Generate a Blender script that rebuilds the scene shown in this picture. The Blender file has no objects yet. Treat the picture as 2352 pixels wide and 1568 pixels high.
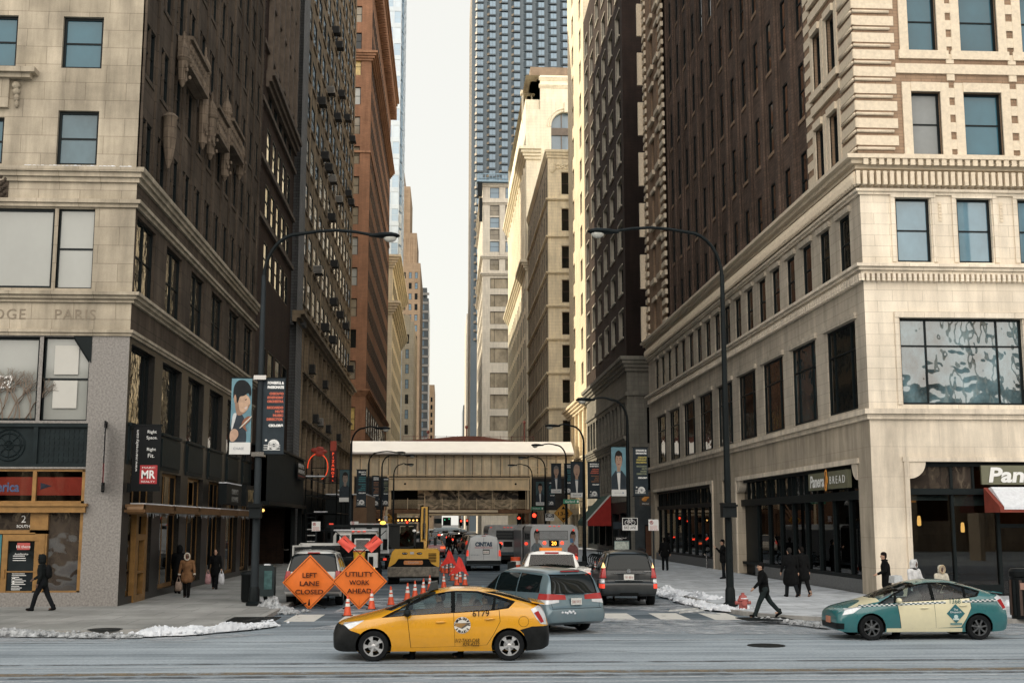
import bpy, bmesh, math, random
from mathutils import Vector, Matrix
random.seed(7)
PI=math.pi; R=math.radians
sc=bpy.context.scene; col=sc.collection
DATA=bpy.data
# ---------------------------------------------------------------- camera maths (survey of the photo)
FPX=2800.; EYE=2.70
PITCH=math.atan(418/FPX); YAW=math.atan(156/math.hypot(FPX,418))
_cp,_sp,_cy,_sy=math.cos(PITCH),math.sin(PITCH),math.cos(YAW),math.sin(YAW)
FW=Vector((_sy*_cp,_cy*_cp,_sp)); RT=Vector((_cy,-_sy,0)); UPV=Vector((-_sy*_sp,-_cy*_sp,_cp))
def ray(u,v): return FW+RT*((u-1176)/FPX)+UPV*((784-v)/FPX)
def G(u,v,z=0.0):
    d=ray(u,v); t=(z-EYE)/d.z; return (d.x*t,d.y*t)
def PY(u,v,Y):
    d=ray(u,v); t=Y/d.y; return (d.x*t,EYE+d.z*t)
def PX(u,v,X):
    d=ray(u,v); t=X/d.x; return (d.y*t,EYE+d.z*t)
def proj(p):
    p=Vector(p)-Vector((0,0,EYE)); dz=p.dot(FW)
    if dz<.1: return None
    return (1176+FPX*p.dot(RT)/dz, 784-FPX*p.dot(UPV)/dz, dz)
# ---------------------------------------------------------------- materials
MATS={}
def mat_base(name):
    m=DATA.materials.new(name); m.use_nodes=True; nt=m.node_tree
    b=nt.nodes['Principled BSDF']; MATS[name]=m
    return m,nt,b
def L(nt,a,ai,b,bi): nt.links.new(a.outputs[ai],b.inputs[bi])
def c4(c): return (c[0],c[1],c[2],1)
def noise_col(nt,c,amt,scale,stretch=(1,1,1),coord='pos',detail=5):
    """colour multiplied by a soft noise"""
    if coord=='pos':
        g=nt.nodes.new('ShaderNodeNewGeometry'); src=(g,'Position')
    else:
        g=nt.nodes.new('ShaderNodeTexCoord'); src=(g,'Object')
    mp=nt.nodes.new('ShaderNodeMapping'); mp.inputs['Scale'].default_value=stretch
    L(nt,src[0],src[1],mp,'Vector')
    n=nt.nodes.new('ShaderNodeTexNoise'); n.inputs['Scale'].default_value=scale; n.inputs['Detail'].default_value=detail; n.inputs['Roughness'].default_value=.65
    L(nt,mp,'Vector',n,'Vector')
    r=nt.nodes.new('ShaderNodeMapRange'); r.inputs['From Min'].default_value=.3; r.inputs['From Max'].default_value=.7
    r.inputs['To Min'].default_value=1-amt; r.inputs['To Max'].default_value=1+amt
    L(nt,n,0,r,0)
    return r,n
def mulc(nt,colsock,valnode,cfix=None):
    mx=nt.nodes.new('ShaderNodeVectorMath'); mx.operation='SCALE'
    if cfix is not None: mx.inputs[0].default_value=cfix
    else: nt.links.new(colsock,mx.inputs[0])
    L(nt,valnode,0,mx,'Scale')
    return mx
def bump(nt,b,node,out,strength=.3,dist=.02):
    bp=nt.nodes.new('ShaderNodeBump'); bp.inputs['Strength'].default_value=strength; bp.inputs['Distance'].default_value=dist
    L(nt,node,out,bp,'Height'); L(nt,bp,0,b,'Normal')
def plain(name,c,rough=.6,metal=0.,amt=.12,scale=6.,bmp=0.,spec=.5,stretch=(1,1,1),coord='pos',coat=0.):
    if name in MATS: return MATS[name]
    m,nt,b=mat_base(name)
    if max(c)<.06 and spec==.5: spec=.14
    b.inputs['Roughness'].default_value=rough; b.inputs['Metallic'].default_value=metal; b.inputs['Specular IOR Level'].default_value=spec
    if coat: b.inputs['Coat Weight'].default_value=coat; b.inputs['Coat Roughness'].default_value=.06
    if amt>0:
        r,n=noise_col(nt,c,amt,scale,stretch,coord); mx=mulc(nt,None,r,c); L(nt,mx,0,b,'Base Color')
        if bmp: bump(nt,b,n,0,bmp)
    else: b.inputs['Base Color'].default_value=c4(c)
    return m
def brick(name,c1,c2,mort,bw,bh,ms=.012,rough=.88,bmp=.35,stain=.25,streak=.2,sscale=.35):
    m,nt,b=mat_base(name); b.inputs['Roughness'].default_value=rough; b.inputs['Specular IOR Level'].default_value=.25
    uv=nt.nodes.new('ShaderNodeUVMap')
    br=nt.nodes.new('ShaderNodeTexBrick'); br.inputs['Scale'].default_value=1
    br.inputs['Color1'].default_value=c4(c1); br.inputs['Color2'].default_value=c4(c2); br.inputs['Mortar'].default_value=c4(mort)
    br.inputs['Mortar Size'].default_value=ms; br.inputs['Brick Width'].default_value=bw; br.inputs['Row Height'].default_value=bh; br.inputs['Mortar Smooth'].default_value=.3
    L(nt,uv,0,br,'Vector')
    r,n=noise_col(nt,None,stain,sscale); mx=mulc(nt,br.outputs['Color'],r)
    r2,n2=noise_col(nt,None,streak,2.2,(1,1,.12)); mx2=mulc(nt,mx.outputs[0],r2)
    r3,n3=noise_col(nt,None,.10,30.); mx3=mulc(nt,mx2.outputs[0],r3)
    L(nt,mx3,0,b,'Base Color')
    inv=nt.nodes.new('ShaderNodeMath'); inv.operation='SUBTRACT'; inv.inputs[0].default_value=1; L(nt,br,'Fac',inv,1)
    ad=nt.nodes.new('ShaderNodeMath'); ad.operation='MULTIPLY_ADD'; L(nt,n3,0,ad,0); ad.inputs[1].default_value=.25; L(nt,inv,0,ad,2)
    bump(nt,b,ad,0,bmp,.02)
    return m
def glass(name,c,rough=.03,ior=1.8,wavy=.0,wscale=1.2,amt=.35,nscale=.6):
    """dark building glass: tinted base colour with a sharp reflection"""
    m,nt,b=mat_base(name)
    b.inputs['Roughness'].default_value=rough; b.inputs['IOR'].default_value=ior; b.inputs['Specular IOR Level'].default_value=.5
    r,n=noise_col(nt,c,amt,nscale,(1,1,.7)); mx=mulc(nt,None,r,c); L(nt,mx,0,b,'Base Color')
    if wavy:
        g=nt.nodes.new('ShaderNodeNewGeometry'); nn=nt.nodes.new('ShaderNodeTexNoise'); nn.inputs['Scale'].default_value=wscale; nn.inputs['Detail'].default_value=2
        L(nt,g,'Position',nn,'Vector'); bump(nt,b,nn,0,wavy,.05)
    return m
def clear_glass(name,tint,trans,gloss_rough=.02,ior=1.5):
    m=DATA.materials.new(name); m.use_nodes=True; nt=m.node_tree; nt.nodes.clear(); MATS[name]=m
    o=nt.nodes.new('ShaderNodeOutputMaterial'); tr=nt.nodes.new('ShaderNodeBsdfTransparent'); tr.inputs[0].default_value=c4(tint)
    gl=nt.nodes.new('ShaderNodeBsdfGlossy'); gl.inputs['Roughness'].default_value=gloss_rough; gl.inputs[0].default_value=(1,1,1,1)
    fr=nt.nodes.new('ShaderNodeFresnel'); fr.inputs[0].default_value=ior
    tr.inputs[0].default_value=c4(tuple(q*trans for q in tint)); m0=tr
    mx=nt.nodes.new('ShaderNodeMixShader'); L(nt,fr,0,mx,0); L(nt,m0,0,mx,1); L(nt,gl,0,mx,2); L(nt,mx,0,o,0)
    return m
def emis(name,c,s):
    if name in MATS: return MATS[name]
    m,nt,b=mat_base(name); b.inputs['Base Color'].default_value=c4(c); b.inputs['Emission Color'].default_value=c4(c); b.inputs['Emission Strength'].default_value=s
    return m
# ---------------------------------------------------------------- mesh builder
class MB:
    def __init__(s): s.v=[]; s.f=[]; s.m=[]; s.seg=[]
    def add(s,vs,fs,mi=0):
        o=len(s.v); s.v+= [tuple(p) for p in vs]; f0=len(s.f)
        for f in fs: s.f.append([i+o for i in f]); s.m.append(mi)
        s.seg.append(((o,len(s.v)),(f0,len(s.f))))
    def pieces(s):
        out=[]; 
        for (a,b),(c,d) in s.seg:
            m=MB(); m.v=s.v[a:b]; m.f=[[i-a for i in f] for f in s.f[c:d]]; m.m=s.m[c:d]; out.append(m)
        return out
    def quad(s,a,b,c,d,mi=0): s.add([a,b,c,d],[[0,1,2,3]],mi)
    def box(s,x0,x1,y0,y1,z0,z1,mi=0):
        if x0>x1:x0,x1=x1,x0
        if y0>y1:y0,y1=y1,y0
        if z0>z1:z0,z1=z1,z0
        s.add([(x0,y0,z0),(x1,y0,z0),(x1,y1,z0),(x0,y1,z0),(x0,y0,z1),(x1,y0,z1),(x1,y1,z1),(x0,y1,z1)],
              [[3,2,1,0],[4,5,6,7],[0,1,5,4],[1,2,6,5],[2,3,7,6],[3,0,4,7]],mi)
    def tube(s,pts,rad,n=10,mi=0,caps=True):
        pts=[Vector(p) for p in pts]
        if not hasattr(rad,'__len__'): rad=[rad]*len(pts)
        t0=(pts[1]-pts[0]).normalized(); up=Vector((0,0,1)) if abs(t0.z)<.9 else Vector((1,0,0))
        a=t0.cross(up).normalized(); vs=[]; fs=[]
        for i,p in enumerate(pts):
            if i==0:t=pts[1]-pts[0]
            elif i==len(pts)-1:t=pts[-1]-pts[-2]
            else:t=(pts[i+1]-pts[i]).normalized()+(pts[i]-pts[i-1]).normalized()
            t.normalize(); a=(a-t*a.dot(t)); a.normalize(); b=t.cross(a)
            for k in range(n):
                q=2*PI*k/n; vs.append(p+a*(math.cos(q)*rad[i])+b*(math.sin(q)*rad[i]))
        for i in range(len(pts)-1):
            for k in range(n):
                k2=(k+1)%n; fs.append([i*n+k,i*n+k2,(i+1)*n+k2,(i+1)*n+k])
        if caps: fs.append(list(range(n))[::-1]); fs.append([(len(pts)-1)*n+k for k in range(n)])
        s.add(vs,fs,mi)
    def lathe(s,prof,n=16,c=(0,0,0),axis='z',mi=0,caps=True):
        """prof: (radius, height)"""
        vs=[];fs=[]
        for r,h in prof:
            for k in range(n):
                q=2*PI*k/n; x,y=r*math.cos(q),r*math.sin(q)
                if axis=='z': p=(x,y,h)
                elif axis=='y': p=(x,h,-y)
                else: p=(h,x,y)
                vs.append((p[0]+c[0],p[1]+c[1],p[2]+c[2]))
        for i in range(len(prof)-1):
            for k in range(n):
                k2=(k+1)%n; fs.append([i*n+k,i*n+k2,(i+1)*n+k2,(i+1)*n+k])
        if caps: fs.append(list(range(n))[::-1]); fs.append([(len(prof)-1)*n+k for k in range(n)])
        s.add(vs,fs,mi)
    def sphere(s,c,r,n=10,mi=0):
        if not hasattr(r,'__len__'): r=(r,r,r)
        vs=[];fs=[]; m=max(4,n//2+1)
        for i in range(m+1):
            a=PI*i/m
            for k in range(n):
                q=2*PI*k/n; vs.append((c[0]+r[0]*math.sin(a)*math.cos(q),c[1]+r[1]*math.sin(a)*math.sin(q),c[2]+r[2]*math.cos(a)))
        for i in range(m):
            for k in range(n):
                k2=(k+1)%n; fs.append([i*n+k,(i+1)*n+k,(i+1)*n+k2,i*n+k2])
        s.add(vs,fs,mi)
    def prism(s,poly,y0,y1,mi=0,axes='xz'):
        """extrude polygon given in (x,z) along y (or other axes)"""
        n=len(poly)
        def P(a,b,t): return (a,t,b) if axes=='xz' else ((t,a,b) if axes=='yz' else (a,b,t))
        vs=[P(a,b,y0) for a,b in poly]+[P(a,b,y1) for a,b in poly]
        fs=[list(range(n)),list(range(2*n-1,n-1,-1))]
        for i in range(n):
            j=(i+1)%n; fs.append([i,i+n,j+n,j])
        s.add(vs,fs,mi)
    def mesh(s,name,mats,smooth=False):
        me=DATA.meshes.new(name); me.from_pydata(s.v,[],s.f); 
        if not isinstance(mats,(list,tuple)): mats=[mats]
        for m in mats: me.materials.append(m)
        me.polygons.foreach_set('material_index',s.m)
        if smooth: me.polygons.foreach_set('use_smooth',[True]*len(s.f))
        bm=bmesh.new(); bm.from_mesh(me); bmesh.ops.recalc_face_normals(bm,faces=bm.faces) if smooth=='fix' or s.fix else None
        bm.to_mesh(me); bm.free()
        boxuv(me)
        return me
    fix=True
    def build(s,name,mats,parent=None,loc=(0,0,0),rotz=0.,smooth=False,auto=None):
        me=s.mesh(name,mats,smooth)
        if auto is not None: smooth_angle(me,auto)
        return link(name,me,parent,loc,rotz)
def boxuv(me):
    uv=me.uv_layers.new(name='UVMap'); vs=me.vertices; data=uv.data
    for p in me.polygons:
        n=p.normal; ax,ay,az=abs(n.x),abs(n.y),abs(n.z)
        for li in p.loop_indices:
            c=vs[me.loops[li].vertex_index].co
            if az>ax and az>ay: data[li].uv=(c.x,c.y)
            elif ax>ay: data[li].uv=(c.y,c.z)
            else: data[li].uv=(c.x,c.z)
def smooth_angle(me,deg):
    me.polygons.foreach_set('use_smooth',[True]*len(me.polygons))
    bm=bmesh.new(); bm.from_mesh(me); a=R(deg)
    for e in bm.edges:
        if len(e.link_faces)==2 and e.calc_face_angle(0)>a: e.smooth=False
    bm.to_mesh(me); bm.free()
def link(name,me,parent=None,loc=(0,0,0),rotz=0.):
    o=DATA.objects.new(name,me); col.objects.link(o); o.location=loc
    if rotz: o.rotation_euler=(0,0,rotz)
    if parent: o.parent=parent
    return o
def tag(o,label=None,cat=None,group=None,kind=None):
    if label: o['label']=label
    if cat: o['category']=cat
    if group: o['group']=group
    if kind: o['kind']=kind
    return o
def empty(name,loc,label,cat,group=None,rotz=0.):
    o=DATA.objects.new(name,None); col.objects.link(o); o.location=loc; o.rotation_euler=(0,0,rotz); o.empty_display_size=.2
    return tag(o,label,cat,group)
def copy_tree(o,parent=None):
    c=o.copy(); col.objects.link(c); c.parent=parent
    for ch in list(o.children): copy_tree(ch,c)
    return c
def struct(name,mb,mats,**k):
    o=mb.build(name,mats,**k); o['kind']='structure'; return o
_dg=None
TMP=DATA.scenes.new('workbench_scene')
def evald(o):
    """evaluated mesh of an object with modifiers, worked out in an empty side scene (fast)"""
    for c in list(o.users_collection): c.objects.unlink(o)
    TMP.collection.objects.link(o)
    with bpy.context.temp_override(scene=TMP,view_layer=TMP.view_layers[0]): dg=bpy.context.evaluated_depsgraph_get(); dg.update()
    return DATA.meshes.new_from_object(o.evaluated_get(dg))
TXT={}
def text_mesh(body,size=1.,align='CENTER',extrude=.004,shear=0.,bold=0.,sx=1.,space=1.,line=1.,w=None,h=None):
    cu=DATA.curves.new('lettering','FONT'); cu.body=body; cu.size=size; cu.align_x=align; cu.extrude=extrude; cu.shear=shear; cu.offset=bold
    cu.space_character=space; cu.space_line=line; cu.resolution_u=3
    o=DATA.objects.new('tmp',cu); col.objects.link(o); me=evald(o); DATA.objects.remove(o); DATA.curves.remove(cu)
    me.name='lettering'
    xs=[v.co.x for v in me.vertices]; ys=[v.co.y for v in me.vertices]
    if not xs: return me
    cx=(min(xs)+max(xs))/2; cy=(min(ys)+max(ys))/2; kx=sx; ky=1.
    if w: kx=w/(max(xs)-min(xs))
    if h: ky=h/(max(ys)-min(ys))
    if w and not h: ky=kx
    if h and not w: kx=ky*sx
    for v in me.vertices: v.co=((v.co.x-cx)*kx,(v.co.y-cy)*ky,v.co.z)
    return me
def put_text(body,mat,parent,origin,xd,yd,name='lettering',**k):
    me=text_mesh(body,**k); me.materials.clear(); me.materials.append(mat)
    for p in me.polygons: p.material_index=0
    o=DATA.objects.new(name,me); col.objects.link(o); o.parent=parent
    x=Vector(xd).normalized(); y=Vector(yd).normalized(); z=x.cross(y)
    o.matrix_local=Matrix(((x.x,y.x,z.x,origin[0]),(x.y,y.y,z.y,origin[1]),(x.z,y.z,z.z,origin[2]),(0,0,0,1)))
    return o
# ---------------------------------------------------------------- common materials
C=lambda r,g,b:tuple(((x/255+.055)/1.055)**2.4 if x>10 else x/255/12.92 for x in (r,g,b))
M_black=plain('black_metal',(.005,.0065,.007),.45,0,.2,3)
M_dark=plain('dark_paint',(.009,.012,.013),.5,0,.2,3)
M_rubber=plain('rubber',(.010,.011,.012),.85,0,.3,8)
M_under=plain('underbody',(.005,.006,.006),.9,0,0)
M_white=plain('white_paint',(.75,.75,.73),.4,0,.06,5)
M_snow=plain('snow_mat',(.68,.70,.73),.8,0,.12,7,.6)
M_chrome=plain('chrome',(.55,.55,.55),.18,1,0)
M_alloy=plain('alloy',(.62,.62,.62),.3,.6,.08,9)
M_plate=plain('plate',(.62,.62,.58),.5,0,.1,20)
M_red_lens=plain('red_lens',(.38,.02,.02),.15,0,.1,10)
M_clear_lens=plain('clear_lens',(.62,.64,.66),.12,.2,.15,14)
M_amber_lens=plain('amber_lens',(.75,.22,.03),.15,0,.1,10)
M_brake=emis('brake_glow',(1,.05,.02),3.0)
M_brake2=emis('brake_dim',(.8,.06,.03),.55)
M_amber=emis('amber_glow',(1,.42,.05),4.)
M_glow=emis('warm_glow',(1,.55,.15),2.2)
M_head=emis('headlight_glow',(1,.9,.75),4.)
M_green=emis('green_glow',(.1,.9,.4),.8)
M_ink=plain('black_ink',(.006,.007,.008),.5,0,0)
M_wtext=plain('white_ink',(.78,.78,.76),.5,0,0)
M_cglass=glass('car_glass',(.006,.010,.011),.03,1.38,0,amt=.1)
# ---------------------------------------------------------------- world, sun, camera
TO_SUN=Vector((-.88,.22,.46)).normalized()
w=DATA.worlds.new('World'); sc.world=w; w.use_nodes=True; nt=w.node_tree; nt.nodes.clear()
out=nt.nodes.new('ShaderNodeOutputWorld')
sky=nt.nodes.new('ShaderNodeTexSky'); sky.sky_type='NISHITA'; sky.sun_disc=False
sky.sun_elevation=math.asin(TO_SUN.z); sky.sun_rotation=math.atan2(TO_SUN.x,TO_SUN.y); sky.dust_density=3.; sky.air_density=1.2
bg1=nt.nodes.new('ShaderNodeBackground'); bg1.inputs[1].default_value=.03; L(nt,sky,0,bg1,0)
tc=nt.nodes.new('ShaderNodeTexCoord'); sx_=nt.nodes.new('ShaderNodeSeparateXYZ'); L(nt,tc,'Generated',sx_,0)
# thin winter overcast: milky towards the street, brighter over the open park behind the viewer
ra=nt.nodes.new('ShaderNodeMapRange'); L(nt,sx_,'Y',ra,0); ra.inputs[1].default_value=-1; ra.inputs[2].default_value=1
rz=nt.nodes.new('ShaderNodeMapRange'); rz.interpolation_type='SMOOTHSTEP'; L(nt,sx_,'Z',rz,0); rz.inputs[1].default_value=.72; rz.inputs[2].default_value=1.; rz.inputs[3].default_value=0; rz.inputs[4].default_value=1
m1=nt.nodes.new('ShaderNodeValToRGB'); m1.color_ramp.interpolation='EASE'; e=m1.color_ramp.elements
e[0].position=0; e[0].color=(2.7,2.48,2.2,1); e[1].position=1; e[1].color=(.87,.85,.775,1)
for p_,c_ in ((.20,(2.75,2.58,2.36,1)),(.42,(.30,.305,.30,1)),(.62,(.30,.305,.30,1)),(.9,(.87,.85,.775,1))): q_=e.new(p_); q_.color=c_
L(nt,ra,0,m1,0)
m2=nt.nodes.new('ShaderNodeMix'); m2.data_type='RGBA'; L(nt,m1,0,m2,6); m2.inputs[7].default_value=(.72,.86,.95,1); L(nt,rz,0,m2,0)
bg2=nt.nodes.new('ShaderNodeBackground'); L(nt,m2,2,bg2,0); bg2.inputs[1].default_value=1.
ads=nt.nodes.new('ShaderNodeAddShader'); L(nt,bg1,0,ads,0); L(nt,bg2,0,ads,1); L(nt,ads,0,out,0)
sl=DATA.lights.new('sun','SUN'); sl.energy=5.; sl.angle=R(.6); sl.color=(1,.88,.68)
so=DATA.objects.new('sun',sl); col.objects.link(so); so.rotation_euler=(-TO_SUN).to_track_quat('-Z','Y').to_euler()
cam=DATA.cameras.new('camera'); cam.sensor_width=36; cam.lens=FPX/2352*36; cam.clip_end=6000; cam.clip_start=.1
co=DATA.objects.new('camera',cam); col.objects.link(co); co.location=(0,0,EYE); co.rotation_euler=(PI/2+PITCH,0,-YAW); sc.camera=co
sc.view_settings.view_transform='Standard'; sc.view_settings.look='None'; sc.view_settings.exposure=0
sc.cycles.max_bounces=6; sc.cycles.diffuse_bounces=3; sc.cycles.glossy_bounces=3; sc.cycles.transparent_max_bounces=8; sc.cycles.caustics_reflective=False; sc.cycles.caustics_refractive=False
sc.cycles.sample_clamp_indirect=6
# ================================================================ GROUND
KL,KR=-5.0,8.7            # Adams street kerbs
YKL,YKR=30.9,33.3         # Michigan avenue kerbs
SW=.12
def road_mat():
    m,nt,b=mat_base('asphalt'); b.inputs['Roughness'].default_value=.85; b.inputs['Specular IOR Level'].default_value=.12
    g=nt.nodes.new('ShaderNodeNewGeometry')
    def nz(scale,st,detail=6):
        mp=nt.nodes.new('ShaderNodeMapping'); mp.inputs['Scale'].default_value=st; L(nt,g,'Position',mp,0)
        n=nt.nodes.new('ShaderNodeTexNoise'); n.inputs['Scale'].default_value=scale; n.inputs['Detail'].default_value=detail; n.inputs['Roughness'].default_value=.62; L(nt,mp,0,n,'Vector'); return n
    n1=nz(.6,(.12,1.5,1)); n2=nz(.35,(1,1,1)); n3=nz(14,(1,1,1)); n4=nz(3.,(.05,1.2,1))
    r=nt.nodes.new('ShaderNodeValToRGB'); e=r.color_ramp.elements
    e[0].position=.33; e[0].color=c4((.085,.108,.125)); e[1].position=.66; e[1].color=c4((.36,.405,.44))
    a=nt.nodes.new('ShaderNodeMath'); a.operation='ADD'; L(nt,n1,0,a,0); L(nt,n4,0,a,1)
    h=nt.nodes.new('ShaderNodeMath'); h.operation='MULTIPLY'; L(nt,a,0,h,0); h.inputs[1].default_value=.5
    # wheel-polished, salted carriageway of the avenue is pale; the side street is set darker
    sp=nt.nodes.new('ShaderNodeSeparateXYZ'); L(nt,g,'Position',sp,0)
    mr=nt.nodes.new('ShaderNodeMapRange'); mr.interpolation_type='SMOOTHSTEP'; L(nt,sp,'Y',mr,0); mr.inputs[1].default_value=36.; mr.inputs[2].default_value=29.; mr.inputs[3].default_value=-.13; mr.inputs[4].default_value=.09
    ad=nt.nodes.new('ShaderNodeMath'); ad.operation='ADD'; L(nt,h,0,ad,0); L(nt,mr,0,ad,1)
    ad2=nt.nodes.new('ShaderNodeMath'); ad2.operation='MULTIPLY_ADD'; L(nt,n2,0,ad2,0); ad2.inputs[1].default_value=.35; L(nt,ad,0,ad2,2)
    sb=nt.nodes.new('ShaderNodeMath'); sb.operation='SUBTRACT'; L(nt,ad2,0,sb,0); sb.inputs[1].default_value=.175
    L(nt,sb,0,r,0)
    r3=nt.nodes.new('ShaderNodeMapRange'); r3.inputs[1].default_value=.3; r3.inputs[2].default_value=.7; r3.inputs[3].default_value=.8; r3.inputs[4].default_value=1.2; L(nt,n3,0,r3,0)
    mx=mulc(nt,r.outputs[0],r3); L(nt,mx,0,b,'Base Color'); bump(nt,b,n3,0,.25,.01)
    return m
M_road=road_mat()
M_side=brick('sidewalk_slabs',(.25,.25,.235),(.30,.295,.28),(.13,.13,.125),1.5,1.5,.012,.85,.25,.30,.0,.5)
M_sideR=brick('sidewalk_snowy',(.42,.44,.46),(.50,.52,.54),(.26,.27,.28),1.4,1.4,.02,.85,.3,.30,.0,1.1)
M_kerb=plain('kerb_stone',(.30,.29,.27),.85,0,.25,3,.3)
M_mark=plain('worn_white_paint',(.42,.42,.40),.7,0,.35,5)
def wear_mat(name,c,th,scale=4.,soft=.08):
    """worn paint or dusted salt: patches let the surface below show"""
    m,nt,b=mat_base(name); b.inputs['Roughness'].default_value=.8
    g=nt.nodes.new('ShaderNodeNewGeometry'); n=nt.nodes.new('ShaderNodeTexNoise'); n.inputs['Scale'].default_value=scale; n.inputs['Detail'].default_value=8; n.inputs['Roughness'].default_value=.7; L(nt,g,'Position',n,'Vector')
    r=nt.nodes.new('ShaderNodeMapRange'); r.inputs[1].default_value=th-soft; r.inputs[2].default_value=th+soft; L(nt,n,0,r,0)
    b.inputs['Base Color'].default_value=c4(c); L(nt,r,0,b,'Alpha'); return m
M_wear=wear_mat('crosswalk_paint',(.60,.58,.53),.34,3.)
M_salt=wear_mat('salt_dust',(.42,.44,.46),.50,1.6,.16)
mb=MB(); S=2600; mb.quad((-S,-120,-.02),(S,-120,-.02),(S,S,-.02),(-S,S,-.02)); struct('ground',mb,plain('far_ground',(.12,.12,.12),.9,0,.2,.1))
mb=MB()
mb.quad((-300,-60,0),(300,-60,0),(300,YKL+3,0),(-300,YKL+3,0)); mb.quad((-6.,YKL+3,0),(18,YKL+3,0),(18,900,0),(-6.,900,0)); 
mb.quad((-200,134,0.001),(-6,134,0.001),(-6,157,0.001),(-200,157,0.001)); mb.quad((18,150,0.001),(200,150,0.001),(200,164,0.001),(18,164,0.001))
struct('road',mb,M_road)
def arc(cx,cy,r,a0,a1,n=12): return [(cx+r*math.cos(R(a0+(a1-a0)*i/n)),cy+r*math.sin(R(a0+(a1-a0)*i/n))) for i in range(n+1)]
def pave(name,poly,m,kerb):
    mb=MB(); n=len(poly); mb.add([(x,y,SW) for x,y in poly],[list(range(n))],0); struct(name,mb,m)
    mb=MB(); k=[Vector((x,y,0)) for x,y in kerb]
    for i in range(len(k)-1):
        a,b=k[i],k[i+1]; nrm=Vector((b.y-a.y,-(b.x-a.x),0)).normalized()*.16
        if kerb_sign[name]<0: nrm=-nrm
        mb.quad(a+Vector((0,0,SW+.006)),b+Vector((0,0,SW+.006)),b+nrm+Vector((0,0,SW+.006)),a+nrm+Vector((0,0,SW+.006)))
        mb.quad(a,b,b+Vector((0,0,SW+.006)),a+Vector((0,0,SW+.006)))
    struct('kerb',mb,M_kerb)
kerb_sign={'sidewalk_left':-1,'sidewalk_right':1}
rl=4.2; kl=[(-200,YKL)]+arc(KL-rl,YKL+rl,rl,-90,0)+[(KL,131.5)]
pave('sidewalk_left',kl+[(-12,131.5),(-12,42),(-200,42)],M_side,kl)
rr=4.6; kr=[(200,YKR)]+arc(KR+rr,YKR+rr,rr,-90,-180)+[(KR,149)]
pave('sidewalk_right',kr+[(17,149),(17,46),(200,46)],M_sideR,kr)
mb=MB(); mb.box(-13,KL,158,900,0,SW); struct('sidewalk_far_left',mb,M_side)
mb=MB(); mb.box(KR,20,165,900,0,SW); struct('sidewalk_far_right',mb,M_side)
# crosswalk bars over Adams street, stop line, salt, seams, worn lane lines on the avenue
mb=MB()
for i in range(9):
    x=KL+.55+i*1.52; 
    if 3<i<5: continue
    sk=.35
    mb.quad((x,35.0,.006),(x+.85,35.0,.006),(x+.85+sk-.3,37.7,.006),(x+sk-.3,37.7,.006))
struct('crosswalk_marking',mb,M_wear)
mb=MB(); mb.quad((-3.4,38.2,.010),(-.5,38.2,.010),(-.8,46,.010),(-3.0,46,.010)); mb.quad((-3.6,32.4,.010),(1.5,32.0,.010),(2.5,34.6,.010),(-2.6,34.6,.010)); mb.quad((1,31,.012),(18,29.5,.012),(17,33,.012),(3,36,.012))
mb.quad((KR-3.6,40,.011),(KR-.4,36.8,.011),(KR-.4,44,.011),(KR-3,46,.011)); mb.quad((-30,29.4,.011),(-6,29.4,.011),(-4,31.2,.011),(-30,30.9,.011))
struct('salt_film',mb,M_salt)
mb=MB(); mb.quad((-60,22.85,.006),(60,22.85,.006),(60,23.25,.006),(-60,23.25,.006)); struct('worn_lane_line',mb,wear_mat('ochre_line',(.20,.155,.10),.46,3.,.14))
mb=MB()
for y,h_ in ((24.05,.07),(22.1,.12),(21.6,.09),(29.15,.05)): mb.quad((-60,y,.007),(60,y,.007),(60,y+h_,.007),(-60,y+h_,.007))
struct('tyre_salt_line',mb,wear_mat('pale_line',(.5,.52,.54),.44,2.,.12))
mb=MB()
for y,h_ in ((22.4,.28),(24.5,.2),(29.0,.07)): mb.quad((-60,y,.0085),(60,y,.0085),(60,y+h_,.0085),(-60,y+h_,.0085))
struct('tyre_track',mb,wear_mat('dark_track',(.085,.09,.095),.5,1.6,.16))
# bike-lane arrow paint by the kerb
mb=MB(); mb.tube([(7.2,37.6,.012),(8.2,38.6,.012)],.05,4); mb.tube([(7.0,38.3,.012),(8.1,39.3,.012)],.05,4); struct('bike_marking',mb,M_mark)
def disc(name,x,y,r,label,m,z,cat):
    mb=MB(); mb.lathe([(r,z),(r,z+.012),(r-.04,z+.016),(r-.06,z+.01)],24); o=mb.build(name,m,loc=(x,y,0)); return tag(o,label,cat)
disc('manhole_cover',*G(885,1492)[:1],G(885,1492)[1]+2.3,.36,'round iron manhole cover in the avenue behind the yellow taxi',M_dark,.002,'manhole cover')
p=G(1760,1482); disc('manhole_cover',p[0],p[1],.42,'round iron manhole cover in front of the green and cream taxi',M_dark,.002,'manhole cover')
p=G(255,1450,SW); 
disc('manhole_cover',p[0]-.3,p[1]+.6,.42,'dark round lid set in the left sidewalk near the snow',M_dark,SW+.002,'manhole cover')
def grate(x,y,w,h,rot,label):
    mb=MB(); n=int(w/.07)
    for i in range(n): mb.box(i*.07,i*.07+.035,0,h,0,.015)
    mb.box(-.05,0,-.05,h+.05,0,.02); mb.box(n*.07,n*.07+.05,-.05,h+.05,0,.02); mb.box(0,n*.07,-.05,0,0,.02); mb.box(0,n*.07,h,h+.05,0,.02)
    o=mb.build('sidewalk_grate',M_dark,loc=(x,y,SW+.004),rotz=rot); tag(o,label,'grate')
p=G(520,1428,SW); grate(p[0],p[1],1.2,1.5,.0,'ribbed steel grate in the left sidewalk corner')
p=G(1720,1425,SW); grate(p[0],p[1],1.3,.9,.1,'ribbed ramp plate at the right kerb under the walking man')
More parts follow.
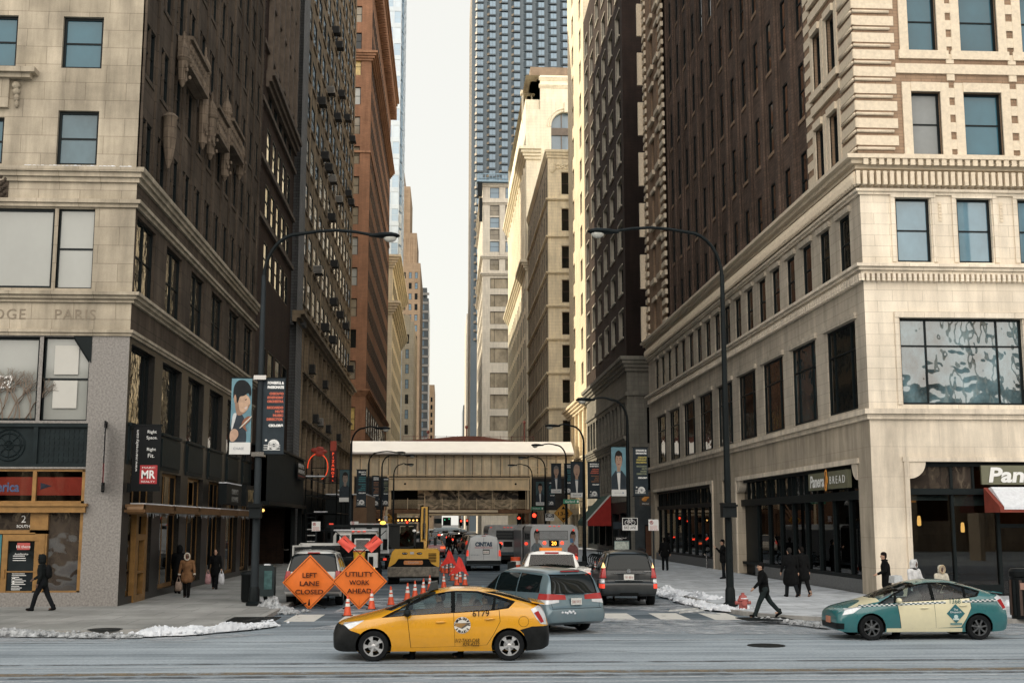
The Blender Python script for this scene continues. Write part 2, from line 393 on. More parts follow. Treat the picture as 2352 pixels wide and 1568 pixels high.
# snow banks
def snow(pts,wid,hgt,label,seed,m=M_snow,n=26,step=.06):
    rnd=random.Random(seed); mb=MB(); pts=[Vector((x,y,z)) for x,y,z in pts]
    # resample
    path=[]; 
    for i in range(len(pts)-1):
        d=(pts[i+1]-pts[i]).length; k=max(1,int(d/step))
        for j in range(k): path.append(pts[i].lerp(pts[i+1],j/k))
    path.append(pts[-1]); N=len(path); vs=[];fs=[]; W=13
    ph=[rnd.uniform(0,6) for _ in range(8)]
    for i,p in enumerate(path):
        t=(path[min(i+1,N-1)]-path[max(i-1,0)]).normalized(); nn=Vector((-t.y,t.x,0))
        env=min(1,i/4,(N-1-i)/4); s_=i*step
        h=hgt*env*(.55+.25*math.sin(s_*1.3+ph[0])+.2*math.sin(s_*3.1+ph[1])+.12*math.sin(s_*6.3+ph[5])); h=max(.02,h); ww=wid*(.35+.65*env)*(.8+.25*math.sin(s_*1.9+ph[2])+.15*math.sin(s_*4.7+ph[3]))
        for k in range(W):
            q=k/(W-1)*2-1; z=h*(1-q*q)**.8*(1+rnd.uniform(-.38,.38)); edge=abs(q)==1
            off=ww*q*(1+rnd.uniform(-.16,.16)); vs.append(p+nn*off+t*rnd.uniform(-.03,.03)+Vector((0,0,-.03 if edge else z)))
    for i in range(N-1):
        for k in range(W-1): fs.append([i*W+k,i*W+k+1,(i+1)*W+k+1,(i+1)*W+k])
    mb.add(vs,fs)
    for _ in range(int(N*1.6)):
        p=rnd.choice(path); r=rnd.uniform(.02,.075); mb.sphere((p.x+rnd.gauss(0,wid*.75),p.y+rnd.gauss(0,wid*.75),p.z+rnd.uniform(0,.05)),(r,r*rnd.uniform(.7,1.2),r*.8),5)
    o=mb.build('snow_bank',m); smooth_angle(o.data,50); return tag(o,label,'snow')
M_snowd=plain('dirty_snow',(.33,.34,.345),.85,0,.6,8,.7)
a=[(*G(x,y),SW*.5) for x,y in ((-60,1463),(110,1462),(220,1466),(330,1465))]; snow(a,.24,.13,'greyish ridge of old snow along the left kerb of the avenue',1,M_snowd)
a=[(*G(x,y),SW*.6) for x,y in ((300,1463),(420,1460),(520,1452),(590,1443),(620,1436))]; snow(a,.30,.18,'bright white snow ridge curving round the left street corner',2)
a=[(*G(x,y),.02) for x,y in ((575,1397),(610,1398),(640,1404),(655,1410))]; snow(a,.55,.42,'heap of snow piled beside the white SUV at the left lamp post',3,M_snowd)
a=[(*G(x,y),SW) for x,y in ((1525,1362),(1575,1372),(1620,1381),(1650,1384))]; snow(a,.34,.2,'patch of bright snow on the right kerb ahead of the lamp post',4)
a=[(*G(x,y),SW*.7) for x,y in ((1515,1366),(1580,1388),(1640,1403),(1690,1408),(1720,1402))]; snow(a,.26,.16,'snow ridge along the right kerb ending at the red hydrant',5)
a=[(*G(x,y),SW*.7) for x,y in ((1740,1428),(1800,1434),(1860,1440),(1905,1446))]; snow(a,.16,.10,'thin dirty snow strip at the kerb left of the green and cream taxi',6,M_snowd)
a=[(*G(x,y),SW) for x,y in ((2300,1398),(2352,1400),(2420,1400))]; snow(a,.5,.2,'snow on the right sidewalk beside the black litter bin',7)

# ---- across the avenue behind the viewer: what the shop windows and car glass mirror
t=empty('museum',(0,-30,0),'long classical stone museum across the avenue, mirrored in the shop glass','building'); M_mus=brick('museum_stone',(.33,.27,.20),(.28,.23,.17),(.15,.12,.09),2.,.8,.02,.9,.2,.3,.3)
mb=MB(); mb.box(-75,75,-50,-30,0,15); mb.build('wall',M_mus,t,loc=(0,30,0)); mb=MB(); mb.box(-76,76,-51,-29,15,16.2); mb.build('cornice',M_mus,t,loc=(0,30,0))
for i in range(18): mb=MB(); mb.lathe([(.9,0),(.8,1),(.65,11),(1.,12)],12,(-68+8*i,1.4,1.5)); mb.build('column',M_mus,t)
for i in range(17): mb=MB(); mb.box(-65.5+8*i,-62.5+8*i,-.02,.1,3,10); mb.build('window',M_under,t)
rnd=random.Random(31)
def limb(mb,p,d,l,r,n):
    q=p+d*l; m_=p+d*l*.5+Vector((rnd.uniform(-1,1),rnd.uniform(-1,1),0))*l*.06; mb.tube([p,m_,q],[r,r*.85,r*.68],5 if r>.03 else 3,0,False)
    if n==0: return
    for _ in range(3 if n>1 else 2):
        e=(d+Vector((rnd.uniform(-1,1),rnd.uniform(-1,1),rnd.uniform(-.15,.7)))*.62).normalized(); limb(mb,q,e,l*rnd.uniform(.62,.82),r*.62,n-1)
bt=None
for i,(x,y) in enumerate(((-26,-9),(-13,-13),(-3,-10),(9,-14),(20,-9),(33,-12))):
    if bt is None:
        bt=empty('bare_tree',(x,y,0),'','tree','bare winter trees along the park side'); mb=MB(); limb(mb,Vector((0,0,0)),Vector((0,0,1)),3.4,.24,0); mb.build('trunk',plain('bark',(.05,.035,.025),.9,0,.3,6),bt); mb=MB()
        for k in range(5): limb(mb,Vector((0,0,3.3)),(Vector((math.cos(k*1.3),math.sin(k*1.3),1.1))).normalized(),2.4,.13,4)
        mb.build('crown',MATS['bark'],bt); c=bt
    else: c=copy_tree(bt)
    c.location=(x,y,0); c.rotation_euler=(0,0,i*1.1); c['label']='bare winter tree on the park side of the avenue, mirrored in the shop glass'

rnd=random.Random(77); M_crack=plain('road_crack',(.03,.033,.035),.9,0,.3,3); M_patch=wear_mat('road_patch',(.10,.108,.115),.46,2.2,.12)
for k in range(3):
    x=rnd.uniform(-9,2); y=rnd.uniform(21.5,33.); mb=MB(); pts=[(x,y)]; a=rnd.choice((0,0,1.4))+rnd.uniform(-.3,.3)
    for j in range(9): a+=rnd.uniform(-.35,.35); pts.append((pts[-1][0]+.5*math.cos(a),pts[-1][1]+.5*math.sin(a)))
    for i in range(9):
        p,q=Vector((*pts[i],.005)),Vector((*pts[i+1],.005)); n_=Vector((-(q-p).y,(q-p).x,0)).normalized()*.008; mb.quad(p+n_,q+n_,q-n_,p-n_)
    struct('road_crack',mb,M_crack)
for x,y,w_,h_ in ((-1.5,37.9,3,5),(2.6,40,3,9)):
    mb=MB(); mb.quad((x,y,.0035),(x+w_,y,.0035),(x+w_+.2,y+h_,.0035),(x+.1,y+h_,.0035)); struct('road_patch',mb,M_patch)
# ================================================================ BUILDING TOOLKIT
M_frame=plain('window_frame',(.007,.011,.012),.45,0,.1,4)
G_teal=glass('glass_teal',(.035,.11,.15),.03,1.5,0,amt=.25,nscale=.3)  # teal base colour stands in for the blue sky reflected in the panes
G_pale=glass('glass_pale',(.30,.31,.29),.05,1.6,0,amt=.12,nscale=.3)
G_dark=glass('glass_dark',(.006,.009,.010),.03,1.45,.12,1.1,amt=.4)
G_dark2=glass('glass_dark_wavy',(.012,.014,.013),.02,1.6,.35,1.4,amt=.4)
G_blind=glass('glass_blind',(.22,.19,.14),.12,1.5,0,amt=.3,nscale=.8)
G_amber=plain('glass_amber',(.55,.40,.14),.2,0,.3,2)  # plain amber pane colour, painted to look lit from inside
G_blue=glass('glass_blue',(.17,.25,.32),.05,1.6,0,amt=.15,nscale=.02)
class Bld:
    def __init__(s,name,label,loc,cat='building',group=None):
        s.root=empty(name,loc,label,cat,group); s.loc=Vector(loc); s.w=[]; s.cache={}
    def part(s,name,mb,mats,F=None,parent=None,smooth=False,auto=None,loc=None,label=None):
        F=F or s.world
        o=mb.build(name,mats,None,smooth=smooth,auto=auto); o.parent=parent or s.root
        if parent is None:
            o.location=F.T-s.loc; o.rotation_euler=(0,0,F.rot)
        if label: o['label']=label
        return o
    def parts(s,name,mb,mats,F=None,cap=100,**k):
        ps=mb.pieces(); os=[s.part(name,m,mats,F,**k) for m in ps[:cap]]
        if len(ps)>cap:
            m=MB()
            for q in ps[cap:]: m.add(q.v,q.f,0)
            o=s.part(name,m,mats,F,**k); o['kind']='stuff'
        return os
    @property
    def world(s): return FW_
    def face(s,kind,plane): return Face(s,kind,plane)
    def finish(s,cap=100):
        def score(w):
            F,u,v,ww,hh,out,st=w; c=F.W(u+ww/2,v+hh/2,out); p=proj(c)
            if not p or p[0]<-60 or p[0]>2420 or p[1]<-60 or p[1]>1640: return 0
            d=Vector((-c.x,-c.y,0)).normalized(); return ww*hh*max(.02,d.dot(F.N))/p[2]**2
        ws=sorted(s.w,key=score,reverse=True); rest=MB(); rm=[]
        for i,wd in enumerate(ws):
            F,u,v,ww,hh,out,st=wd; fr,pn,mf,mp,sep=s.wmesh(ww,hh,st)
            if i<cap:
                o=link('window',fr,s.root); o.location=F.T+F.rotv((u,-out,v))-s.loc; o.rotation_euler=(0,0,F.rot)
                if sep: p=link('pane',pn,o)
            else:
                for me in ((fr,pn) if sep else (fr,)):
                    vs=[F.T+F.rotv((q.co.x+u,q.co.y-out,q.co.z+v)) for q in me.vertices]
                    mm=[]
                    for m in me.materials:
                        if m not in rm: rm.append(m)
                        mm.append(rm.index(m))
                    b0=len(rest.v); rest.v+=[tuple(q) for q in vs]
                    for p in me.polygons: rest.f.append([k+b0 for k in p.vertices]); rest.m.append(mm[p.material_index])
        if rest.f:
            rest.fix=False; o=rest.build('window',rm,None); o.parent=s.root; o.location=-s.loc; o['kind']='stuff'
        return s.root
    def wmesh(s,w,h,st):
        key=(round(w,2),round(h,2),st)
        if key in s.cache: return s.cache[key]
        style,fm,gm,sep=st; fb=MB(); pb=MB(); b=min(.09,w*.09) if style!='thin' else min(.05,w*.06); d=.09
        def bar(x0,x1,z0,z1,y0=-.03,y1=.05): fb.box(x0,x1,y0,y1,z0,z1,0)
        bar(0,b,0,h); bar(w-b,w,0,h); bar(b,w-b,0,b); bar(b,w-b,h-b,h)
        if style in('double','thin'): bar(b,w-b,h*.5-.03,h*.5+.03,-.01,.05)
        if style=='tri':   # wide fixed light with narrow sides
            for q in (.2,.8): bar(w*q-b/2,w*q+b/2,b,h-b)
        if style=='grid':
            for q in (.22,.80): bar(w*q-.03,w*q+.03,b,h-b)
            bar(b,w-b,h*.68-.03,h*.68+.03,-.025,.045)
        if style=='pairv':
            bar(w*.5-.03,w*.5+.03,b,h-b)
        if style=='pair':
            bar(w*.5-b*.6,w*.5+b*.6,b,h-b); bar(b,w-b,h*.5-.03,h*.5+.03,-.01,.045)
        pb.quad((b*.7,.02,b*.7),(w-b*.7,.02,b*.7),(w-b*.7,.02,h-b*.7),(b*.7,.02,h-b*.7),0)
        if sep:
            r=(fb.mesh('window',fm),pb.mesh('pane',gm),fm,gm,True)
        else:
            n=len(fb.v); fb.v+=pb.v; fb.f+=[[k+n for k in f] for f in pb.f]; fb.m+=[1]
            r=(fb.mesh('window',[fm,gm]),None,fm,gm,False)
        s.cache[key]=r; return r
class Face:
    """a facade plane. F: faces the viewer (-Y) u=X ; L: left-hand buildings, faces +X, u=Y ; R: right-hand buildings, faces -X, u=-Y"""
    def __init__(s,b,kind,plane):
        s.b=b; s.k=kind
        s.T,s.rot,s.N={'F':(Vector((0,plane,0)),0.,Vector((0,-1,0))),'L':(Vector((plane,0,0)),PI/2,Vector((1,0,0))),'R':(Vector((plane,0,0)),-PI/2,Vector((-1,0,0)))}[kind]
        s.sg=-1 if kind=='R' else 1
    def rotv(s,v):
        x,y,z=v
        if s.k=='F' : return Vector((x,y,z))
        if s.k=='L': return Vector((-y,x,z))
        return Vector((y,-x,z))
    def W(s,u,v,out): return s.T+s.rotv((u,-out,v))
    def U(s,a,b):
        a*=s.sg; b*=s.sg; return (a,b) if a<b else (b,a)
    def wall(s,m,a,b,v0,v1,ops=(),depth=.28,out=0.,name='wall',mrev=None,label=None,win=None):
        """ops: (a,b,v0,v1[,style]) openings in world coordinate along the facade"""
        u0,u1=s.U(a,b); O=[]
        for o in ops:
            p,q=s.U(o[0],o[1]); O.append((p,q,o[2],o[3],o[4] if len(o)>4 else win))
        us=sorted({u0,u1,*[x for o in O for x in o[:2] if u0<x<u1]}); vs=sorted({v0,v1,*[x for o in O for x in o[2:4] if v0<x<v1]})
        mb=MB(); 
        # occupancy per row merged
        for j in range(len(vs)-1):
            vm=(vs[j]+vs[j+1])/2; rowops=[o for o in O if o[2]<vm<o[3]]; start=None
            for i in range(len(us)-1):
                um=(us[i]+us[i+1])/2; hole=any(o[0]<um<o[1] for o in rowops)
                if not hole and start is None: start=us[i]
                if hole and start is not None: mb.quad((start,-out,vs[j]),(us[i],-out,vs[j]),(us[i],-out,vs[j+1]),(start,-out,vs[j+1])); start=None
            if start is not None: mb.quad((start,-out,vs[j]),(u1,-out,vs[j]),(u1,-out,vs[j+1]),(start,-out,vs[j+1]))
        y0,y1=-out,-out+depth
        for o in O:
            p,q,c,d=o[:4]
            mb.quad((p,y0,c),(q,y0,c),(q,y1,c),(p,y1,c),1); mb.quad((p,y0,d),(p,y1,d),(q,y1,d),(q,y0,d),1)
            mb.quad((p,y0,c),(p,y1,c),(p,y1,d),(p,y0,d),1); mb.quad((q,y0,c),(q,y0,d),(q,y1,d),(q,y1,c),1)
            if o[4]: s.b.w.append((s,p,c,q-p,d-c,out-depth+.06,o[4]))
        mb.fix=False
        return s.b.part(name,mb,[m,mrev or m],s,label=label)
    def box(s,mb,a,b,v0,v1,o0,o1,mi=0):
        u0,u1=s.U(a,b); mb.box(u0,u1,-o1,-o0,v0,v1,mi)
    def part(s,name,mb,m,**k): return s.b.part(name,mb,m,s,**k)
    def parts(s,name,mb,m,**k): return s.b.parts(name,mb,m,s,**k)
    def pt(s,a,v,o): return (a*s.sg,-o,v)
    def text(s,body,m,a,v,o,**k):
        return put_text(body,m,s.b.root,tuple(s.W(a*s.sg,v,o)-s.b.loc),s.rotv((1,0,0)),(0,0,1),**k)
FW_=Face(None,'F',0.)
def grid(a0,pitch,n,wd,rows,style=None):
    return [(a0+i*pitch,a0+i*pitch+wd,r[0],r[1],style) for i in range(n) for r in rows]
def pick(seq,seed):
    return random.Random(seed).choice(seq)
def vary(ops,styles,seed=1):
    rnd=random.Random(seed); return [(*o[:4],rnd.choice(styles)) for o in ops]
def shell(b,m,x0,x1,y0,y1,h,faces='bltr',base=0.):
    """plain remaining sides and roof of a block: b back, l left, r right, t top"""
    mb=MB()
    if 'b' in faces: mb.quad((x0,y1,base),(x1,y1,base),(x1,y1,h),(x0,y1,h))
    if 'l' in faces: mb.quad((x0,y0,base),(x0,y1,base),(x0,y1,h),(x0,y0,h))
    if 'r' in faces: mb.quad((x1,y0,base),(x1,y1,base),(x1,y1,h),(x1,y0,h))
    if 't' in faces: mb.quad((x0,y0,h),(x1,y0,h),(x1,y1,h),(x0,y1,h))
    if 'f' in faces: mb.quad((x0,y0,base),(x1,y0,base),(x1,y0,h),(x0,y0,h))
    mb.fix=False
    return b.part('side_wall',mb,m)
def cornice(F,a,b,v0,v1,o,m,name='cornice',steps=3,ret=None):
    mb=MB(); 
    for i in range(steps):
        q0=v0+(v1-v0)*i/steps; q1=v0+(v1-v0)*(i+1)/steps; F.box(mb,a,b,q0,q1,-.05,o*(i+1)/steps)
    return F.part(name,mb,m)
def wrap(b,m,name,xc,yc,side,x1,y1,v0,v1,o,steps=3,snow=False,parent=None):
    """string course wrapping the street corner (xc,yc); side -1: building to the left, +1: to the right"""
    mb=MB()
    for i in range(steps):
        q0=v0+(v1-v0)*i/steps; q1=v0+(v1-v0)*(i+1)/steps; d=o*(i+1)/steps
        if side<0: mb.box(x1,xc+d,yc-d,yc+.05,q0,q1); mb.box(xc-.05,xc+d,yc+.05,y1,q0,q1)
        else: mb.box(xc-d,x1,yc-d,yc+.05,q0,q1); mb.box(xc-d,xc+.05,yc+.05,y1,q0,q1)
    return b.part(name,mb,m)
# window styles: (bars, frame material, glass, separate pane)
G_teal2=glass('glass_teal_grey',(.07,.12,.145),.04,1.5,0,amt=.35,nscale=.5); S_teal=('double',M_frame,G_teal,True); S_teal2=('double',M_frame,G_teal2,True); S_pale=('double',M_frame,G_pale,True); S_pale1=('thin',M_frame,G_pale,True)  # teal grey is a duller variant of the painted sky tint
S_dk=('double',M_frame,G_dark,True); S_dkw=('grid',M_frame,G_dark2,True); S_tri=('tri',M_frame,G_dark,True)
# ================================================================ LEFT CORNER BUILDING
XL=-10.3; YL=40.
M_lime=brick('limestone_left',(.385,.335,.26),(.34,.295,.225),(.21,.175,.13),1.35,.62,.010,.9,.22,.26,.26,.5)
M_limeS=brick('limestone_shaded',(.085,.066,.05),(.068,.053,.04),(.03,.024,.018),1.2,.62,.012,.9,.25,.35,.4,.5)  # street-side limestone, canyon shade painted into its darker colour
M_gran=plain('grey_granite',(.23,.215,.20),.75,0,.38,16,.25)
M_granD=plain('polished_granite',(.030,.028,.025),.3,0,.4,14)
M_bronze=plain('bronze',(.30,.165,.055),.4,.35,.25,4)
M_iron=plain('cast_iron_green',(.013,.020,.022),.5,.1,.25,4)
B=Bld('corner_stone_building','pale limestone corner block with bronze shop windows on the left of the street',(XL-4,YL,0))
F=B.face('F',YL); D=B.face('L',XL)
# front, upper storeys
rows=[(14.5,16.37),(17.86,19.68),(21.2,23.1),(24.6,26.4)]
ops=[(-13.0,-11.66,a,b,(S_teal2,S_teal)[i%2]) for i,(a,b) in enumerate(rows)]+[(-16.2,-14.5,a,b,S_teal) for a,b in rows[1:]]+[(-16.2,-14.75,14.5,16.1,S_teal)]
ops+=[(-11.66-3.2*k-1.4,-11.66-3.2*k,a,b,S_teal) for k in range(2,4) for a,b in rows]
F.wall(M_lime,-60,XL,13.15,62,ops,.22)
F.wall(M_lime,-60,XL,10.05,13.15,[(-14.0-3.4,-12.92,10.32,13.0,('thin0',M_frame,G_pale,True)),(-12.8,-11.62,10.32,13.0,S_pale1)],.2)
mb=MB(); F.box(mb,-12.92,-12.8,10.32,13.0,-.19,-.02); F.part('mullion',mb,M_frame)
F.wall(M_lime,-60,XL,8.85,10.05,[],.2)
F.text('DGE     PARIS',plain('carved',(.235,.195,.145),.9,0,.1,4),-13.05,9.45,.012,size=.5,h=.34,space=1.15)
F.wall(M_gran,-60,XL,0,8.85,[(-18.4,-13.17,5.98,8.72,('thin0',M_frame,G_pale,True)),(-13.05,-11.56,5.98,8.72,S_pale1),(-18.4,-11.5,4.5,5.9),(-18.4,-11.5,.55,4.44)],.25)
mb=MB(); F.box(mb,-13.17,-13.05,5.98,8.72,-.24,-.02)
mb.prism([(-12.1,8.75),(-11.5,8.75),(-11.5,7.85)],-.02,.2); mb.tube([(-12.1,.1,8.72),(-11.56,.1,7.9),(-11.56,.1,6.)],.05,4); F.part('mullion',mb,M_frame)
# white shades / posters seen behind the corner pane
mb=MB(); F.box(mb,-12.72,-11.95,7.5,8.45,-.16,-.155); F.box(mb,-12.72,-11.95,6.4,7.3,-.16,-.155); F.part('window_shade',mb,plain('paper',(.5,.49,.45),.8,0,.03,2))
F.text('fuga',M_wtext,-14.75,7.25,-.14,size=.9,shear=.5,h=.85)
# bare-branch drawing on the glass
rnd=random.Random(3); mb=MB()
def branch(x,z,a,l,d,mb=mb):
    if d==0 or l<.12: return
    x2,z2=x+math.cos(a)*l,z+math.sin(a)*l; mb.tube([(x,.13,z),((x+x2)/2+rnd.uniform(-.04,.04),.13,(z+z2)/2),(x2,.13,z2)],[.006*d,.005*d,.004*d],3); 
    for _ in range(2): branch(x2,z2,a+rnd.uniform(-.7,.7),l*rnd.uniform(.68,.85),d-1)
for i in range(9): branch(-14.8+i*.18,6.05,PI/2+rnd.uniform(-.6,.6),.5,5)
F.part('window_drawing',mb,plain('brown_line',(.16,.12,.09),.8,0,0))
# iron spandrel with wheel ornament
mb=MB(); F.box(mb,-18.4,-11.5,4.5,5.9,-.24,-.12); F.box(mb,-18.4,-11.5,5.78,5.9,-.12,-.02); F.box(mb,-18.4,-11.5,4.5,4.6,-.12,-.02); F.box(mb,-13.22,-13.08,4.6,5.78,-.12,-.04); F.box(mb,-14.95,-14.8,4.6,5.78,-.12,-.04)
for r_ in (.5,.38,.14): mb.tube([(-14.0+r_*math.cos(2*PI*k/20),.11,5.2+r_*math.sin(2*PI*k/20)) for k in range(21)],.028,4)
for k in range(8): mb.tube([(-14.0,.11,5.2),(-14.0+.45*math.cos(PI*k/4),.11,5.2+.45*math.sin(PI*k/4))],.02,4)
for i in range(9):
    for j in range(6): mb.box(-12.95+i*.155,-12.88+i*.155,.10,.125,4.66+j*.185,4.78+j*.185)
F.part('iron_spandrel',mb,M_iron,auto=40)
# bronze shopfront
def bars(F,mb,lst,o0,o1):
    for a,b,c,d in lst: F.box(mb,a,b,c,d,o0,o1)
mb=MB(); bars(F,mb,[(-18.4,-11.5,4.36,4.46),(-18.4,-11.5,3.32,3.42),(-11.62,-11.5,.5,4.4),(-13.18,-13.06,3.42,4.36),(-18.4,-11.5,.5,.6),(-13.0,-12.62,.15,3.1),(-13.18,-13.0,2.42,3.1),(-18.4,-12.62,2.38,2.5)],-.22,-.08)
F.box(mb,-18.4,-11.42,3.05,3.33,-.2,.14); F.box(mb,-18.4,-11.36,3.25,3.34,-.2,.22); F.part('bronze_frame',mb,M_bronze)
mb=MB(); F.box(mb,-18.4,-11.5,3.6,4.18,-.20,-.19); F.part('shop_sign',mb,plain('bank_red',(.78,.085,.05),.5,0,.12,3))
F.text('of America',plain('bank_blue',(.05,.075,.16),.5,0,0),-14.42,3.87,-.17,size=.5,w=1.62,h=.33,bold=.012)
mb=MB(); mb.prism([(-12.95,3.78),(-12.6,3.9),(-12.95,4.0)],.17,.185); F.part('sign_arrow',mb,plain('bank_blue2',(.05,.075,.16),.5,0,0))
mb=MB(); F.box(mb,-18.4,-13.18,3.42,4.36,-.17,-.168); F.box(mb,-13.06,-11.62,3.42,4.36,-.17,-.168); F.part('pane',mb,clear_glass('sign_glass',(.92,.92,.9),.9))
G_shop=glass('glass_shop',(.045,.036,.03),.02,2.0,.8,.8,amt=.5)
mb=MB(); F.box(mb,-12.62,-11.62,.6,3.08,-.2,-.195); F.part('pane',mb,G_shop)
mb=MB(); F.box(mb,-18.4,-13.1,2.5,3.05,-.2,-.195); F.part('pane',mb,G_shop)
mb=MB(); F.box(mb,-14.3,-11.62,.6,2.4,-.8,-.78); F.part('shop_interior',mb,plain('int_dark',(.03,.025,.02),.8,0,.5,1))
# door
d_=MB(); bars(F,d_,[(-14.0,-13.82,.12,2.36),(-12.86,-12.68,.12,2.36),(-13.82,-12.86,2.16,2.36),(-13.82,-12.86,.12,.55),(-13.82,-12.86,1.18,1.22)],-.14,-.06); door=F.part('door',d_,M_bronze)
for nm,mbx,mm in (('pane',[(-13.82,-12.86,.55,2.16,-.12,-.11)],G_dark),('notice',[(-13.55,-13.15,1.88,2.1,-.105,-.10)],plain('bank_red2',(.42,.07,.06),.5,0,0)),('handle',[(-13.93,-13.87,1.0,1.28,-.05,-.01)],M_bronze)):
    mb=MB(); [F.box(mb,*q) for q in mbx]; o=mb.build(nm,mm); o.parent=door
def sub_text(F,par,body,m,a,v,o,**k): return put_text(body,m,par,F.pt(a,v,o),(1,0,0),(0,0,1),**k)
sub_text(F,door,'Hi there',M_wtext,-13.35,1.98,-.095,size=.1,h=.09)
sub_text(F,door,'AutoService',M_wtext,-13.4,1.75,-.095,size=.1,h=.06)
rnd=random.Random(5); mb=MB()
for j in range(14):
    z=1.68-j*.07 if j<3 else 1.18-(j-3)*.055; F.box(mb,-13.66,-13.66+rnd.uniform(.22,.46),z,z+.018,-.104,-.1)
for j,z in enumerate((1.0,.86)): mb.lathe([(.045,.10),(.045,.104)],10,(-13.6,0,z),'y')
o=mb.build('lettering',M_wtext); o.parent=door
sub_text(F,B.root,'2',M_wtext,0,0,0,size=.3) if False else None
F.text('2',M_wtext,-13.42,2.85,-.18,size=.3,h=.22); F.text('SOUTH',M_wtext,-13.42,2.62,-.18,size=.2,h=.09)
mb=MB(); F.box(mb,-18.4,-14.05,.6,2.36,-.14,-.13); F.part('pane',mb,plain('teal_poster',(.05,.20,.24),.3,0,.4,1))
# left edge carved balcony, only its end shows
mb=MB(); F.box(mb,-17.,-13.72,17.55,17.72,-.05,.45); F.box(mb,-17.,-13.9,17.4,17.55,-.05,.3); F.box(mb,-17,-14.62,16.4,17.4,-.05,.16)
for k in range(4): mb.sphere((-14.42+.02*k,-.06,17.2-.22*k),(.16-.03*k,.1,.13),8)
F.part('balcony',mb,M_lime)
mb=MB(); F.box(mb,-14.8,-14.48,13.35,14.1,-.05,.05)
for k in range(9): mb.sphere((-14.64+.08*math.sin(k*2.1),-.07,13.42+k*.075),.07,6)
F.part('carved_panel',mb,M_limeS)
# wrapping string courses
wrap(B,M_lime,'cornice',XL,YL,-1,-60,66,13.9,14.38,.28,3); wrap(B,M_lime,'cornice',XL,YL,-1,-60,66,13.05,13.3,.18,2)
wrap(B,M_lime,'string_course',XL,YL,-1,-60,66,9.85,10.18,.3,3); wrap(B,M_lime,'string_course',XL,YL,-1,-60,66,8.75,8.95,.12,2)
mb=MB(); rnd=random.Random(2)
for i in range(26): q=-13.9+i*.135; mb.sphere((q,YL-.14+rnd.uniform(-.04,.04),14.38),(.11,.12,.035+rnd.uniform(0,.035)),7)
B.part('ledge_snow',mb,M_snow,smooth=True)
# street side
S_side=('double',M_frame,G_dark,True); S_sideb=('pair',M_frame,G_dark2,True)
vr=[(13.75+3.35*k+.75,13.75+3.35*k+2.6) for k in range(0,9)]
ops=[(40.18+2.12*i,41.66+2.12*i,a,b,S_side) for i in range(12) for a,b in vr]
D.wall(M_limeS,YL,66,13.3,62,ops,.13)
mb=MB()
for i in range(13): D.box(mb,39.68+2.12*i if i else 40.0,40.1+2.12*i,14.4,62,-.05,.08); 
for i in range(12): D.box(mb,40.88+2.12*i,40.97+2.12*i,14.4,62,-.15,.0)
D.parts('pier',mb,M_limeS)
mb=MB()
for i in range(12):
    for a,b in vr: D.box(mb,40.14+2.12*i,41.66+2.12*i,a-.16,a,-.1,.04); 
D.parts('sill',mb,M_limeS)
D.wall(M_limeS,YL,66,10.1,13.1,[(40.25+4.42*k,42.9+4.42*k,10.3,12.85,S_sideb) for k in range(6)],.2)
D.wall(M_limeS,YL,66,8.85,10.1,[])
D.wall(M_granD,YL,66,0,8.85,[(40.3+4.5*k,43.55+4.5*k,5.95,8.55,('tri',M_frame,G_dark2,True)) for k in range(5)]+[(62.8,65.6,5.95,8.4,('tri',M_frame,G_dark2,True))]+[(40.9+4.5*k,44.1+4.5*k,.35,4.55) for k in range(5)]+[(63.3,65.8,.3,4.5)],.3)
mb=MB()
for k in range(6):
    a,b=(40.3+4.5*k,43.55+4.5*k) if k<5 else (62.8,65.6)
    D.box(mb,a,b,4.62,5.9,-.1,.05); D.box(mb,a+.1,b-.1,4.75,5.75,.05,.09); D.box(mb,a,b,5.86,5.96,-.1,.12)
D.part('iron_spandrel',mb,M_iron)
mb=MB(); pn=MB()
for k in range(6):
    a,b=(40.9+4.5*k,44.1+4.5*k) if k<5 else (63.3,65.8)
    bars(D,mb,[(a,a+.1,.35,4.55),(b-.1,b,.35,4.55),(a,b,4.45,4.55),(a,b,.35,.5),(a+(b-a)*.36,a+(b-a)*.36+.06,.5,4.45),(a+(b-a)*.68,a+(b-a)*.68+.06,.5,4.45),(a,b,3.2,3.32)],-.24,-.2)
    D.box(pn,a+.1,b-.1,.5,4.45,-.22,-.215)
D.part('bronze_frame',mb,M_bronze); D.part('pane',pn,clear_glass('shop_side_glass',(.75,.75,.72),.45))
mb=MB(); D.box(mb,41,65.8,.2,4.5,-2.4,-2.38); D.box(mb,41,65.8,.1,.2,-2.4,-.32); D.box(mb,41,65.8,4.5,4.6,-2.4,-.32); D.part('shop_interior',mb,plain('int_shop',(.14,.12,.10),.8,0,.5,.8))
mb=MB()
for y,z,o in ((44.6,2.9,-.6),(45.1,1.9,-.9),(47.5,2.2,-1.2),(52.,2.8,-.8),(58.6,2.6,-.5),(60.3,2.0,-.9)): D.box(mb,y,y+.45,z,z+.12,o-.02,o)
D.parts('neon_strip',mb,M_brake)
mb=MB()
for y,z in ((49.5,2.8),(55.2,2.5),(58.9,1.8),(62.3,2.2),(64.6,2.3)): mb.sphere((y,.7,z),.09,8)
D.parts('shop_lamp',mb,M_glow)
# side door
mb=MB(); bars(D,mb,[(41.75,41.98,.12,3.1),(43.1,43.33,.12,3.1),(41.98,43.1,2.15,2.35),(41.98,43.1,2.95,3.1),(42.0,42.15,.12,2.15),(42.95,43.1,.12,2.15),(42.15,42.95,.12,.35),(42.15,42.95,1.05,1.12)],-.12,.06); door=D.part('door',mb,M_bronze)
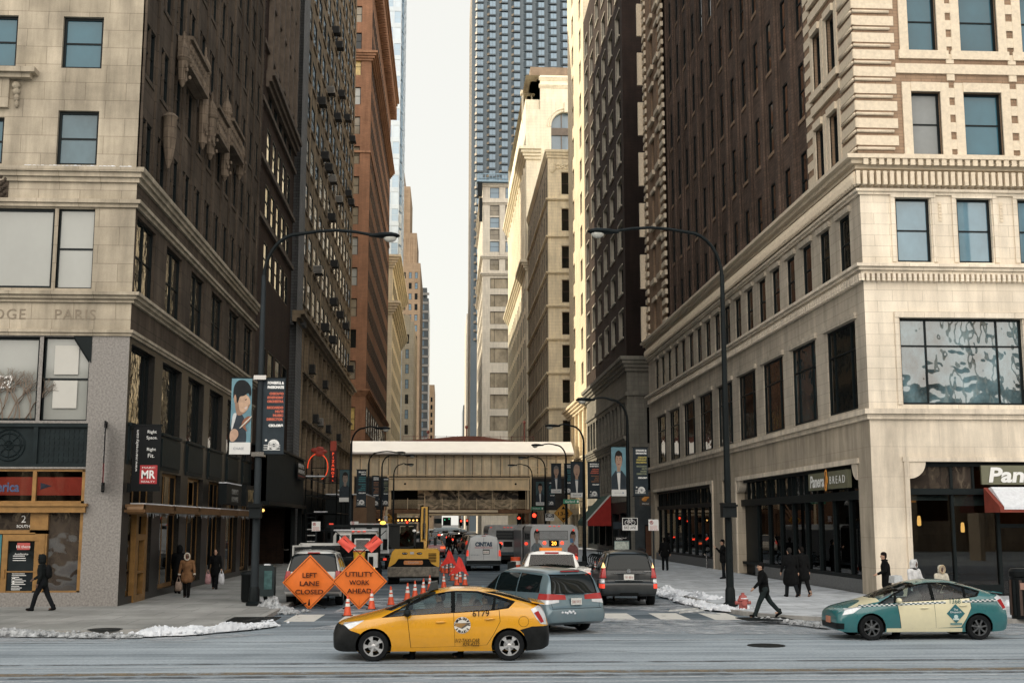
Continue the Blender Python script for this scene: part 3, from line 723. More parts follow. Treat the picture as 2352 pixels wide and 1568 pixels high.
# scalloped canopy with snow and icicles
mb=MB(); sn=MB(); ic=MB(); rnd=random.Random(8)
for k in range(6):
    a=40.3+4.5*k; b=a+4.42 if k<5 else 66
    mb.prism([(a*1.,3.32),(b,3.32),(b,3.2),(b-.35,3.06),(a+.35,3.06),(a,3.2)],-.62,-.02) ; mb.tube([(a+.1,-.1,3.16),(a+.1,-.62,3.16)],.17,12); D.box(mb,a,b,3.06,3.16,-.0,.66)
    D.box(sn,a+.5,b-.25,3.322,3.37,.05,.55)
    for j in range(22): 
        q=a+.5+(b-a-1)*j/22; h=rnd.uniform(.04,.2); ic.tube([(q,-.6,3.08),(q,-.6,3.08-h)],[.014,.002],4)
D.part('canopy',mb,plain('canopy_bronze',(.15,.08,.032),.5,.2,.25,4)); D.part('canopy_snow',sn,M_snow); D.part('icicle_row',ic,plain('ice',(.65,.68,.7),.15,0,0))
M_mid=brick('limestone_mid',(.17,.132,.098),(.14,.11,.082),(.08,.06,.045),.8,.4,.012,.9,.25,.3,.3,.8)  # limestone between the pale and shaded tones, dimmer light painted in
# carved brackets with pinnacles and balconies between
for i,(y,t,bt) in enumerate([(44.5,21.0,19.1),(48.55,22.0,17.95),(50.2,20.7,18.0),(53.6,22.0,18.05),(57.4,21.2,19.2)]):
    mb=MB(); mb.lathe([(.03,bt-.2),(.10,bt-.1),(.12,bt),(.17,bt+.05),(.17,bt+.3),(.19,bt+.45),(.20,t-1.1),(.25,t-1.05),(.27,t-.95),(.23,t-.9),(.24,t-.78),(.2,t-.6),(.11,t-.42),(.05,t-.25),(.07,t-.18),(.02,t+.1)],8,(y,-.34,0))
    for k in range(6): mb.sphere((y+.25*math.sin(k*1.9),-.52+.05*math.cos(k*2.3),bt+.1+.16*k),(.07,.07,.09),6)
    D.part('carved_bracket',mb,M_mid,auto=40)
mb=MB()
for a,b,v in ((44.8,48.2,19.9),(50.5,53.2,19.2),(54.,57.1,19.8)):
    mb=MB(); D.box(mb,a,b,v,v+1.0,.05,.5); D.box(mb,a,b,v+1.0,v+1.15,.05,.62); D.box(mb,a,b,v-.15,v,.05,.6)
    for k in range(int((b-a)/.4)):
        for j in range(2): mb.sphere((a+.2+k*.4,-.5,v+.28+.45*j),(.15,.07,.17),6)
    D.part('balcony',mb,M_mid)
mb=MB(); mb.lathe([(.04,15.3),(.14,15.6),(.2,16.0),(.25,16.4),(.25,17.1),(.31,17.2),(.15,17.35)],8,(43.0,-.3,0)); D.part('carved_bracket',mb,M_mid,auto=40)
shell(B,M_limeS,-150,XL,YL,66,62,'blt'); F.wall(M_lime,-150,-60,0,62,[])  # unseen leftward length of the block, added to keep sun off the road
B.finish()
# exchange / lunch blade signs
def sign_board(name,label,cat,F,a,b,v0,v1,o,m,th=.05,group=None):
    mb=MB(); F.box(mb,a,b,v0,v1,o,o+th); ob=mb.build(name,m); ob.location=F.T; ob.rotation_euler=(0,0,F.rot); return tag(ob,label,cat,group)
W_=Bld('x_','tmp',(0,0,0)); DATA.objects.remove(W_.root)
DL=Face(None,'L',XL)
s1=sign_board('shop_sign','dark currency exchange sign above the bronze canopy with snow on top','sign',DL,54.3,58.2,3.55,4.45,.45,M_dark,.35)
for i,t in enumerate(('CURRENCY','EXCHANGE')): put_text(t,plain('dim_white',(.20,.20,.19),.6,0,0),s1,DL.pt(56.4,4.12-.33*i,.815),(1,0,0),(0,0,1),size=.3,h=.24)
mb=MB(); DL.box(mb,54.3,58.2,4.45,4.5,.45,.8); o=mb.build('snow_cap',M_snow); o.parent=s1
s2=sign_board('shop_sign','dark LUNCH sign further along the bronze canopy','sign',DL,59.6,62.8,3.55,4.55,.45,M_dark,.35)
put_text('LUNCH',plain('dim_gold',(.32,.24,.12),.6,0,0),s2,DL.pt(61.2,4.05,.815),(1,0,0),(0,0,1),size=.4,h=.6,w=2.0)
# hanging realty banners: one faces the viewer on the pier, one on the street side
def realty(x,y,rot,label,wd=.9,full=True):
    t=empty('realty_banner',(x,y,0),label,'banner',rotz=rot)
    z0,z1=3.9,5.85
    mb=MB(); mb.box(-.02,wd+.03,-.03,.03,z1,z1+.06); mb.box(-.02,wd+.03,-.03,.03,z0-.16,z0-.0); mb.box(-.12,0,-.05,.05,z1-.1,z1+.1); mb.box(-.12,0,-.05,.05,z0-.2,z0+.1); mb.build('bracket',M_black,t)
    mb=MB(); mb.box(0,wd,-.012,.012,z0,z1); mb.build('cloth',M_ink,t)
    for sg in (1,):
        mb=MB(); mb.box(wd*.3,wd*.92,-.018,.018,z0+.08,z0+.68); mb.build('emblem',plain('realty_red',(.35,.015,.02),.5,0,0),t)
        put_text('MR',M_wtext,t,(wd*.61,-.021,z0+.38),(1,0,0),(0,0,1),size=.4,w=.44,h=.27,bold=.01)
        put_text('MARC',M_wtext,t,(wd*.61,-.021,z0+.60),(1,0,0),(0,0,1),size=.1,w=.42,h=.055); put_text('REALTY',M_wtext,t,(wd*.61,-.021,z0+.15),(1,0,0),(0,0,1),size=.1,w=.44,h=.055)
        put_text('www.marcrealty.com',M_wtext,t,(wd*.17,-.021,z0+1.15),(0,0,1),(-1,0,0),size=.1,w=1.35,h=.11)
        for i,s_ in enumerate(('Right','Space.','','Right','Fit.')):
            if s_: put_text(s_,M_wtext,t,(wd*.68,-.021,z1-.2-.19*i),(1,0,0),(0,0,1),size=.2,h=.13)
    return t
realty(-10.15,40.4,0.,'black MR Realty banner with red square beside the granite corner')
realty(-10.9,39.88,R(-76),'edge-on black realty banner mounted on the granite pier face',.85)
# ================================================================ LEFT ROW, BEYOND THE CORNER BLOCK
M_dkbrick=brick('dark_brown_brick',(.045,.025,.017),(.033,.019,.013),(.024,.018,.015),.42,.14,.012,.9,.4,.3,.35)
M_dktrim=plain('dark_stone_trim',(.11,.085,.065),.85,0,.3,2)
B=Bld('dark_brick_building','dark brown brick building with grey stone bands between the corner block and the tan tower',(XL-4,66.5,0))
D=B.face('L',XL-.15); F=B.face('F',66.5)
fl=[16.9+3.35*k for k in range(12)]
ops=[(69.0+2.3*i,70.5+2.3*i,z-.1,z+1.9,S_dk) for i in range(5) for z in fl[:10]]
D.wall(M_dkbrick,66.5,81.6,5.6,58,ops+[(68.6+3.2*i,71+3.2*i,9.5,12.8,S_dk) for i in range(4)],.1)
D.wall(plain('hoarding_dark',(.022,.028,.03),.7,0,.2,2),66.5,84,3.9,6.9,[],out=.9)
mb=MB(); D.box(mb,66.5,84,3.7,3.9,-2.5,1.1); D.box(mb,66.5,84,6.9,7.0,-1,1.0); D.part('entrance_canopy',mb,M_dark)
D.wall(M_dark,66.5,81.6,0,3.75,[],out=-2.6)
mb=MB()
for z in fl: D.box(mb,66.4,81.6,z+2.7,z+2.95,-.05,.16)
D.parts('stone_band',mb,M_dktrim)
cornice(D,68,81.6,27.6,28.6,.5,M_dktrim); 
mb=MB()
for i in range(6): D.box(mb,68.3+2.3*i,68.7+2.3*i,28.6,40,-.05,.3)
D.parts('pier',mb,M_dktrim)
mb=MB()
for k in range(70): mb.box(XL-.36,XL-.02,66.3,66.52,14+k*.42,14+k*.42+.27)
B.part('quoin',mb,M_dkbrick)
shell(B,M_dkbrick,-50,XL-.15,66.5,81.6,58,'bltf')
mb=MB()
for a in (68.5,70.4): mb.sphere((a,-.2,3.45),.09,8)
D.parts('entrance_lamp',mb,M_glow)
for a in (80.,83.6):
    mb=MB(); D.box(mb,a,a+.25,0,3.8,.6,.85); D.part('canopy_post',mb,M_dark)
B.finish()
DL=Face(None,'L',XL)
s=sign_board('hoarding_sign','small BULLEY & ANDREWS sign on the dark hoarding left of the red neon','sign',DL,78.6,82.6,5.55,6.6,.93,M_ink,.05)
put_text('BULLEY &\nANDREWS',M_wtext,s,DL.pt(80.6,6.22,.985),(1,0,0),(0,0,1),size=.4,w=3.4,h=.6,align='LEFT')
mb=MB(); DL.box(mb,78.8,82.4,5.72,5.78,.98,.985); o=mb.build('stripe',plain('sign_red',(.4,.05,.03),.6,0,0)); o.parent=s
# ---- tan tower with window air conditioners
M_greybrick=brick('pale_grey_brick',(.22,.225,.225),(.185,.19,.195),(.12,.12,.125),.62,.21,.02,.9,.4,.15,.15)
M_tan=brick('tan_terracotta',(.22,.17,.115),(.185,.145,.098),(.10,.078,.055),.9,.34,.012,.9,.3,.25,.4)
B=Bld('tan_office_tower','tall tan office block with rows of window air conditioners and a pale grey brick corner',(XL-4,84,0))
D=B.face('L',XL); F=B.face('F',84)
flz=[17.75+3.42*k for k in range(13)]
ops=[(86.15+3.42*i,88.6+3.42*i,z+.7,z+2.85,('double',M_frame,G_dark,True)) for i in range(13) for z in flz]
D.wall(M_tan,85.4,131.5,16.9,64,vary(ops,[S_dk,S_dk,S_dk,('double',M_frame,G_blind,True)],3),.07)
low=[(86.3+3.42*i,88.5+3.42*i,z,z+2.45,S_dk) for i in range(13) for z in (10.3,13.7)]+[(86.3+3.42*i,88.5+3.42*i,7.1,9.0,S_dk) for i in range(13)]
D.wall(M_tan,85.4,131.5,5.2,16.2,low,.2)
D.wall(M_dark,84,131.5,0,5.2,[(87+7*i,92.5+7*i,.5,3.4,S_tri) for i in range(6)],.5)
D.wall(M_greybrick,82,85.4,0,64,[],out=.22); F.wall(M_greybrick,XL-.6,XL+.22,5,64,[]); F.wall(M_dkbrick,-60,XL-.6,0,64,[])
cornice(D,81.8,132,16.2,16.95,.75,M_tan); cornice(D,85.4,131.7,9.55,9.95,.5,M_tan,'string_course'); cornice(D,85.4,131.7,12.95,13.3,.4,M_tan,'string_course')
mb=MB(); mb.box(XL-.7,XL+.5,83.8,85.5,16.3,17.1); B.part('pier_cap',mb,M_greybrick)
mb=MB()
for i in range(14): D.box(mb,85.5+3.42*i,86.05+3.42*i,5.2,16.2,-.05,.3)
for i in range(14): D.box(mb,85.55+3.42*i,86.0+3.42*i,16.95,64,-.05,.05)
D.parts('pier',mb,M_tan)
mb=MB()
for k in range(13):
    for i in range(13): D.box(mb,86.1+3.42*i,88.5+3.42*i,flz[k]+.52,flz[k]+.7,-.05,.10)
D.parts('sill',mb,M_tan)
shell(B,M_tan,-45,XL,84,131.5,64,'blt')
B.finish()
def air_con(y,z,light):
    t=empty('air_conditioner',(XL+.0,y,z),'','air conditioner','air conditioners hung in the tan tower windows')
    t['label']='%s air conditioner jutting from a window of the tan tower'%('pale' if light else 'dark')
    mb=MB(); mb.box(-.25,.62,-.42,.42,.06,.66); mb.build('casing',plain('ac_pale',(.22,.21,.19),.6,0,.15,3) if light else plain('ac_dark',(.035,.035,.035),.6,0,.15,3),t)
    mb=MB(); mb.box(-.2,.7,-.46,.46,0,.05); mb.tube([(.66,-.4,0),(0,-.4,-.45)],.02,5); mb.tube([(.66,.4,0),(0,.4,-.45)],.02,5); mb.build('bracket',M_black,t)
    mb=MB(); 
    for k in range(5): mb.box(-.0,.58,-.435,-.42,.12+k*.1,.16+k*.1)
    mb.build('grille',M_black,t)
Zp=lambda x,y:PX((650+x/2.24)/1.435,(y/2.24)/1.435,XL)
acs=[(1008,410,0),(890,610,0),(1052,645,0),(1090,800,0),(965,840,1),(1022,880,0),(1128,940,0),(920,1095,0),(948,1225,0),(1100,1370,0),(1112,1485,0),(985,1365,1),(962,1550,0),(1025,290,0),(1030,1495,1)]
for x,y,l in acs:
    q=Zp(x,y); i=round((q[0]-87.3)/3.42); k=max(0,round((q[1]-.9-17.75)/3.42)); 
    air_con(87.3+3.42*i,17.75+3.42*k+.75,l)
Zq=lambda x,y:PX((650+x/1.742)/1.435,(650+y/1.742)/1.435,XL)
for x,y,l in [(768,290,0),(755,580,0),(800,685,0),(828,745,0),(675,465,1),(725,800,0),(758,840,0),(863,1000,0)]:
    q=Zq(x,y); i=round((q[0]-87.3)/3.42); k=max(0,round((q[1]-.9-17.75)/3.42)); air_con(87.3+3.42*i,17.75+3.42*k+.75,l)
for y,z,l in [(94.1,10.3,0),(97.6,10.3,1),(104.4,10.3,0),(114.7,10.3,0),(90.7,13.7,0),(100.9,13.7,0)]: air_con(y,z+.02,l)
# ---- red brick building over the far side of the cross street
M_redb=brick('orange_brick',(.26,.135,.08),(.22,.115,.07),(.15,.09,.06),.5,.16,.012,.9,.35,.18,.18,.3)
M_redt=brick('orange_terracotta',(.30,.165,.10),(.27,.145,.085),(.16,.09,.06),1.2,.5,.012,.85,.3,.2,.25,.3)
B=Bld('red_brick_building','orange red brick office building with a heavy bracketed cornice on the left of the street',(XL-2,158,0))
F=B.face('F',158); D=B.face('L',XL)
S_bl=('double',M_frame,G_blind,True); S_ol=('double',M_frame,G_amber,True)
zz=[66.1,69.95]; fr=[21.2+4.12*k for k in range(11)]
ops=[(-12.7,-11.65,z,z+2.45,None) for z in fr]+[(-12.7,-11.65,z,z+2.3,None) for z in (66.1,69.9,73.5)]+[(-12.7,-11.6,14.6,17.6,None),(-12.7,-11.6,10,12.5,None)]
ops+=[(a[0]-3.4,a[1]-3.4,a[2],a[3],None) for a in ops]
F.wall(M_redb,-32,XL,0,78,vary(ops,[S_bl,S_bl,S_dk,('double',M_frame,G_pale,True),S_ol],4),.3)
sop=[(159.4+2.65*i,160.6+2.65*i,z,z+2.3,None) for i in range(21) for z in fr+[66.1,69.9]]+[(159.2+5.3*i,162.8+5.3*i,14.4,17.8,None) for i in range(10)]
D.wall(M_redb,158,215,0,78,vary(sop,[('double',M_frame,G_dark,False),('double',M_frame,G_blind,False)],5),.04)
mb=MB()
for i in range(22): D.box(mb,158.05+2.65*i,159.1+2.65*i,19.9,64,-.05,.03)
D.parts('pier',mb,M_redb)
def box_wrap(name,v0,v1,o,m,steps=3): wrap(B,m,name,XL,158,-1,-32,215,v0,v1,o,steps)
box_wrap('cornice',19.1,19.9,.55,M_redt,4); box_wrap('cornice',64.4,65.6,.9,M_redt,4); box_wrap('string_course',51.6,51.9,.15,M_redt,1)
wrap(B,M_redt,'roof_cornice',XL,158,-1,-32,215,76.6,79,1.5,5)
mb=MB()
for i in range(60): D.box(mb,158.3+.95*i,158.7+.95*i,75.4,77.3,0,1.1)
D.parts('cornice_bracket',mb,M_redt)
shell(B,M_redb,-32,XL,158,215,78,'blt'); B.finish()
# ---- small cream building with two cornices
M_cream=brick('cream_terracotta',(.80,.69,.50),(.76,.65,.46),(.5,.43,.31),1.1,.45,.012,.8,.25,.12,.15,.3)
B=Bld('cream_cornice_building','small cream building with two deep overhanging cornices beyond the red brick block',(-12,216,0))
D=B.face('L',-9.6); F=B.face('F',216)
F.wall(M_cream,-30,-9.6,0,50,[]); 
D.wall(M_cream,216,262,0,50,[(218+3.4*i,219.7+3.4*i,6+4.2*k,8.9+4.2*k,('double',M_frame,G_blind,False)) for i in range(13) for k in range(10)],.06)
for v in (48.2,39.8): wrap(B,M_cream,'cornice',-9.6,216,-1,-30,262,v,v+2.2,1.5,5)
mb=MB()
for i in range(14): D.box(mb,216.6+3.4*i,217.6+3.4*i,4,39.8,-.05,.06)
D.parts('pier',mb,M_cream)
shell(B,M_cream,-30,-9.6,216,262,50,'blt'); B.finish()
# ---- pale blue glass tower
M_gt=plain('blue_mullion',(.50,.56,.60),.4,0,.1,.3)
B=Bld('glass_tower','slender pale blue glass tower rising out of view above the red brick building',(-20,268,0))
F=B.face('F',268); D=B.face('L',-10.75)
def strip(F,a,b,z0,z1,ph,nw,g1,g2):
    st=[('thin',M_gt,g1,False),('thin',M_gt,g2,False)]; n=int((z1-z0)/ph); w_=(b-a)/nw
    return [(a+i*w_+.12,a+(i+1)*w_-.12,z0+k*ph+.9,z0+(k+1)*ph-.15,st[(i+k)%2]) for i in range(nw) for k in range(n)]
G_sky1=glass('glass_sky',(.34,.45,.55),.05,1.6,0,amt=.1,nscale=.05); G_sky2=glass('glass_sky_pale',(.50,.58,.64),.05,1.6,0,amt=.1,nscale=.05)
F.wall(M_gt,-34,-10.75,0,190,strip(F,-16,-10.75,30,190,3.9,3,G_sky1,G_sky2),.15); D.wall(M_gt,268,300,0,190,strip(D,268,300,30,190,3.9,8,G_sky2,G_sky1),.15)
# saw-tooth bay at the corner
bay=MB()
for k in range(40):
    z=34+3.9*k; bay.prism([(-10.73,270),(-10.3,272.5),(-10.73,275)],z,z+3.3,0,'xy'); 
B.parts('glass_bay',bay,G_sky1)
shell(B,M_gt,-34,-10.75,268,300,190,'blt'); B.finish()
# ---- stepped brown tower, low tan block and far dark glass tower
M_brownt=brick('brown_tower_stone',(.33,.24,.16),(.29,.21,.14),(.17,.13,.09),2.,.9,.02,.9,.2,.15,.15,.1)
S_far=('double',M_frame,G_dark,False); S_farb=('double',M_frame,G_blue,False)
B=Bld('stepped_brown_tower','tall stepped brown stone tower far down the left side of the street',(-20,420,0))
F=B.face('F',420)
F.wall(M_brownt,-40,-9.0,0,93,[(-21.4+2.1*i,-20.4+2.1*i,50+3.75*k,52.2+3.75*k,pick([S_far,S_farb],i*7+k)) for i in range(6) for k in range(11)],.25)
D=B.face('L',-9.0); D.wall(M_brownt,420,470,0,93,[(423+3*i,424.5+3*i,20+3.75*k,22.2+3.75*k,S_far) for i in range(14) for k in range(19)],.25)
for x0,x1,y0,z0,z1 in ((-36,-10.4,421,93,104),(-30,-13.0,425,104,122),(-28,-15.3,428,122,128)):
    mb=MB(); mb.box(x0,x1,y0,y0+30,z0,z1)
    for k in range(int((x1-x0)/1.6)): mb.box(x0+.3+k*1.6,x0+.9+k*1.6,y0-.35,y0,z0,z1-1.5)
    B.part('setback',mb,M_brownt)
shell(B,M_brownt,-40,-9.0,420,470,93,'blt'); B.finish()
M_tan2=brick('warm_grey_stone',(.42,.36,.27),(.38,.33,.245),(.24,.2,.16),1.6,.6,.015,.9,.2,.15,.15,.15)
B=Bld('grey_tan_block','low grey tan office block with paired windows in front of the stepped brown tower',(-16,300,0))
F=B.face('F',300); D=B.face('L',-7.9)
ops=[(-11.6+1.35*i+(.35 if i%2 else 0),-10.75+1.35*i+(.35 if i%2 else 0),5.6+3.75*k,7.9+3.75*k,pick([S_far,S_farb,S_far],i*3+k)) for i in range(-3,2) for k in range(12)]
F.wall(M_tan2,-30,-7.9,0,52.4,ops,.25); D.wall(M_tan2,300,340,0,52.4,[(302+3*i,303.6+3*i,5.6+3.75*k,7.9+3.75*k,S_far) for i in range(12) for k in range(12)],.25)
mb=MB(); mb.box(-26,-8.9,301,320,52.4,54.2); B.part('setback',mb,M_tan2)
shell(B,M_tan2,-30,-7.9,300,340,52.4,'blt'); B.finish()
M_dg=plain('dark_glass_wall',(.06,.075,.085),.3,.1,.2,.2)
B=Bld('dark_glass_tower','dark glass tower with a white flank far down the left side of the street',(-12,520,0))
F=B.face('F',520); D=B.face('L',-7.4)
F.wall(M_dg,-34,-7.4,0,99,[(-33+2.2*i,-31.2+2.2*i,12+3.9*k,14.4+3.9*k,('thin0',M_dg,G_blue,False)) for i in range(7,11) for k in range(22)],.1)
D.wall(M_white,520,570,0,99,[(522+4*i,524+4*i,12+3.9*k,14.4+3.9*k,('thin0',M_dg,G_blue,False)) for i in range(11) for k in range(22)],.1)
mb=MB(); mb.box(-13,-8.2,522,540,99,104); mb.box(-14.5,-9.5,521,540,99,101); B.part('roof_plant',mb,M_dg)
mb=MB()
for k in range(23): mb.box(-34,-7.2,519.7,520,14.6+3.9*k,15.6+3.9*k)
B.parts('floor_band',mb,plain('band_grey',(.30,.29,.27),.7,0,.1,.2))
shell(B,M_dg,-34,-7.4,520,570,99,'blt'); B.finish()
B=Bld('distant_block','narrow tan block at the far end of the left side of the street',(-12,640,0))
F=B.face('F',640); F.wall(M_brownt,-40,-5.6,0,75,[(-13+1.8*i,-12+1.8*i,6+4*k,8.4+4*k,S_far) for i in range(4) for k in range(16)],.2); D=B.face('L',-5.6); D.wall(M_brownt,640,690,0,75,[],.2); shell(B,M_brownt,-40,-5.6,640,690,75,'blt'); B.finish()
# ================================================================ RIGHT CORNER BUILDING
XR=15.6; YR=44.; ZR0=16.55
M_tc=brick('cream_block',(.78,.695,.57),(.72,.635,.515),(.46,.39,.30),1.15,.42,.008,.8,.22,.14,.16,.45)
M_tcp=brick('cream_slab',(.68,.60,.485),(.64,.56,.45),(.46,.39,.31),2.6,1.1,.008,.8,.15,.16,.22,.4)
M_tcs=brick('cream_block_shaded',(.50,.445,.36),(.455,.40,.325),(.27,.23,.18),1.15,.42,.008,.8,.22,.18,.2,.45); M_tcps=brick('cream_slab_shaded',(.43,.37,.285),(.40,.345,.27),(.28,.235,.18),2.6,1.1,.008,.8,.15,.2,.25,.4); M_ornd=plain('ornament_shaded',(.42,.35,.265),.8,0,.25,7,.5)  # street-side copies of the cream blocks, with street shade mixed into their colours
M_band=brick('tan_brick',(.33,.225,.15),(.29,.20,.135),(.22,.16,.11),.4,.13,.012,.9,.4,.15,.15)
M_orn=plain('cream_ornament',(.70,.60,.46),.8,0,.13,7,.4)
M_ribs=brick('ribbed_brown_brick',(.135,.092,.07),(.088,.062,.048),(.07,.053,.043),.5,.15,.014,.92,.45,.38,.25,.3)
M_deep=plain('store_black',(.007,.011,.012),.5,0,.2,3)
B=Bld('corner_terracotta_building','cream terracotta corner block with a bakery cafe on the ground floor right of the street',(XR+5,YR,0))
F=B.face('F',YR); D=B.face('R',XR)
x1=60
# upper banded storeys
up=[(16.6,19.1),(20.75,23.25),(24.9,27.4),(29.05,31.5)]
fops=[(17.75+p,18.9+p,a,b,S_teal) for p in (0,9.6) for a,b in up]+[(19.8+p,21.3+p,a,b,S_teal) for p in (0,4.8,9.6) for a,b in up]+[(22.25+p,23.7+p,a,b,S_teal) for p in (0,9.6) for a,b in up]
fops[0]=(*fops[0][:4],('double',M_frame,plain('shade_grey',(.22,.235,.235),.35,0,.08,2),True))
S_r1=('double',M_frame,G_dark,True)
sops=[(46.05+p,47.15+p,a,b,S_r1) for p in (0,1.85) for a,b in up]
F.wall(M_band,XR,x1,16.3,46,fops,.26); D.wall(M_band,YR,50.2,16.3,46,sops,.26)
# window surrounds, bands and rounded corner mouldings
mb=MB()
for a,b,v0,v1,_ in fops:
    if a>23: continue
    for q in ((a-.34,a,v0-.3,v1+.36),(b,b+.34,v0-.3,v1+.36),(a,b,v1,v1+.36),(a-.4,b+.4,v0-.34,v0)): F.box(mb,*q,-.05,.07 if q[1]-q[0]<1 else .10)
F.parts('window_surround',mb,M_orn)
mb=MB()
for a,b,v0,v1,_ in sops:
    for q in ((a-.3,a,v0-.3,v1+.3),(b,b+.3,v0-.3,v1+.3),(a,b,v1,v1+.3),(a-.33,b+.33,v0-.3,v0)): D.box(mb,*q,-.05,.06 if q[1]-q[0]<1 else .16)
D.parts('window_surround',mb,M_orn)
rb=MB()
for k in range(44):
    z=16.72+.685*k; rb.tube([(17.02,YR-.05,z+.08),(XR-.02,YR-.05,z+.08)],.062,8); rb.tube([(XR-.05,YR+.02,z+.08),(XR-.05,45.5,z+.08)],.062,8)
obF=MB(); obD=MB(); 
for k in range(44):
    z=16.72+.685*k
    F.box(obF,XR-.06,17.2,z+.22,z+.60,-.05,.035); D.box(obD,YR-.06,45.65,z+.22,z+.60,-.05,.035); D.box(obD,49.3,50.2,z+.22,z+.6,-.05,.035)
for z in (19.62,23.77,27.9): F.box(obF,17.2,x1,z+.2,z+.58,-.05,.09); D.box(obD,45.65,49.3,z+.2,z+.58,-.05,.10)
for k in range(30):
    for xx in (19.2,21.65): F.box(obF,xx,xx+.3,16.72+.685*k+.1,16.72+.685*k+.48,-.05,.06)
F.parts('ornament_band',obF,M_orn); D.parts('ornament_band',obD,M_orn)
B.parts('rounded_moulding',rb,M_orn,smooth=True)
# plain brown brick flank with stepped ribs and slit windows, then the far wing
Dk=B.face('R',XR+.35); RB=[50.22+2.565*i for i in range(14)]
rops=[(y+1.35,y+2.2,ZR0+4.15*k,ZR0+2.6+4.15*k,('double',M_frame,G_dark,True)) for y in RB[:13] for k in range(8)]
Dk.wall(M_ribs,50.2,84,16.3,48,rops,.1)
mb=MB()
for y in RB: Dk.box(mb,y-.05,y+1.15,16.4,48,-.05,.06)
Dk.parts('brick_pier',mb,M_ribs); mb=MB()
for y in RB: Dk.box(mb,y+.25,y+.75,16.4,48,.06,.16)
Dk.parts('brick_rib',mb,M_ribs); mb=MB()
for o in rops: Dk.box(mb,o[0]-.1,o[1]+.1,o[2]-.18,o[2],-.05,.05)
Dk.parts('sill',mb,M_band)
wing=[(85.6+2.6*i,86.7+2.6*i,16.6+4.12*k,19.1+4.12*k,S_r1) for i in range(2) for k in range(7)]
D.wall(M_band,84,92.3,16.3,48,wing,.26); 
mb=MB()
for k in range(46):
    z=16.5+.685*k; D.box(mb,84-.1,85.3,z+.2,z+.56,-.05,.14); D.box(mb,91.2,92.3,z+.2,z+.56,-.05,.14)
D.parts('quoin',mb,M_orn)
mb=MB()
for a,b,v0,v1,_ in wing: D.box(mb,a-.3,b+.3,v0-.35,v0,-.05,.22); D.box(mb,a-.3,b+.3,v1,v1+.3,-.05,.14)
D.parts('window_surround',mb,M_orn)
mb=MB()
for k in range(7): D.box(mb,92.3,92.55,16.6+4.12*k,19.3+4.12*k,-.5,.5)
D.parts('white_jamb',mb,M_orn)
# main cornice with egg-and-dart row and dentil course
wrap(B,M_orn,'cornice',XR,YR,1,x1,92.4,15.95,16.42,.62,3); wrap(B,M_tc,'cornice',XR,YR,1,x1,92.4,15.0,15.2,.2,2)
mb=MB()
for i in range(46): mb.box(XR-.25+.26*i,XR-.1+.26*i,YR-.42,YR,15.3,15.82)
for i in range(170): mb.sphere((XR-.24,YR-.2+.285*i,15.55),(.17,.115,.30),6)
B.parts('cornice_dentil',mb,M_orn,cap=100)
mb=MB()
for i in range(40): mb.box(XR+.0+.30*i,XR+.18+.30*i,YR-.575,YR-.5,16.02,16.30)
B.parts('cornice_rosette',mb,M_orn)
mb=MB(); rnd=random.Random(4)
for i in range(60): mb.sphere((XR-.4+i*.13,YR-.3+rnd.uniform(-.1,.1),16.42),(.13,.2,.03+rnd.uniform(0,.035)),7)
B.part('ledge_snow',mb,M_snow,smooth=True)
wrap(B,M_tc,'string_course',XR,YR,1,x1,92.4,11.95,12.3,.34,3)
mb=MB()
for i in range(64): mb.box(XR-.15+.2*i,XR-.04+.2*i,YR-.22,YR,11.66,11.93)
for i in range(150): mb.box(XR-.22,XR,YR-.15+.32*i,YR+.03+.32*i,11.66,11.93)
B.parts('small_dentil',mb,M_tc,cap=100)
wrap(B,M_tcp,'string_course',XR,YR,1,x1,92.4,6.5,6.88,.22,2)
# third and fourth storeys
S_top=('double',M_frame,glass('glass_sky_teal',(.12,.23,.30),.02,1.8,0,amt=.3,nscale=.35),True)  # sky reflection painted in as the teal glass colour
f4=[(16.95+2.37*i,18.28+2.37*i,12.42,14.9,S_top) for i in range(9)]
F.wall(M_tc,XR,x1,11.7,15.95,f4,.24)
s4=[(45.3+2.505*k,46.55+2.505*k,12.42,14.62,S_r1) for k in range(18)]
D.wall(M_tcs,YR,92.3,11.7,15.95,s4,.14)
G_wavy=glass('glass_sky_wavy',(.07,.12,.14),.02,2.1,.9,.9,amt=.9,nscale=1.0)  # strong noise in the glass colour imitates squiggly reflections
f3=[(16.9+6.3*i,21.6+6.3*i,7.05,10.3,('grid',M_frame,G_wavy,True)) for i in range(3)]
F.wall(M_tc,XR,x1,6.5,11.7,f3,.28)
G_side=glass('glass_side',(.02,.034,.038),.02,1.6,.4,.8,amt=.7)
s3=[(45.15+5.03*k,48.65+5.03*k,7.0,10.4,('grid',M_frame,(G_dark,G_side,G_dark2)[k%3],True)) for k in range(9)]
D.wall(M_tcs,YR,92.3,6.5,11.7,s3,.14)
mb=MB()
for a,b,v0,v1,_ in f3[:1]+f4[:3]: F.box(mb,a-.2,b+.2,v1,v1+.22,-.05,.09); F.box(mb,a-.2,a-.05,v0,v1,-.05,.06); F.box(mb,b+.05,b+.2,v0,v1,-.05,.06)
F.parts('window_surround',mb,M_tc)
mb=MB()
for a,b,v0,v1,_ in s3+s4: D.box(mb,a-.25,b+.25,v1+.02,v1+.24,-.05,.12); 
D.parts('window_head',mb,M_tcs)
mb=MB()
for k in range(3):
    for j in range(6): F.box(mb,18.6+2.37*k,18.72+2.37*k,14.0+.13*j,14.1+.13*j,-.05,.03)
F.part('stone_pendant',mb,M_orn)
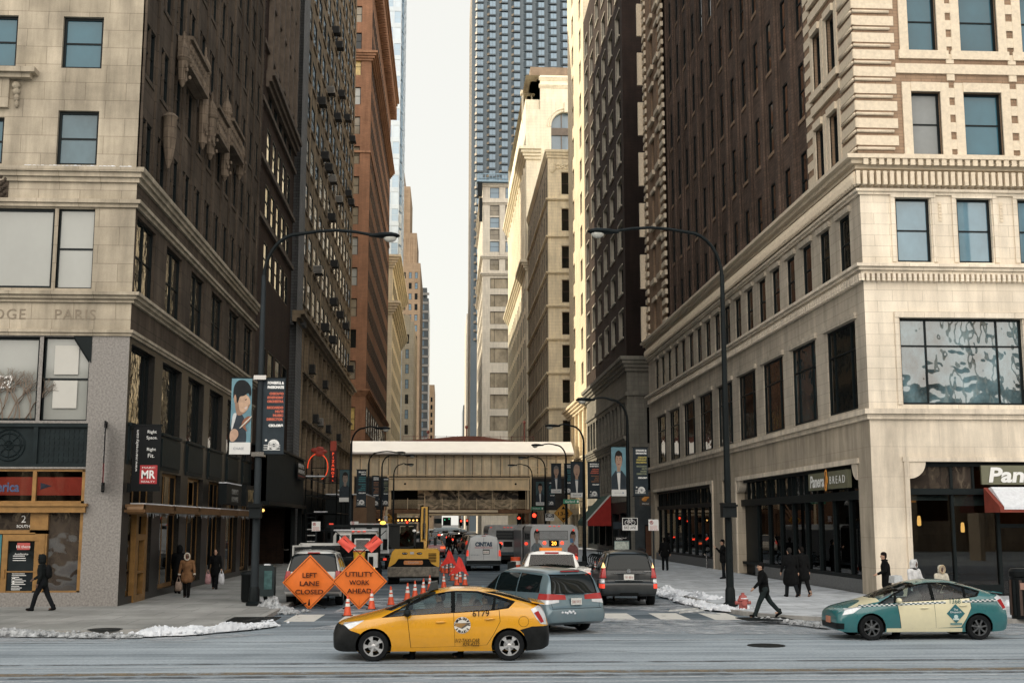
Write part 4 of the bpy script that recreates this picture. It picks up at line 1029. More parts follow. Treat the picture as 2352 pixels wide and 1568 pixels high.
# ground storey
F.wall(M_tcp,XR,x1,0,6.5,[(17.0,24.6,.12,4.95)],.45); 
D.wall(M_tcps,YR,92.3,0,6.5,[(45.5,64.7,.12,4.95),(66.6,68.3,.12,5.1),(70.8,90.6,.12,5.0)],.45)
mb=MB()
# rounded shoulders and shallow frame mouldings
def shoulder(mb,F,a,sgn,v):
    pts=[(a,v+.0)]+[(a+sgn*.62*math.sin(PI/2*i/8),v-.62*(1-(math.cos(PI/2*i/8)))-.0) for i in range(9)]
    poly=[(a*F.sg,v)]+[((a+sgn*(.62-.62*math.sin(PI/2*i/8)))*F.sg,v-.62+.62*math.cos(PI/2*i/8)-.0) for i in range(9)]
    mb.prism([(a*F.sg,v),((a+sgn*.62)*F.sg,v)]+[((a+sgn*.62*math.cos(PI/2*i/8))*F.sg,v-.62*math.sin(PI/2*i/8)) for i in range(1,9)],-.03,.44)
shoulder(mb,F,17.0,1,4.95); F.part('corner_moulding',mb,M_tcp)
mb=MB(); shoulder(mb,D,45.5,1,4.95); D.part('corner_moulding',mb,M_tcp); mb=MB(); shoulder(mb,D,64.7,-1,4.95); D.part('corner_moulding',mb,M_tcp); mb=MB(); shoulder(mb,D,70.8,1,5.0); D.part('corner_moulding',mb,M_tcp)
mb=MB(); F.box(mb,16.75,24.8,4.95,5.12,-.05,.08); F.box(mb,16.8,16.98,.12,4.95,-.05,.07); F.part('door_surround',mb,M_tcp)
mb=MB(); D.box(mb,45.3,64.9,4.95,5.15,-.05,.08); D.box(mb,64.75,64.95,.12,4.95,-.05,.08); D.box(mb,70.6,90.8,5.0,5.2,-.05,.08); D.box(mb,70.55,70.75,.12,5,-.05,.08); D.parts('door_surround',mb,M_tcp)
mb=MB(); mb.prism([(66.6*-1,5.1),(68.3*-1,5.1)]+[((67.45+.85*math.cos(PI*i/10))*-1,4.25+.85*math.sin(PI*i/10)) for i in range(1,10)][::1],0.,.4); 
mb2=MB(); D.box(mb2,66.6,68.3,.12,5.1,-.44,-.4); D.part('niche_back',mb2,M_tcp)
# storefront frames and glass: avenue side
G_store=clear_glass('store_glass',(.86,.88,.88),.72,.01,1.55)
mb=MB(); bars(F,mb,[(17.0,24.6,4.78,4.95),(17.0,24.6,3.75,3.98),(17.0,17.1,.12,4.8),(18.62,18.72,.3,4.8),(20.3,20.42,.12,4.8),(17.0,20.3,.12,.5),(19.45,19.53,3.98,4.8),(20.42,24.6,2.55,2.7),(21.9,22.05,.12,2.6)],-.42,-.26); F.box(mb,17.0,24.6,3.76,3.96,-.26,-.16)
F.part('store_frame',mb,M_deep)
for a,b,c,d in ((17.1,18.62,.5,3.75),(18.72,20.3,.5,3.75),(17.1,18.62,3.98,4.78),(18.72,19.45,3.98,4.78),(20.42,24.6,.12,2.55)):
    mb=MB(); F.box(mb,a,b,c,d,-.36,-.355); F.part('pane',mb,G_store if d<3.8 else G_shop)
mb=MB(); F.box(mb,18.75,20.28,3.35,3.72,-.5,-.49); F.part('blind',mb,plain('blind_teal',(.20,.26,.26),.6,0,.2,8)); mb=MB(); F.box(mb,17.1,18.6,3.55,3.72,-.5,-.49); F.part('blind',mb,plain('blind_teal',(.20,.26,.26),.6,0,.2,8))
# street side
mb=MB(); mulls=[45.6]+[47.35,49.35,51.3,53.2,55.2,57.3,59.4]; base=[]
bars(D,mb,[(45.5,64.7,4.82,4.95),(45.5,64.7,3.62,3.95),(45.5,64.7,.62,.75)],-.42,-.18)
for q in mulls+[61.6]: D.box(mb,q,q+.13,.7,4.85,-.42,-.24)
for i in range(13): D.box(mb,52.2+i*.95,52.27+i*.95,3.9,4.85,-.42,-.28)
D.box(mb,61.7,64.7,.1,4.9,-.44,-.40); D.part('store_frame',mb,M_deep)
for a,b in [(q+.13,(mulls+[61.6])[i+1]) for i,q in enumerate(mulls)]:
    mb=MB(); D.box(mb,a,b,.75,3.62,-.36,-.355); D.part('pane',mb,G_store)
mb=MB(); D.box(mb,45.6,64.6,3.95,4.82,-.37,-.36); D.part('pane',mb,G_dark2)
mb=MB(); 
for i,(a,b) in enumerate([(45.75,47.3),(47.5,49.3),(49.5,51.2),(51.5,53.1),(53.4,55.1),(55.4,57.2)]): D.box(mb,a,b,3.2-.04*(i%3),3.6,-.5,-.49)
D.parts('blind',mb,plain('blind_grey',(.22,.24,.23),.6,0,.2,6))
mb=MB(); D.box(mb,45.5,61.6,.1,.62,-.44,-.06); D.box(mb,70.8,90.6,.1,.62,-.44,-.06); D.parts('granite_base',mb,plain('base_granite',(.13,.135,.135),.6,0,.3,14))
mb=MB(); bars(D,mb,[(70.8,90.6,4.85,5.0),(70.8,90.6,3.7,3.95),(70.8,90.6,.62,.75)],-.42,-.2)
for i in range(10): D.box(mb,70.8+2.15*i,70.93+2.15*i,.7,4.9,-.42,-.25)
for i in range(20): D.box(mb,71.5+.95*i,71.57+.95*i,3.9,4.85,-.42,-.28)
D.part('store_frame',mb,M_deep); mb=MB(); D.box(mb,70.9,90.5,.75,3.7,-.36,-.355); D.part('pane',mb,G_store); mb=MB(); D.box(mb,70.9,90.5,3.95,4.85,-.37,-.36); D.part('pane',mb,G_dark2)
# cafe interior: dark room with amber pendants, lit shelves and tables
M_int=plain('cafe_wall',(.10,.058,.030),.8,0,.4,.9); M_intf=plain('cafe_floor',(.05,.035,.025),.6,0,.2,2)
mb=MB(); mb.box(XR+6.4,XR+6.5,YR+.8,91,.1,4.9); mb.box(XR+6.5,25.2,52,52.1,.1,4.9); mb.box(25.1,25.2,YR+.5,52,.1,4.9); B.part('cafe_wall',mb,M_int)
mb=MB(); mb.box(XR+.5,25.1,YR+.5,91,.1,.14); B.part('cafe_floor',mb,M_intf); mb=MB(); mb.box(XR+.46,25.1,YR+.46,91,4.9,4.95); B.part('cafe_ceiling',mb,M_intf)
mb=MB()
for x,y,z in ((17.6,46.2,2.75),(18.05,47.2,2.45),(18.1,46.1,2.8),(20.0,46.6,2.55),(16.9,47.2,2.5)): mb.lathe([(.02,z+.20),(.055,z+.18),(.075,z),(.075,z-.14),(.05,z-.18)],10,(x,y,0))
for y in (47.0,51.5,56.2,74.,78.5,82.2,86.): mb.lathe([(.07,1.6),(.085,1.65),(.085,2.5),(.07,2.55)],10,(XR+1.1,y,0))
B.parts('pendant_lamp',mb,M_glow)
mb=MB()
for k in range(4): mb.box(17.6+k*.55,17.9+k*.55,51.7,51.95,2.6,3.5)
mb.box(17.2,20.2,51.7,51.9,3.6,3.75)
B.parts('lit_panel',mb,emis('cafe_amber',(.75,.30,.06),.35))
mb=MB(); rnd=random.Random(6)
for x,y in ((17.7,46.),(19.2,46.2),(17.,48.5),(17.,52.),(17.,55.5)): mb.lathe([(.25,.14),(.04,.2),(.04,.78),(.42,.8),(.42,.84)],14,(x,y,0))
B.parts('cafe_table',mb,M_int)
mb=MB(); D.box(mb,52.6,53.0,2.2,3.0,-.45,-.44); D.box(mb,50.2,50.9,2.35,3.05,-.45,-.44); D.parts('window_poster',mb,plain('poster_grey',(.25,.25,.24),.6,0,.3,5))
for i,(y,h) in enumerate(((45.9,4.4),(49.7,1.35))):
    mb=MB(); D.box(mb,y-.0,y+(.3 if i==0 else 1.2),h,h+(.28 if i==0 else .1),-.5,-.46); D.part('neon_strip',mb,M_brake)
shell(B,M_ribs,XR,x1,YR,92.3,46,'br',16.3)
mb=MB(); mb.quad((XR,92.3,0),(x1,92.3,0),(x1,92.3,16.3),(XR,92.3,16.3)); mb.quad((XR,YR,46),(x1,YR,46),(x1,92.3,46),(XR,92.3,46)); mb.fix=False; B.part('side_wall',mb,M_band)
B.finish()
# cafe signs and awning
DR=Face(None,'R',XR); FR=Face(None,'F',YR)
M_olive=plain('olive_sign',(.135,.135,.085),.5,0,.1,3)
def loaf(par,F,a,v,o,s):
    mb=MB(); q=F.pt(a,v,o)
    for k in range(3): mb.sphere((q[0]+.10*s*math.sin(k*2.),q[1],q[2]+(.3-.28*k)*s),(.19*s,.03,.24*s),10)
    b=mb.build('bread_emblem',plain('bread_orange',(.65,.27,.05),.5,0,.2,8)); b.parent=par
    mb=MB(); mb.tube([(q[0]+.12*s*math.cos(t*.45),q[1]-.03,q[2]+.42*s-.07*s*t) for t in range(12)],.022*s,4); b=mb.build('emblem_line',plain('bread_dark',(.12,.05,.02),.6,0,0)); b.parent=par
s=sign_board('cafe_sign','olive Panera BREAD sign over the street side window','sign',DR,46.5,51.6,4.08,4.78,-.08,M_olive,.16)
put_text('Panera',M_wtext,s,DR.pt(50.35,4.43,.10),(1,0,0),(0,0,1),size=.6,w=1.9,h=.5,shear=.15,bold=.015); put_text('BREAD',M_wtext,s,DR.pt(47.7,4.43,.10),(1,0,0),(0,0,1),size=.5,w=1.9,h=.3,space=1.5); loaf(s,DR,49.05,4.43,.12,.85)
s=sign_board('cafe_sign','large olive Panera sign over the avenue side door','sign',FR,19.7,24.0,4.12,4.82,-.1,M_olive,.1)
put_text('Panera',M_wtext,s,FR.pt(21.25,4.47,.02),(1,0,0),(0,0,1),size=.6,w=2.6,h=.56,shear=.15,bold=.02); loaf(s,FR,22.95,4.47,.03,.8)
t=empty('awning',(20.6,YR,3),'dark red awning covered with white snow at the right edge','awning')
mb=MB(); mb.prism([(0,4.0),(0,3.1),(-1.25,3.1),(-1.25,3.3)],19.7,24.6,0,'yz'); o=mb.build('cloth',plain('awning_red',(.20,.035,.02),.8,0,.2,4),t,loc=(-20.6,-.1,-3))
mb=MB(); mb.prism([(-.05,3.98),(-1.27,3.2),(-1.27,3.3),(-.3,4.02)],19.85,24.6,0,'yz'); mb.build('snow_cap',M_snow,t,loc=(-20.6,-.1,-3))
# bakery sign hung over the far end of the block, on the grey wall
# ================================================================ RIGHT ROW
M_umber=brick('umber_brick',(.06,.042,.034),(.05,.036,.029),(.036,.028,.024),.45,.15,.012,.9,.35,.25,.25)
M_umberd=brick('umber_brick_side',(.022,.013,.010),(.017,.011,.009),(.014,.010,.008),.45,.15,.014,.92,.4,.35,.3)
M_trimw=plain('white_trim',(.50,.46,.38),.8,0,.15,3)
B=Bld('umber_brick_tower','dark umber brick tower with slim white window trims across the alley from the bakery block',(XR+4,104,0))
D=B.face('R',XR); F=B.face('F',103.6)
fz=[18.9+3.97*k for k in range(10)]
ops=[(105.1+4.9*i,107.3+4.9*i,z,z+2.45,('pair',M_frame,G_dark,True)) for i in range(6) for z in fz]
ops=[(105.0+4.9*i,107.4+4.9*i,z,z+2.45,('pair',M_frame,G_dark,True)) for i in range(6) for z in fz]
D.wall(M_umber,103.6,133.4,17,60,ops,.35,mrev=M_trimw)
mb=MB()
for a,b,v0,v1,_ in ops: D.box(mb,a-.1,b+.1,v0-.14,v0,-.05,.12)
D.parts('sill',mb,M_trimw)
mb=MB()
for a,b,v0,v1,_ in ops: D.box(mb,b,b+.16,v0,v1+.1,-.05,.06); D.box(mb,a-.1,b+.16,v1,v1+.12,-.05,.06)
D.parts('window_surround',mb,M_trimw)
F.wall(M_umberd,XR,60,16.8,60,[]); F.wall(M_greyc:=brick('grey_cream_block',(.24,.225,.19),(.21,.2,.17),(.15,.135,.115),.9,.38,.012,.85,.25,.2,.2),XR,60,0,16.0,[(XR+1.7,XR+3.4,9.5,12.6,S_dk),(XR+1.7,XR+3.4,4.4,8.3,S_dk)],.3)
wrap(B,M_greyc,'cornice',XR,103.6,1,60,133.4,15.7,16.95,.6,4); wrap(B,M_greyc,'string_course',XR,103.6,1,60,133.4,13.6,13.9,.15,1)
D.wall(M_greyc,103.6,133.4,4.6,15.8,[(105+2.35*i,106.7+2.35*i,10.4,13.2,S_dk) for i in range(12)]+[(105+2.35*i,106.7+2.35*i,5.6,9.2,S_dk) for i in range(12)],.3)
cornice(D,103.6,133.4,9.5,10.1,.35,M_greyc,'string_course')
D.wall(M_dark,103.6,133.4,0,4.6,[(104.5+4.8*i,108.6+4.8*i,.6,3.6,S_tri) for i in range(6)],.4)
shell(B,M_umber,XR,60,103.6,133.4,60,'brt'); B.finish()
# alley pier filling the gap at street level
B=Bld('alley_wall','low dark wall and door closing the alley beside the bakery block',(XR+3,99,0)); F=B.face('F',99.); F.wall(plain('alley_grey',(.05,.06,.065),.8,0,.3,1.2),XR-.2,XR+6,0,5.4,[(XR+.6,XR+1.7,.1,2.6,('thin0',M_frame,plain('door_brown',(.14,.06,.03),.6,0,.2,2),True))],.2); B.finish()
M_sun=brick('sunlit_cream',(.78,.67,.48),(.74,.63,.45),(.48,.40,.28),.9,.4,.012,.8,.25,.12,.15,.3)
B=Bld('cream_corner_tower','narrow cream tower catching the sun beyond the umber brick tower',(XR+3,134,0))
D=B.face('R',XR); 
D.wall(M_sun,133.5,151.3,10,74,[(136.2+8.2*i,138.2+8.2*i,18.4+3.97*k+(1.2 if i else 0),20.9+3.97*k+(1.2 if i else 0),('double',M_frame,G_dark,True)) for i in range(2) for k in range(13)],.45)
D.wall(M_sun,133.5,151.3,0,10,[(135+4*i,137.6+4*i,4.8,9.2,S_dk) for i in range(4)]+[(135+4*i,138+4*i,.4,3.8,S_tri) for i in range(4)],.4)
cornice(D,133.5,152.2,15.4,16.5,1.0,M_sun,steps=4); cornice(D,133.5,151.6,9.6,10.2,.4,M_sun,'string_course')
mb=MB()
for i in range(4): D.box(mb,134+4.3*i,134.5+4.3*i,4.5,15.4,-.05,.3)
D.parts('pier',mb,M_sun)
shell(B,M_sun,XR,50,133.5,151.3,74,'brtf'); B.finish()
# ---- cream terracotta block with carved frieze, over the cross street
M_cr4=brick('cream_faience',(.92,.80,.58),(.88,.765,.55),(.58,.49,.35),1.0,.42,.010,.75,.2,.12,.14,.3)
M_cr4d=brick('cream_faience_shaded',(.36,.30,.215),(.32,.265,.19),(.2,.165,.12),1.0,.42,.010,.8,.25,.2,.3,.3)  # darker copy for the street face, its shade painted into the colour
X4=13.5
B=Bld('cream_frieze_building','cream faience office block with a carved frieze beyond the cross street on the right',(X4+3,158,0))
F=B.face('F',158); D=B.face('R',X4)
z4=[13.0,18.3,22.9,27.3,31.6,36.2,41.3,46.3]
S_pp=('double',plain('brown_frame',(.07,.035,.022),.5,0,.1,4),G_dark2,True)
fo=[(15.35+3.4*i,16.75+3.4*i,z,z+3.0,S_pp) for i in range(3) for z in z4]
F.wall(M_cr4,X4,40,0,52.2,fo,.35); 
so_=[(159.6+3.05*i,161.3+3.05*i,z,z+3.0,('pair',M_frame,G_blind,False)) for i in range(12) for z in z4]
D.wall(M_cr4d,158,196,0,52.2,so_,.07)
for z in [12.2,17.4,22.0,26.5,30.9,35.4,40.3,45.4]:
    wrap(B,M_cr4,'string_course',X4,158,1,40,196,z,z+.3,.3,2)
mb=MB()
for i in range(13): D.box(mb,158.1+3.05*i,159.4+3.05*i,0,50.4,-.05,.06)
D.parts('pier',mb,M_cr4d)
mb=MB()
for i in range(3):
    for z in z4: F.box(mb,15.05+3.4*i,15.3+3.4*i,z,z+3.3,-.05,.1); F.box(mb,15.05+3.4*i,16.9+3.4*i,z+3.05,z+3.35,-.05,.14)
F.parts('window_surround',mb,M_cr4)
wrap(B,M_cr4,'roof_cornice',X4,158,1,40,196,51.3,52.4,.35,3)
mb=MB(); rnd=random.Random(12)
for i in range(26):
    for j in range(2): mb.sphere((14.2+i*.22+rnd.uniform(-.05,.05),157.97,49.9+j*.45+rnd.uniform(-.1,.1)),(.12,.08,.2),6)
mb.sphere((14.1,157.97,49.9),(.5,.1,.7),8); B.part('carved_frieze',mb,M_cr4)
shell(B,M_cr4,X4,40,158,196,52.2,'brt'); B.finish()
# ---- white building with the big arch
M_wh=brick('white_terracotta',(.90,.82,.64),(.87,.79,.61),(.6,.53,.41),1.3,.5,.01,.7,.2,.10,.12,.2)
X5=13.2
B=Bld('white_arch_building','tall white terracotta building with a big arched window and flat brown roof house',(X5+3,197,0))
F=B.face('F',197); D=B.face('R',X5)
zt=PY(1237,173,197)[1]; za=PY(1302,257,197)[1]; zs=PY(1266,347,197)[1]; zm=PY(1266,305,197)[1]
ax=PY(1266,300,197)[0]; 
F.wall(M_wh,X5+2.4,42,0,zt,[(ax,ax+5.2,zs-7,za-.0)],.8)
mb=MB(); arcp=[(ax+2.6+2.6*math.cos(PI*i/16),za-2.6+2.6*math.sin(PI*i/16)) for i in range(17)]
mb.prism([(ax,za-2.6),(ax,za+.0),(ax+2.6,za)]+arcp[8:],-.02,.6); mb.prism([(ax+5.2,za-2.6),(ax+5.2,za),(ax+2.6,za)][::1]+arcp[:9][::-1],-.02,.6); 
for r_ in (2.75,3.2): mb.tube([(ax+2.6+r_*math.cos(PI*i/16),-.05,za-2.6+r_*math.sin(PI*i/16)) for i in range(17)],.16,6)
mb.box(ax+2.2,ax+3.0,-.45,.1,za-.2,za+1.6); F.part('arch_surround',mb,M_wh)
mb=MB(); F.box(mb,ax,ax+5.2,zs-7,za,-.7,-.66); F.part('pane',mb,glass('glass_arch',(.16,.22,.27),.04,1.7,0,amt=.25,nscale=.2))
mb=MB()
for q in (1.7,3.4): F.box(mb,ax+q,ax+q+.14,zs-7,za,-.66,-.5)
F.box(mb,ax,ax+5.2,za-4.0,za-2.75,-.68,-.35); F.part('mullion',mb,plain('bronze_dull',(.14,.11,.085),.5,0,.2,2))
# street side: giant order of piers with columns, lower storeys of windows
zl=[8+4.35*k for k in range(8)]
D.wall(M_wh,197,254,0,zt-4,[(199.5+4.2*i,201.7+4.2*i,z,z+3.1,('pair',M_frame,G_blind,False)) for i in range(13) for z in zl]+[(199.5+4.2*i,202+4.2*i,48,62,('pair',M_frame,G_blue,False)) for i in range(13)],.06)
mb=MB()
for i in range(14): D.box(mb,197.+4.2*i,199.+4.2*i,0,62.5,-.05,.05)
D.parts('pier',mb,M_wh)
mb=MB()
for i in range(13): mb.lathe([(.3,46),(.25,47),(.22,60),(.35,61),(.38,62)],10,((199.2+4.2*i)*-1,-.02,0))
D.parts('column',mb,M_wh,auto=40)
wrap(B,M_wh,'cornice',X5,197,1,X5+2.5,254,44.0,45.6,1.1,4); wrap(B,M_wh,'cornice',X5,197,1,X5+2.5,254,63,65,1.2,4)
mb=MB(); F.box(mb,X5,X5+2.4,0,PY(1210,226,197)[1],-1.2,-.6); F.part('corner_bay',mb,M_wh)
F.wall(M_wh,X5,X5+2.4,0,zt-6,[]); 
for z in (zt-.3,zs+11.6): cornice(F,X5+2.2,42,z-.6,z,.35,M_wh)
mb=MB(); mb.box(X5+1.0,30,200,240,zt,zt+2.6); mb.prism([(200,zt),(199,zt),(202,zt+2.8),(204,zt+2.8)],X5+2,30,0,'yz'); B.part('roof_house',mb,plain('roof_brown',(.27,.20,.14),.9,0,.3,.6,.4))
mb=MB(); q=PY(1203,227,205)
for k in range(2): mb.box(X5-.1+k*1.6,X5+.2+k*1.6,206,206.4,q[1]-4,q[1]+1.6)
mb.box(X5-.3,X5+2.2,205.8,207,q[1]+1.2,q[1]+1.9); B.part('roof_pavilion',mb,M_wh)
shell(B,M_wh,X5,42,197,254,zt,'brt'); B.finish()
# ---- grey-white department block with wide windows, over the next cross street
M_gw=brick('grey_white_block',(.62,.565,.475),(.58,.53,.45),(.42,.37,.31),1.6,.6,.012,.8,.2,.12,.15,.15)
B=Bld('wide_window_block','grey white block with wide three part windows in front of the dark bay tower',(13,300,0))
F=B.face('F',300); X6=PY(1108,700,300)[0]; D=B.face('R',X6)
S_w=('tri',M_frame,glass('glass_wide',(.30,.255,.19),.06,1.6,.2,.5,amt=.6,nscale=.25),True)
zw=[(25.3,29.0),(30.7,34.3),(36.0,39.7),(42.2,45.9),(47.4,50.7),(51.9,55.1),(56.3,59.4),(60.9,63.6),(18.5,22.4)]
ops=[(11.05+6.4*i,16.4+6.4*i,a,b,S_w) for i in range(3) for a,b in zw]
hi=[(10.95+3.9*i,13.3+3.9*i,z,z+2.75,('double',M_frame,G_blue if k%2 else G_blind,True)) for i in range(5) for k,z in enumerate([65.6,70.3,73.4,76.5,79.6,84.2])]
F.wall(M_gw,X6,34,0,88.0,ops+hi,.4)
for z in (64.2,68.6,82.6,87.2): wrap(B,M_gw,'string_course',X6,300,1,34,350,z,z+.7,.6,2)
mb=MB()
for i in range(6): F.box(mb,13.45+3.9*i,14.7+3.9*i,69.4,82.4,-.05,.4)
F.parts('pier',mb,M_gw)
D.wall(M_gw,300,350,0,88,[(302+5*i,305.6+5*i,a,b,('tri',M_frame,G_blind,False)) for i in range(9) for a,b in zw],.3)
mb=MB(); 
for k in range(30): mb.box(X6-1.2+k*.9,X6-1.1+k*.9,298.6,298.7,88.6,90.1)
mb.box(X6-1.3,33,298.5,298.8,90.0,90.2); mb.box(X6-1.3,33,298.5,298.8,88.9,89.05); mb.box(X6-1.6,34,298.2,301,88.0,88.5); B.part('roof_scaffold',mb,plain('scaffold_blue',(.20,.30,.38),.5,0,.2,1))
mb=MB(); mb.box(X6-1.4,X6-.2,298.4,300,84.5,88); mb.box(X6-.9,X6-.1,299,300,78,84); B.part('hoist_platform',mb,M_dark)
shell(B,M_gw,X6,34,300,350,88,'brt'); B.finish()
# ---- dark tower of bay windows
M_tw=plain('tower_metal',(.085,.11,.128),.5,.1,.15,.05); M_twc=plain('tower_bronze',(.30,.25,.19),.5,0,.2,.1)  # tower metal lightened in its base colour to paint in distance haze
B=Bld('bay_window_tower','very tall dark blue grey tower with columns of projecting window bays',(30,420,0))
F=B.face('F',420); X7=PY(1083,300,420)[0]; F.wall(M_tw,X7,62,0,205,[],.2)
bw=MB(); cb=MB(); fb=MB()
for i in range(13):
    x=X7+1.9+4.42*i
    F.box(fb,x+2.25,x+2.6,0,205,-.05,1.9) if i>5 else None
    for k in range(46):
        z=66+3.02*k+(1.2 if i%2 else 0)
        if z>204: continue
        F.b.w.append((F,x,z,2.25,2.05,1.02,('pairv',M_tw,G_blue,False)))
        mb_=cb
        mb_.prism([(x-.02,420.02),(x+2.27,420.02),(x+2.27,419.05),(x-.02,419.05)],z-.35,z-.0,0,'xy'); mb_.prism([(x-.02,420.02),(x-.02,419.05),(x-.9,420.02)],z-.35,z+2.1,0,'xy') 
        if i<4: fb.prism([(x-.05,419.0),(x-.85,419.95),(x-.9,419.95),(x-.1,418.95)],z-.3,z+.55,0,'xy')
ps=cb; B.part('bay_casing',ps,M_tw)['kind']='stuff'; B.part('bronze_panel',fb,M_twc)['kind']='stuff'
D=B.face('R',X7); D.wall(M_twc,420,470,0,205,[(422+4*i,424.4+4*i,20+3.02*k,22+3.02*k,('thin0',M_tw,G_blue,False)) for i in range(12) for k in range(58)],.3)
shell(B,M_tw,X7,62,420,470,205,'brt'); B.finish()
B=Bld('distant_block','thin pale block just visible left of the dark bay tower',(9,560,0)); q=PY(1072,720,560); F=B.face('F',560); F.wall(M_gw,q[0],40,0,q[1],[(q[0]+.8+2.5*i,q[0]+2.2+2.5*i,10+4*k,12.4+4*k,S_far) for i in range(3) for k in range(22)],.2); D=B.face('R',q[0]); D.wall(M_gw,560,610,0,q[1],[]); shell(B,M_gw,q[0],40,560,610,q[1],'brt'); B.finish()
B=Bld('distant_block','small dark block closing the right side of the street at its far end',(9,700,0)); q=PY(1064,930,700); F=B.face('F',700); F.wall(M_dg,q[0],40,0,q[1],[(q[0]+1+3*i,q[0]+2.8+3*i,10+4*k,12.4+4*k,S_far) for i in range(3) for k in range(14)],.2); shell(B,M_dg,q[0],40,700,750,q[1],'blrt'); B.finish()
# ================================================================ VEHICLE TOOLKIT
def crm(vals,t):
    n=len(vals); i=min(int(t),n-2); f=t-i
    def m(k):
        if k<=0: return vals[1]-vals[0]
        if k>=n-1: return vals[-1]-vals[-2]
        a=vals[k]-vals[k-1]; b=vals[k+1]-vals[k]
        return 0 if a*b<=0 else 2*a*b/(a+b)
    p0,p1,m0,m1=vals[i],vals[i+1],m(i),m(i+1); f2=f*f; f3=f2*f
    return p0*(2*f3-3*f2+1)+m0*(f3-2*f2+f)+p1*(-2*f3+3*f2)+m1*(f3-f2)
class Shell:
    """car body lofted from stations (x, zlow, zbelt, ztop, wsill, wmid, wbelt, wroof, drop)"""
    def __init__(s,st,step=.035,na=11,nb=7,nc=9,crease=2.6):
        K=list(zip(*st)); vs=[];fs=[]; ts=[]
        for i in range(len(st)-1):
            a,b=st[i],st[i+1]; d=math.hypot(b[0]-a[0],b[3]-a[3])+.3*abs(b[6]-a[6]); k=max(1,int(d/step)); ts+=[i+j/k for j in range(k)]
        ts.append(len(st)-1.0); s.ts=ts
        for t in ts:
            x,zl,zb,zr,ws,wm,wb,wr,dr=[crm(c,t) for c in K]
            half=[]
            for i in range(na):
                q=i/na; z=zl+(zb-zl)*q; w=ws*(1-q)*(1-2*q)+wm*4*q*(1-q)+wb*q*(2*q-1); half.append((w,z))
            zrr=zr-dr
            for i in range(nb):
                q=i/nb; half.append((wb+(wr-wb)*q+.02*math.sin(PI*q),zb+(zrr-zb)*q))
            for i in range(nc+1):
                q=i/nc; half.append((wr*(1-q),zrr+dr*(1-(1-q)**crease)))
            sec=[(x,w,z) for w,z in half]+[(x,-w,z) for w,z in half[-2::-1]]
            vs+=sec
        m=len(sec); s.m=m
        for i in range(len(ts)-1):
            for j in range(m-1): fs.append([i*m+j,i*m+j+1,(i+1)*m+j+1,(i+1)*m+j])
        bm=bmesh.new(); V=[bm.verts.new(v) for v in vs]
        for f in fs:
            try: bm.faces.new([V[i] for i in f])
            except ValueError: pass
        # front, rear and floor
        for i0 in (0,len(ts)-1):
            try: bm.faces.new([V[i0*m+j] for j in range(m)])
            except ValueError: pass
        for i in range(len(ts)-1):
            bm.faces.new([V[i*m],V[(i+1)*m],V[(i+1)*m+m-1],V[i*m+m-1]])
        bmesh.ops.recalc_face_normals(bm,faces=bm.faces); s.bm=bm
        bm.normal_update()
    def _sel(s,view,flt,poly,mg=.08):
        a0=min(p[0] for p in poly)-mg;a1=max(p[0] for p in poly)+mg;b0=min(p[1] for p in poly)-mg;b1=max(p[1] for p in poly)+mg
        r=[]
        for f in s.bm.faces:
            if not flt(f): continue
            ok=False; A=[];Bv=[]
            for v in f.verts:
                A.append(v.co.x if view=='x' else v.co.y); Bv.append(v.co.z)
            if max(A)>=a0 and min(A)<=a1 and max(Bv)>=b0 and min(Bv)<=b1: r.append(f)
        return r
    def cut(s,poly,view='x',flt=None):
        """knife the polygon (x,z) or (y,z) into the body and return the faces inside"""
        flt=flt or (lambda f:True); n=len(poly)
        for i in range(n):
            a=poly[i]; b=poly[(i+1)%n]; d=Vector((b[0]-a[0],b[1]-a[1]))
            if d.length<1e-6: continue
            nn=Vector((d.y,-d.x)).normalized()
            seg=[(min(a[0],b[0]),min(a[1],b[1])),(max(a[0],b[0]),max(a[1],b[1]))]
            fs=s._sel(view,flt,seg,.06)
            if not fs: continue
            geom=set(fs)
            for f in fs: geom.update(f.edges); geom.update(f.verts)
            co=(a[0],0,a[1]) if view=='x' else (0,a[0],a[1]); no=(nn.x,0,nn.y) if view=='x' else (0,nn.x,nn.y)
            bmesh.ops.bisect_plane(s.bm,geom=list(geom),dist=1e-5,plane_co=co,plane_no=no)
        s.bm.normal_update()
        return s.inside(poly,view,flt)
    def inside(s,poly,view,flt):
        r=[]
        for f in s._sel(view,flt,poly,.0):
            c=f.calc_center_median(); p=(c.x if view=='x' else c.y,c.z); k=False; n=len(poly); j=n-1
            for i in range(n):
                xi,yi=poly[i];xj,yj=poly[j]
                if (yi>p[1])!=(yj>p[1]) and p[0]<(xj-xi)*(p[1]-yi)/(yj-yi)+xi: k=not k
                j=i
            if k: r.append(f)
        return r
    def take(s,faces,off=0.,remove=True):
        mb=MB(); mp={}; vs=[]; fs=[]
        nrm={}
        for f in faces:
            for v in f.verts: nrm.setdefault(v,Vector()); nrm[v]+=f.normal
        for f in faces:
            ix=[]
            for v in f.verts:
                if v not in mp: mp[v]=len(vs); vs.append(v.co+nrm[v].normalized()*off)
                ix.append(mp[v])
            fs.append(ix)
        if fs: mb.add(vs,fs)
        mb.fix=False
        if remove and faces: bmesh.ops.delete(s.bm,geom=list(faces),context='FACES')
        return mb
    def sides(s,faces,off,name,m,t,auto=40):
        r=[]
        for sg in (1,-1):
            fs=[f for f in faces if f.is_valid and f.calc_center_median().y*sg>0]
            if fs: r.append((sg,s.take(fs,off).build(name,m,t,auto=auto)))
        return r
    def paint(s,faces,mi):
        for f in faces: f.material_index=mi
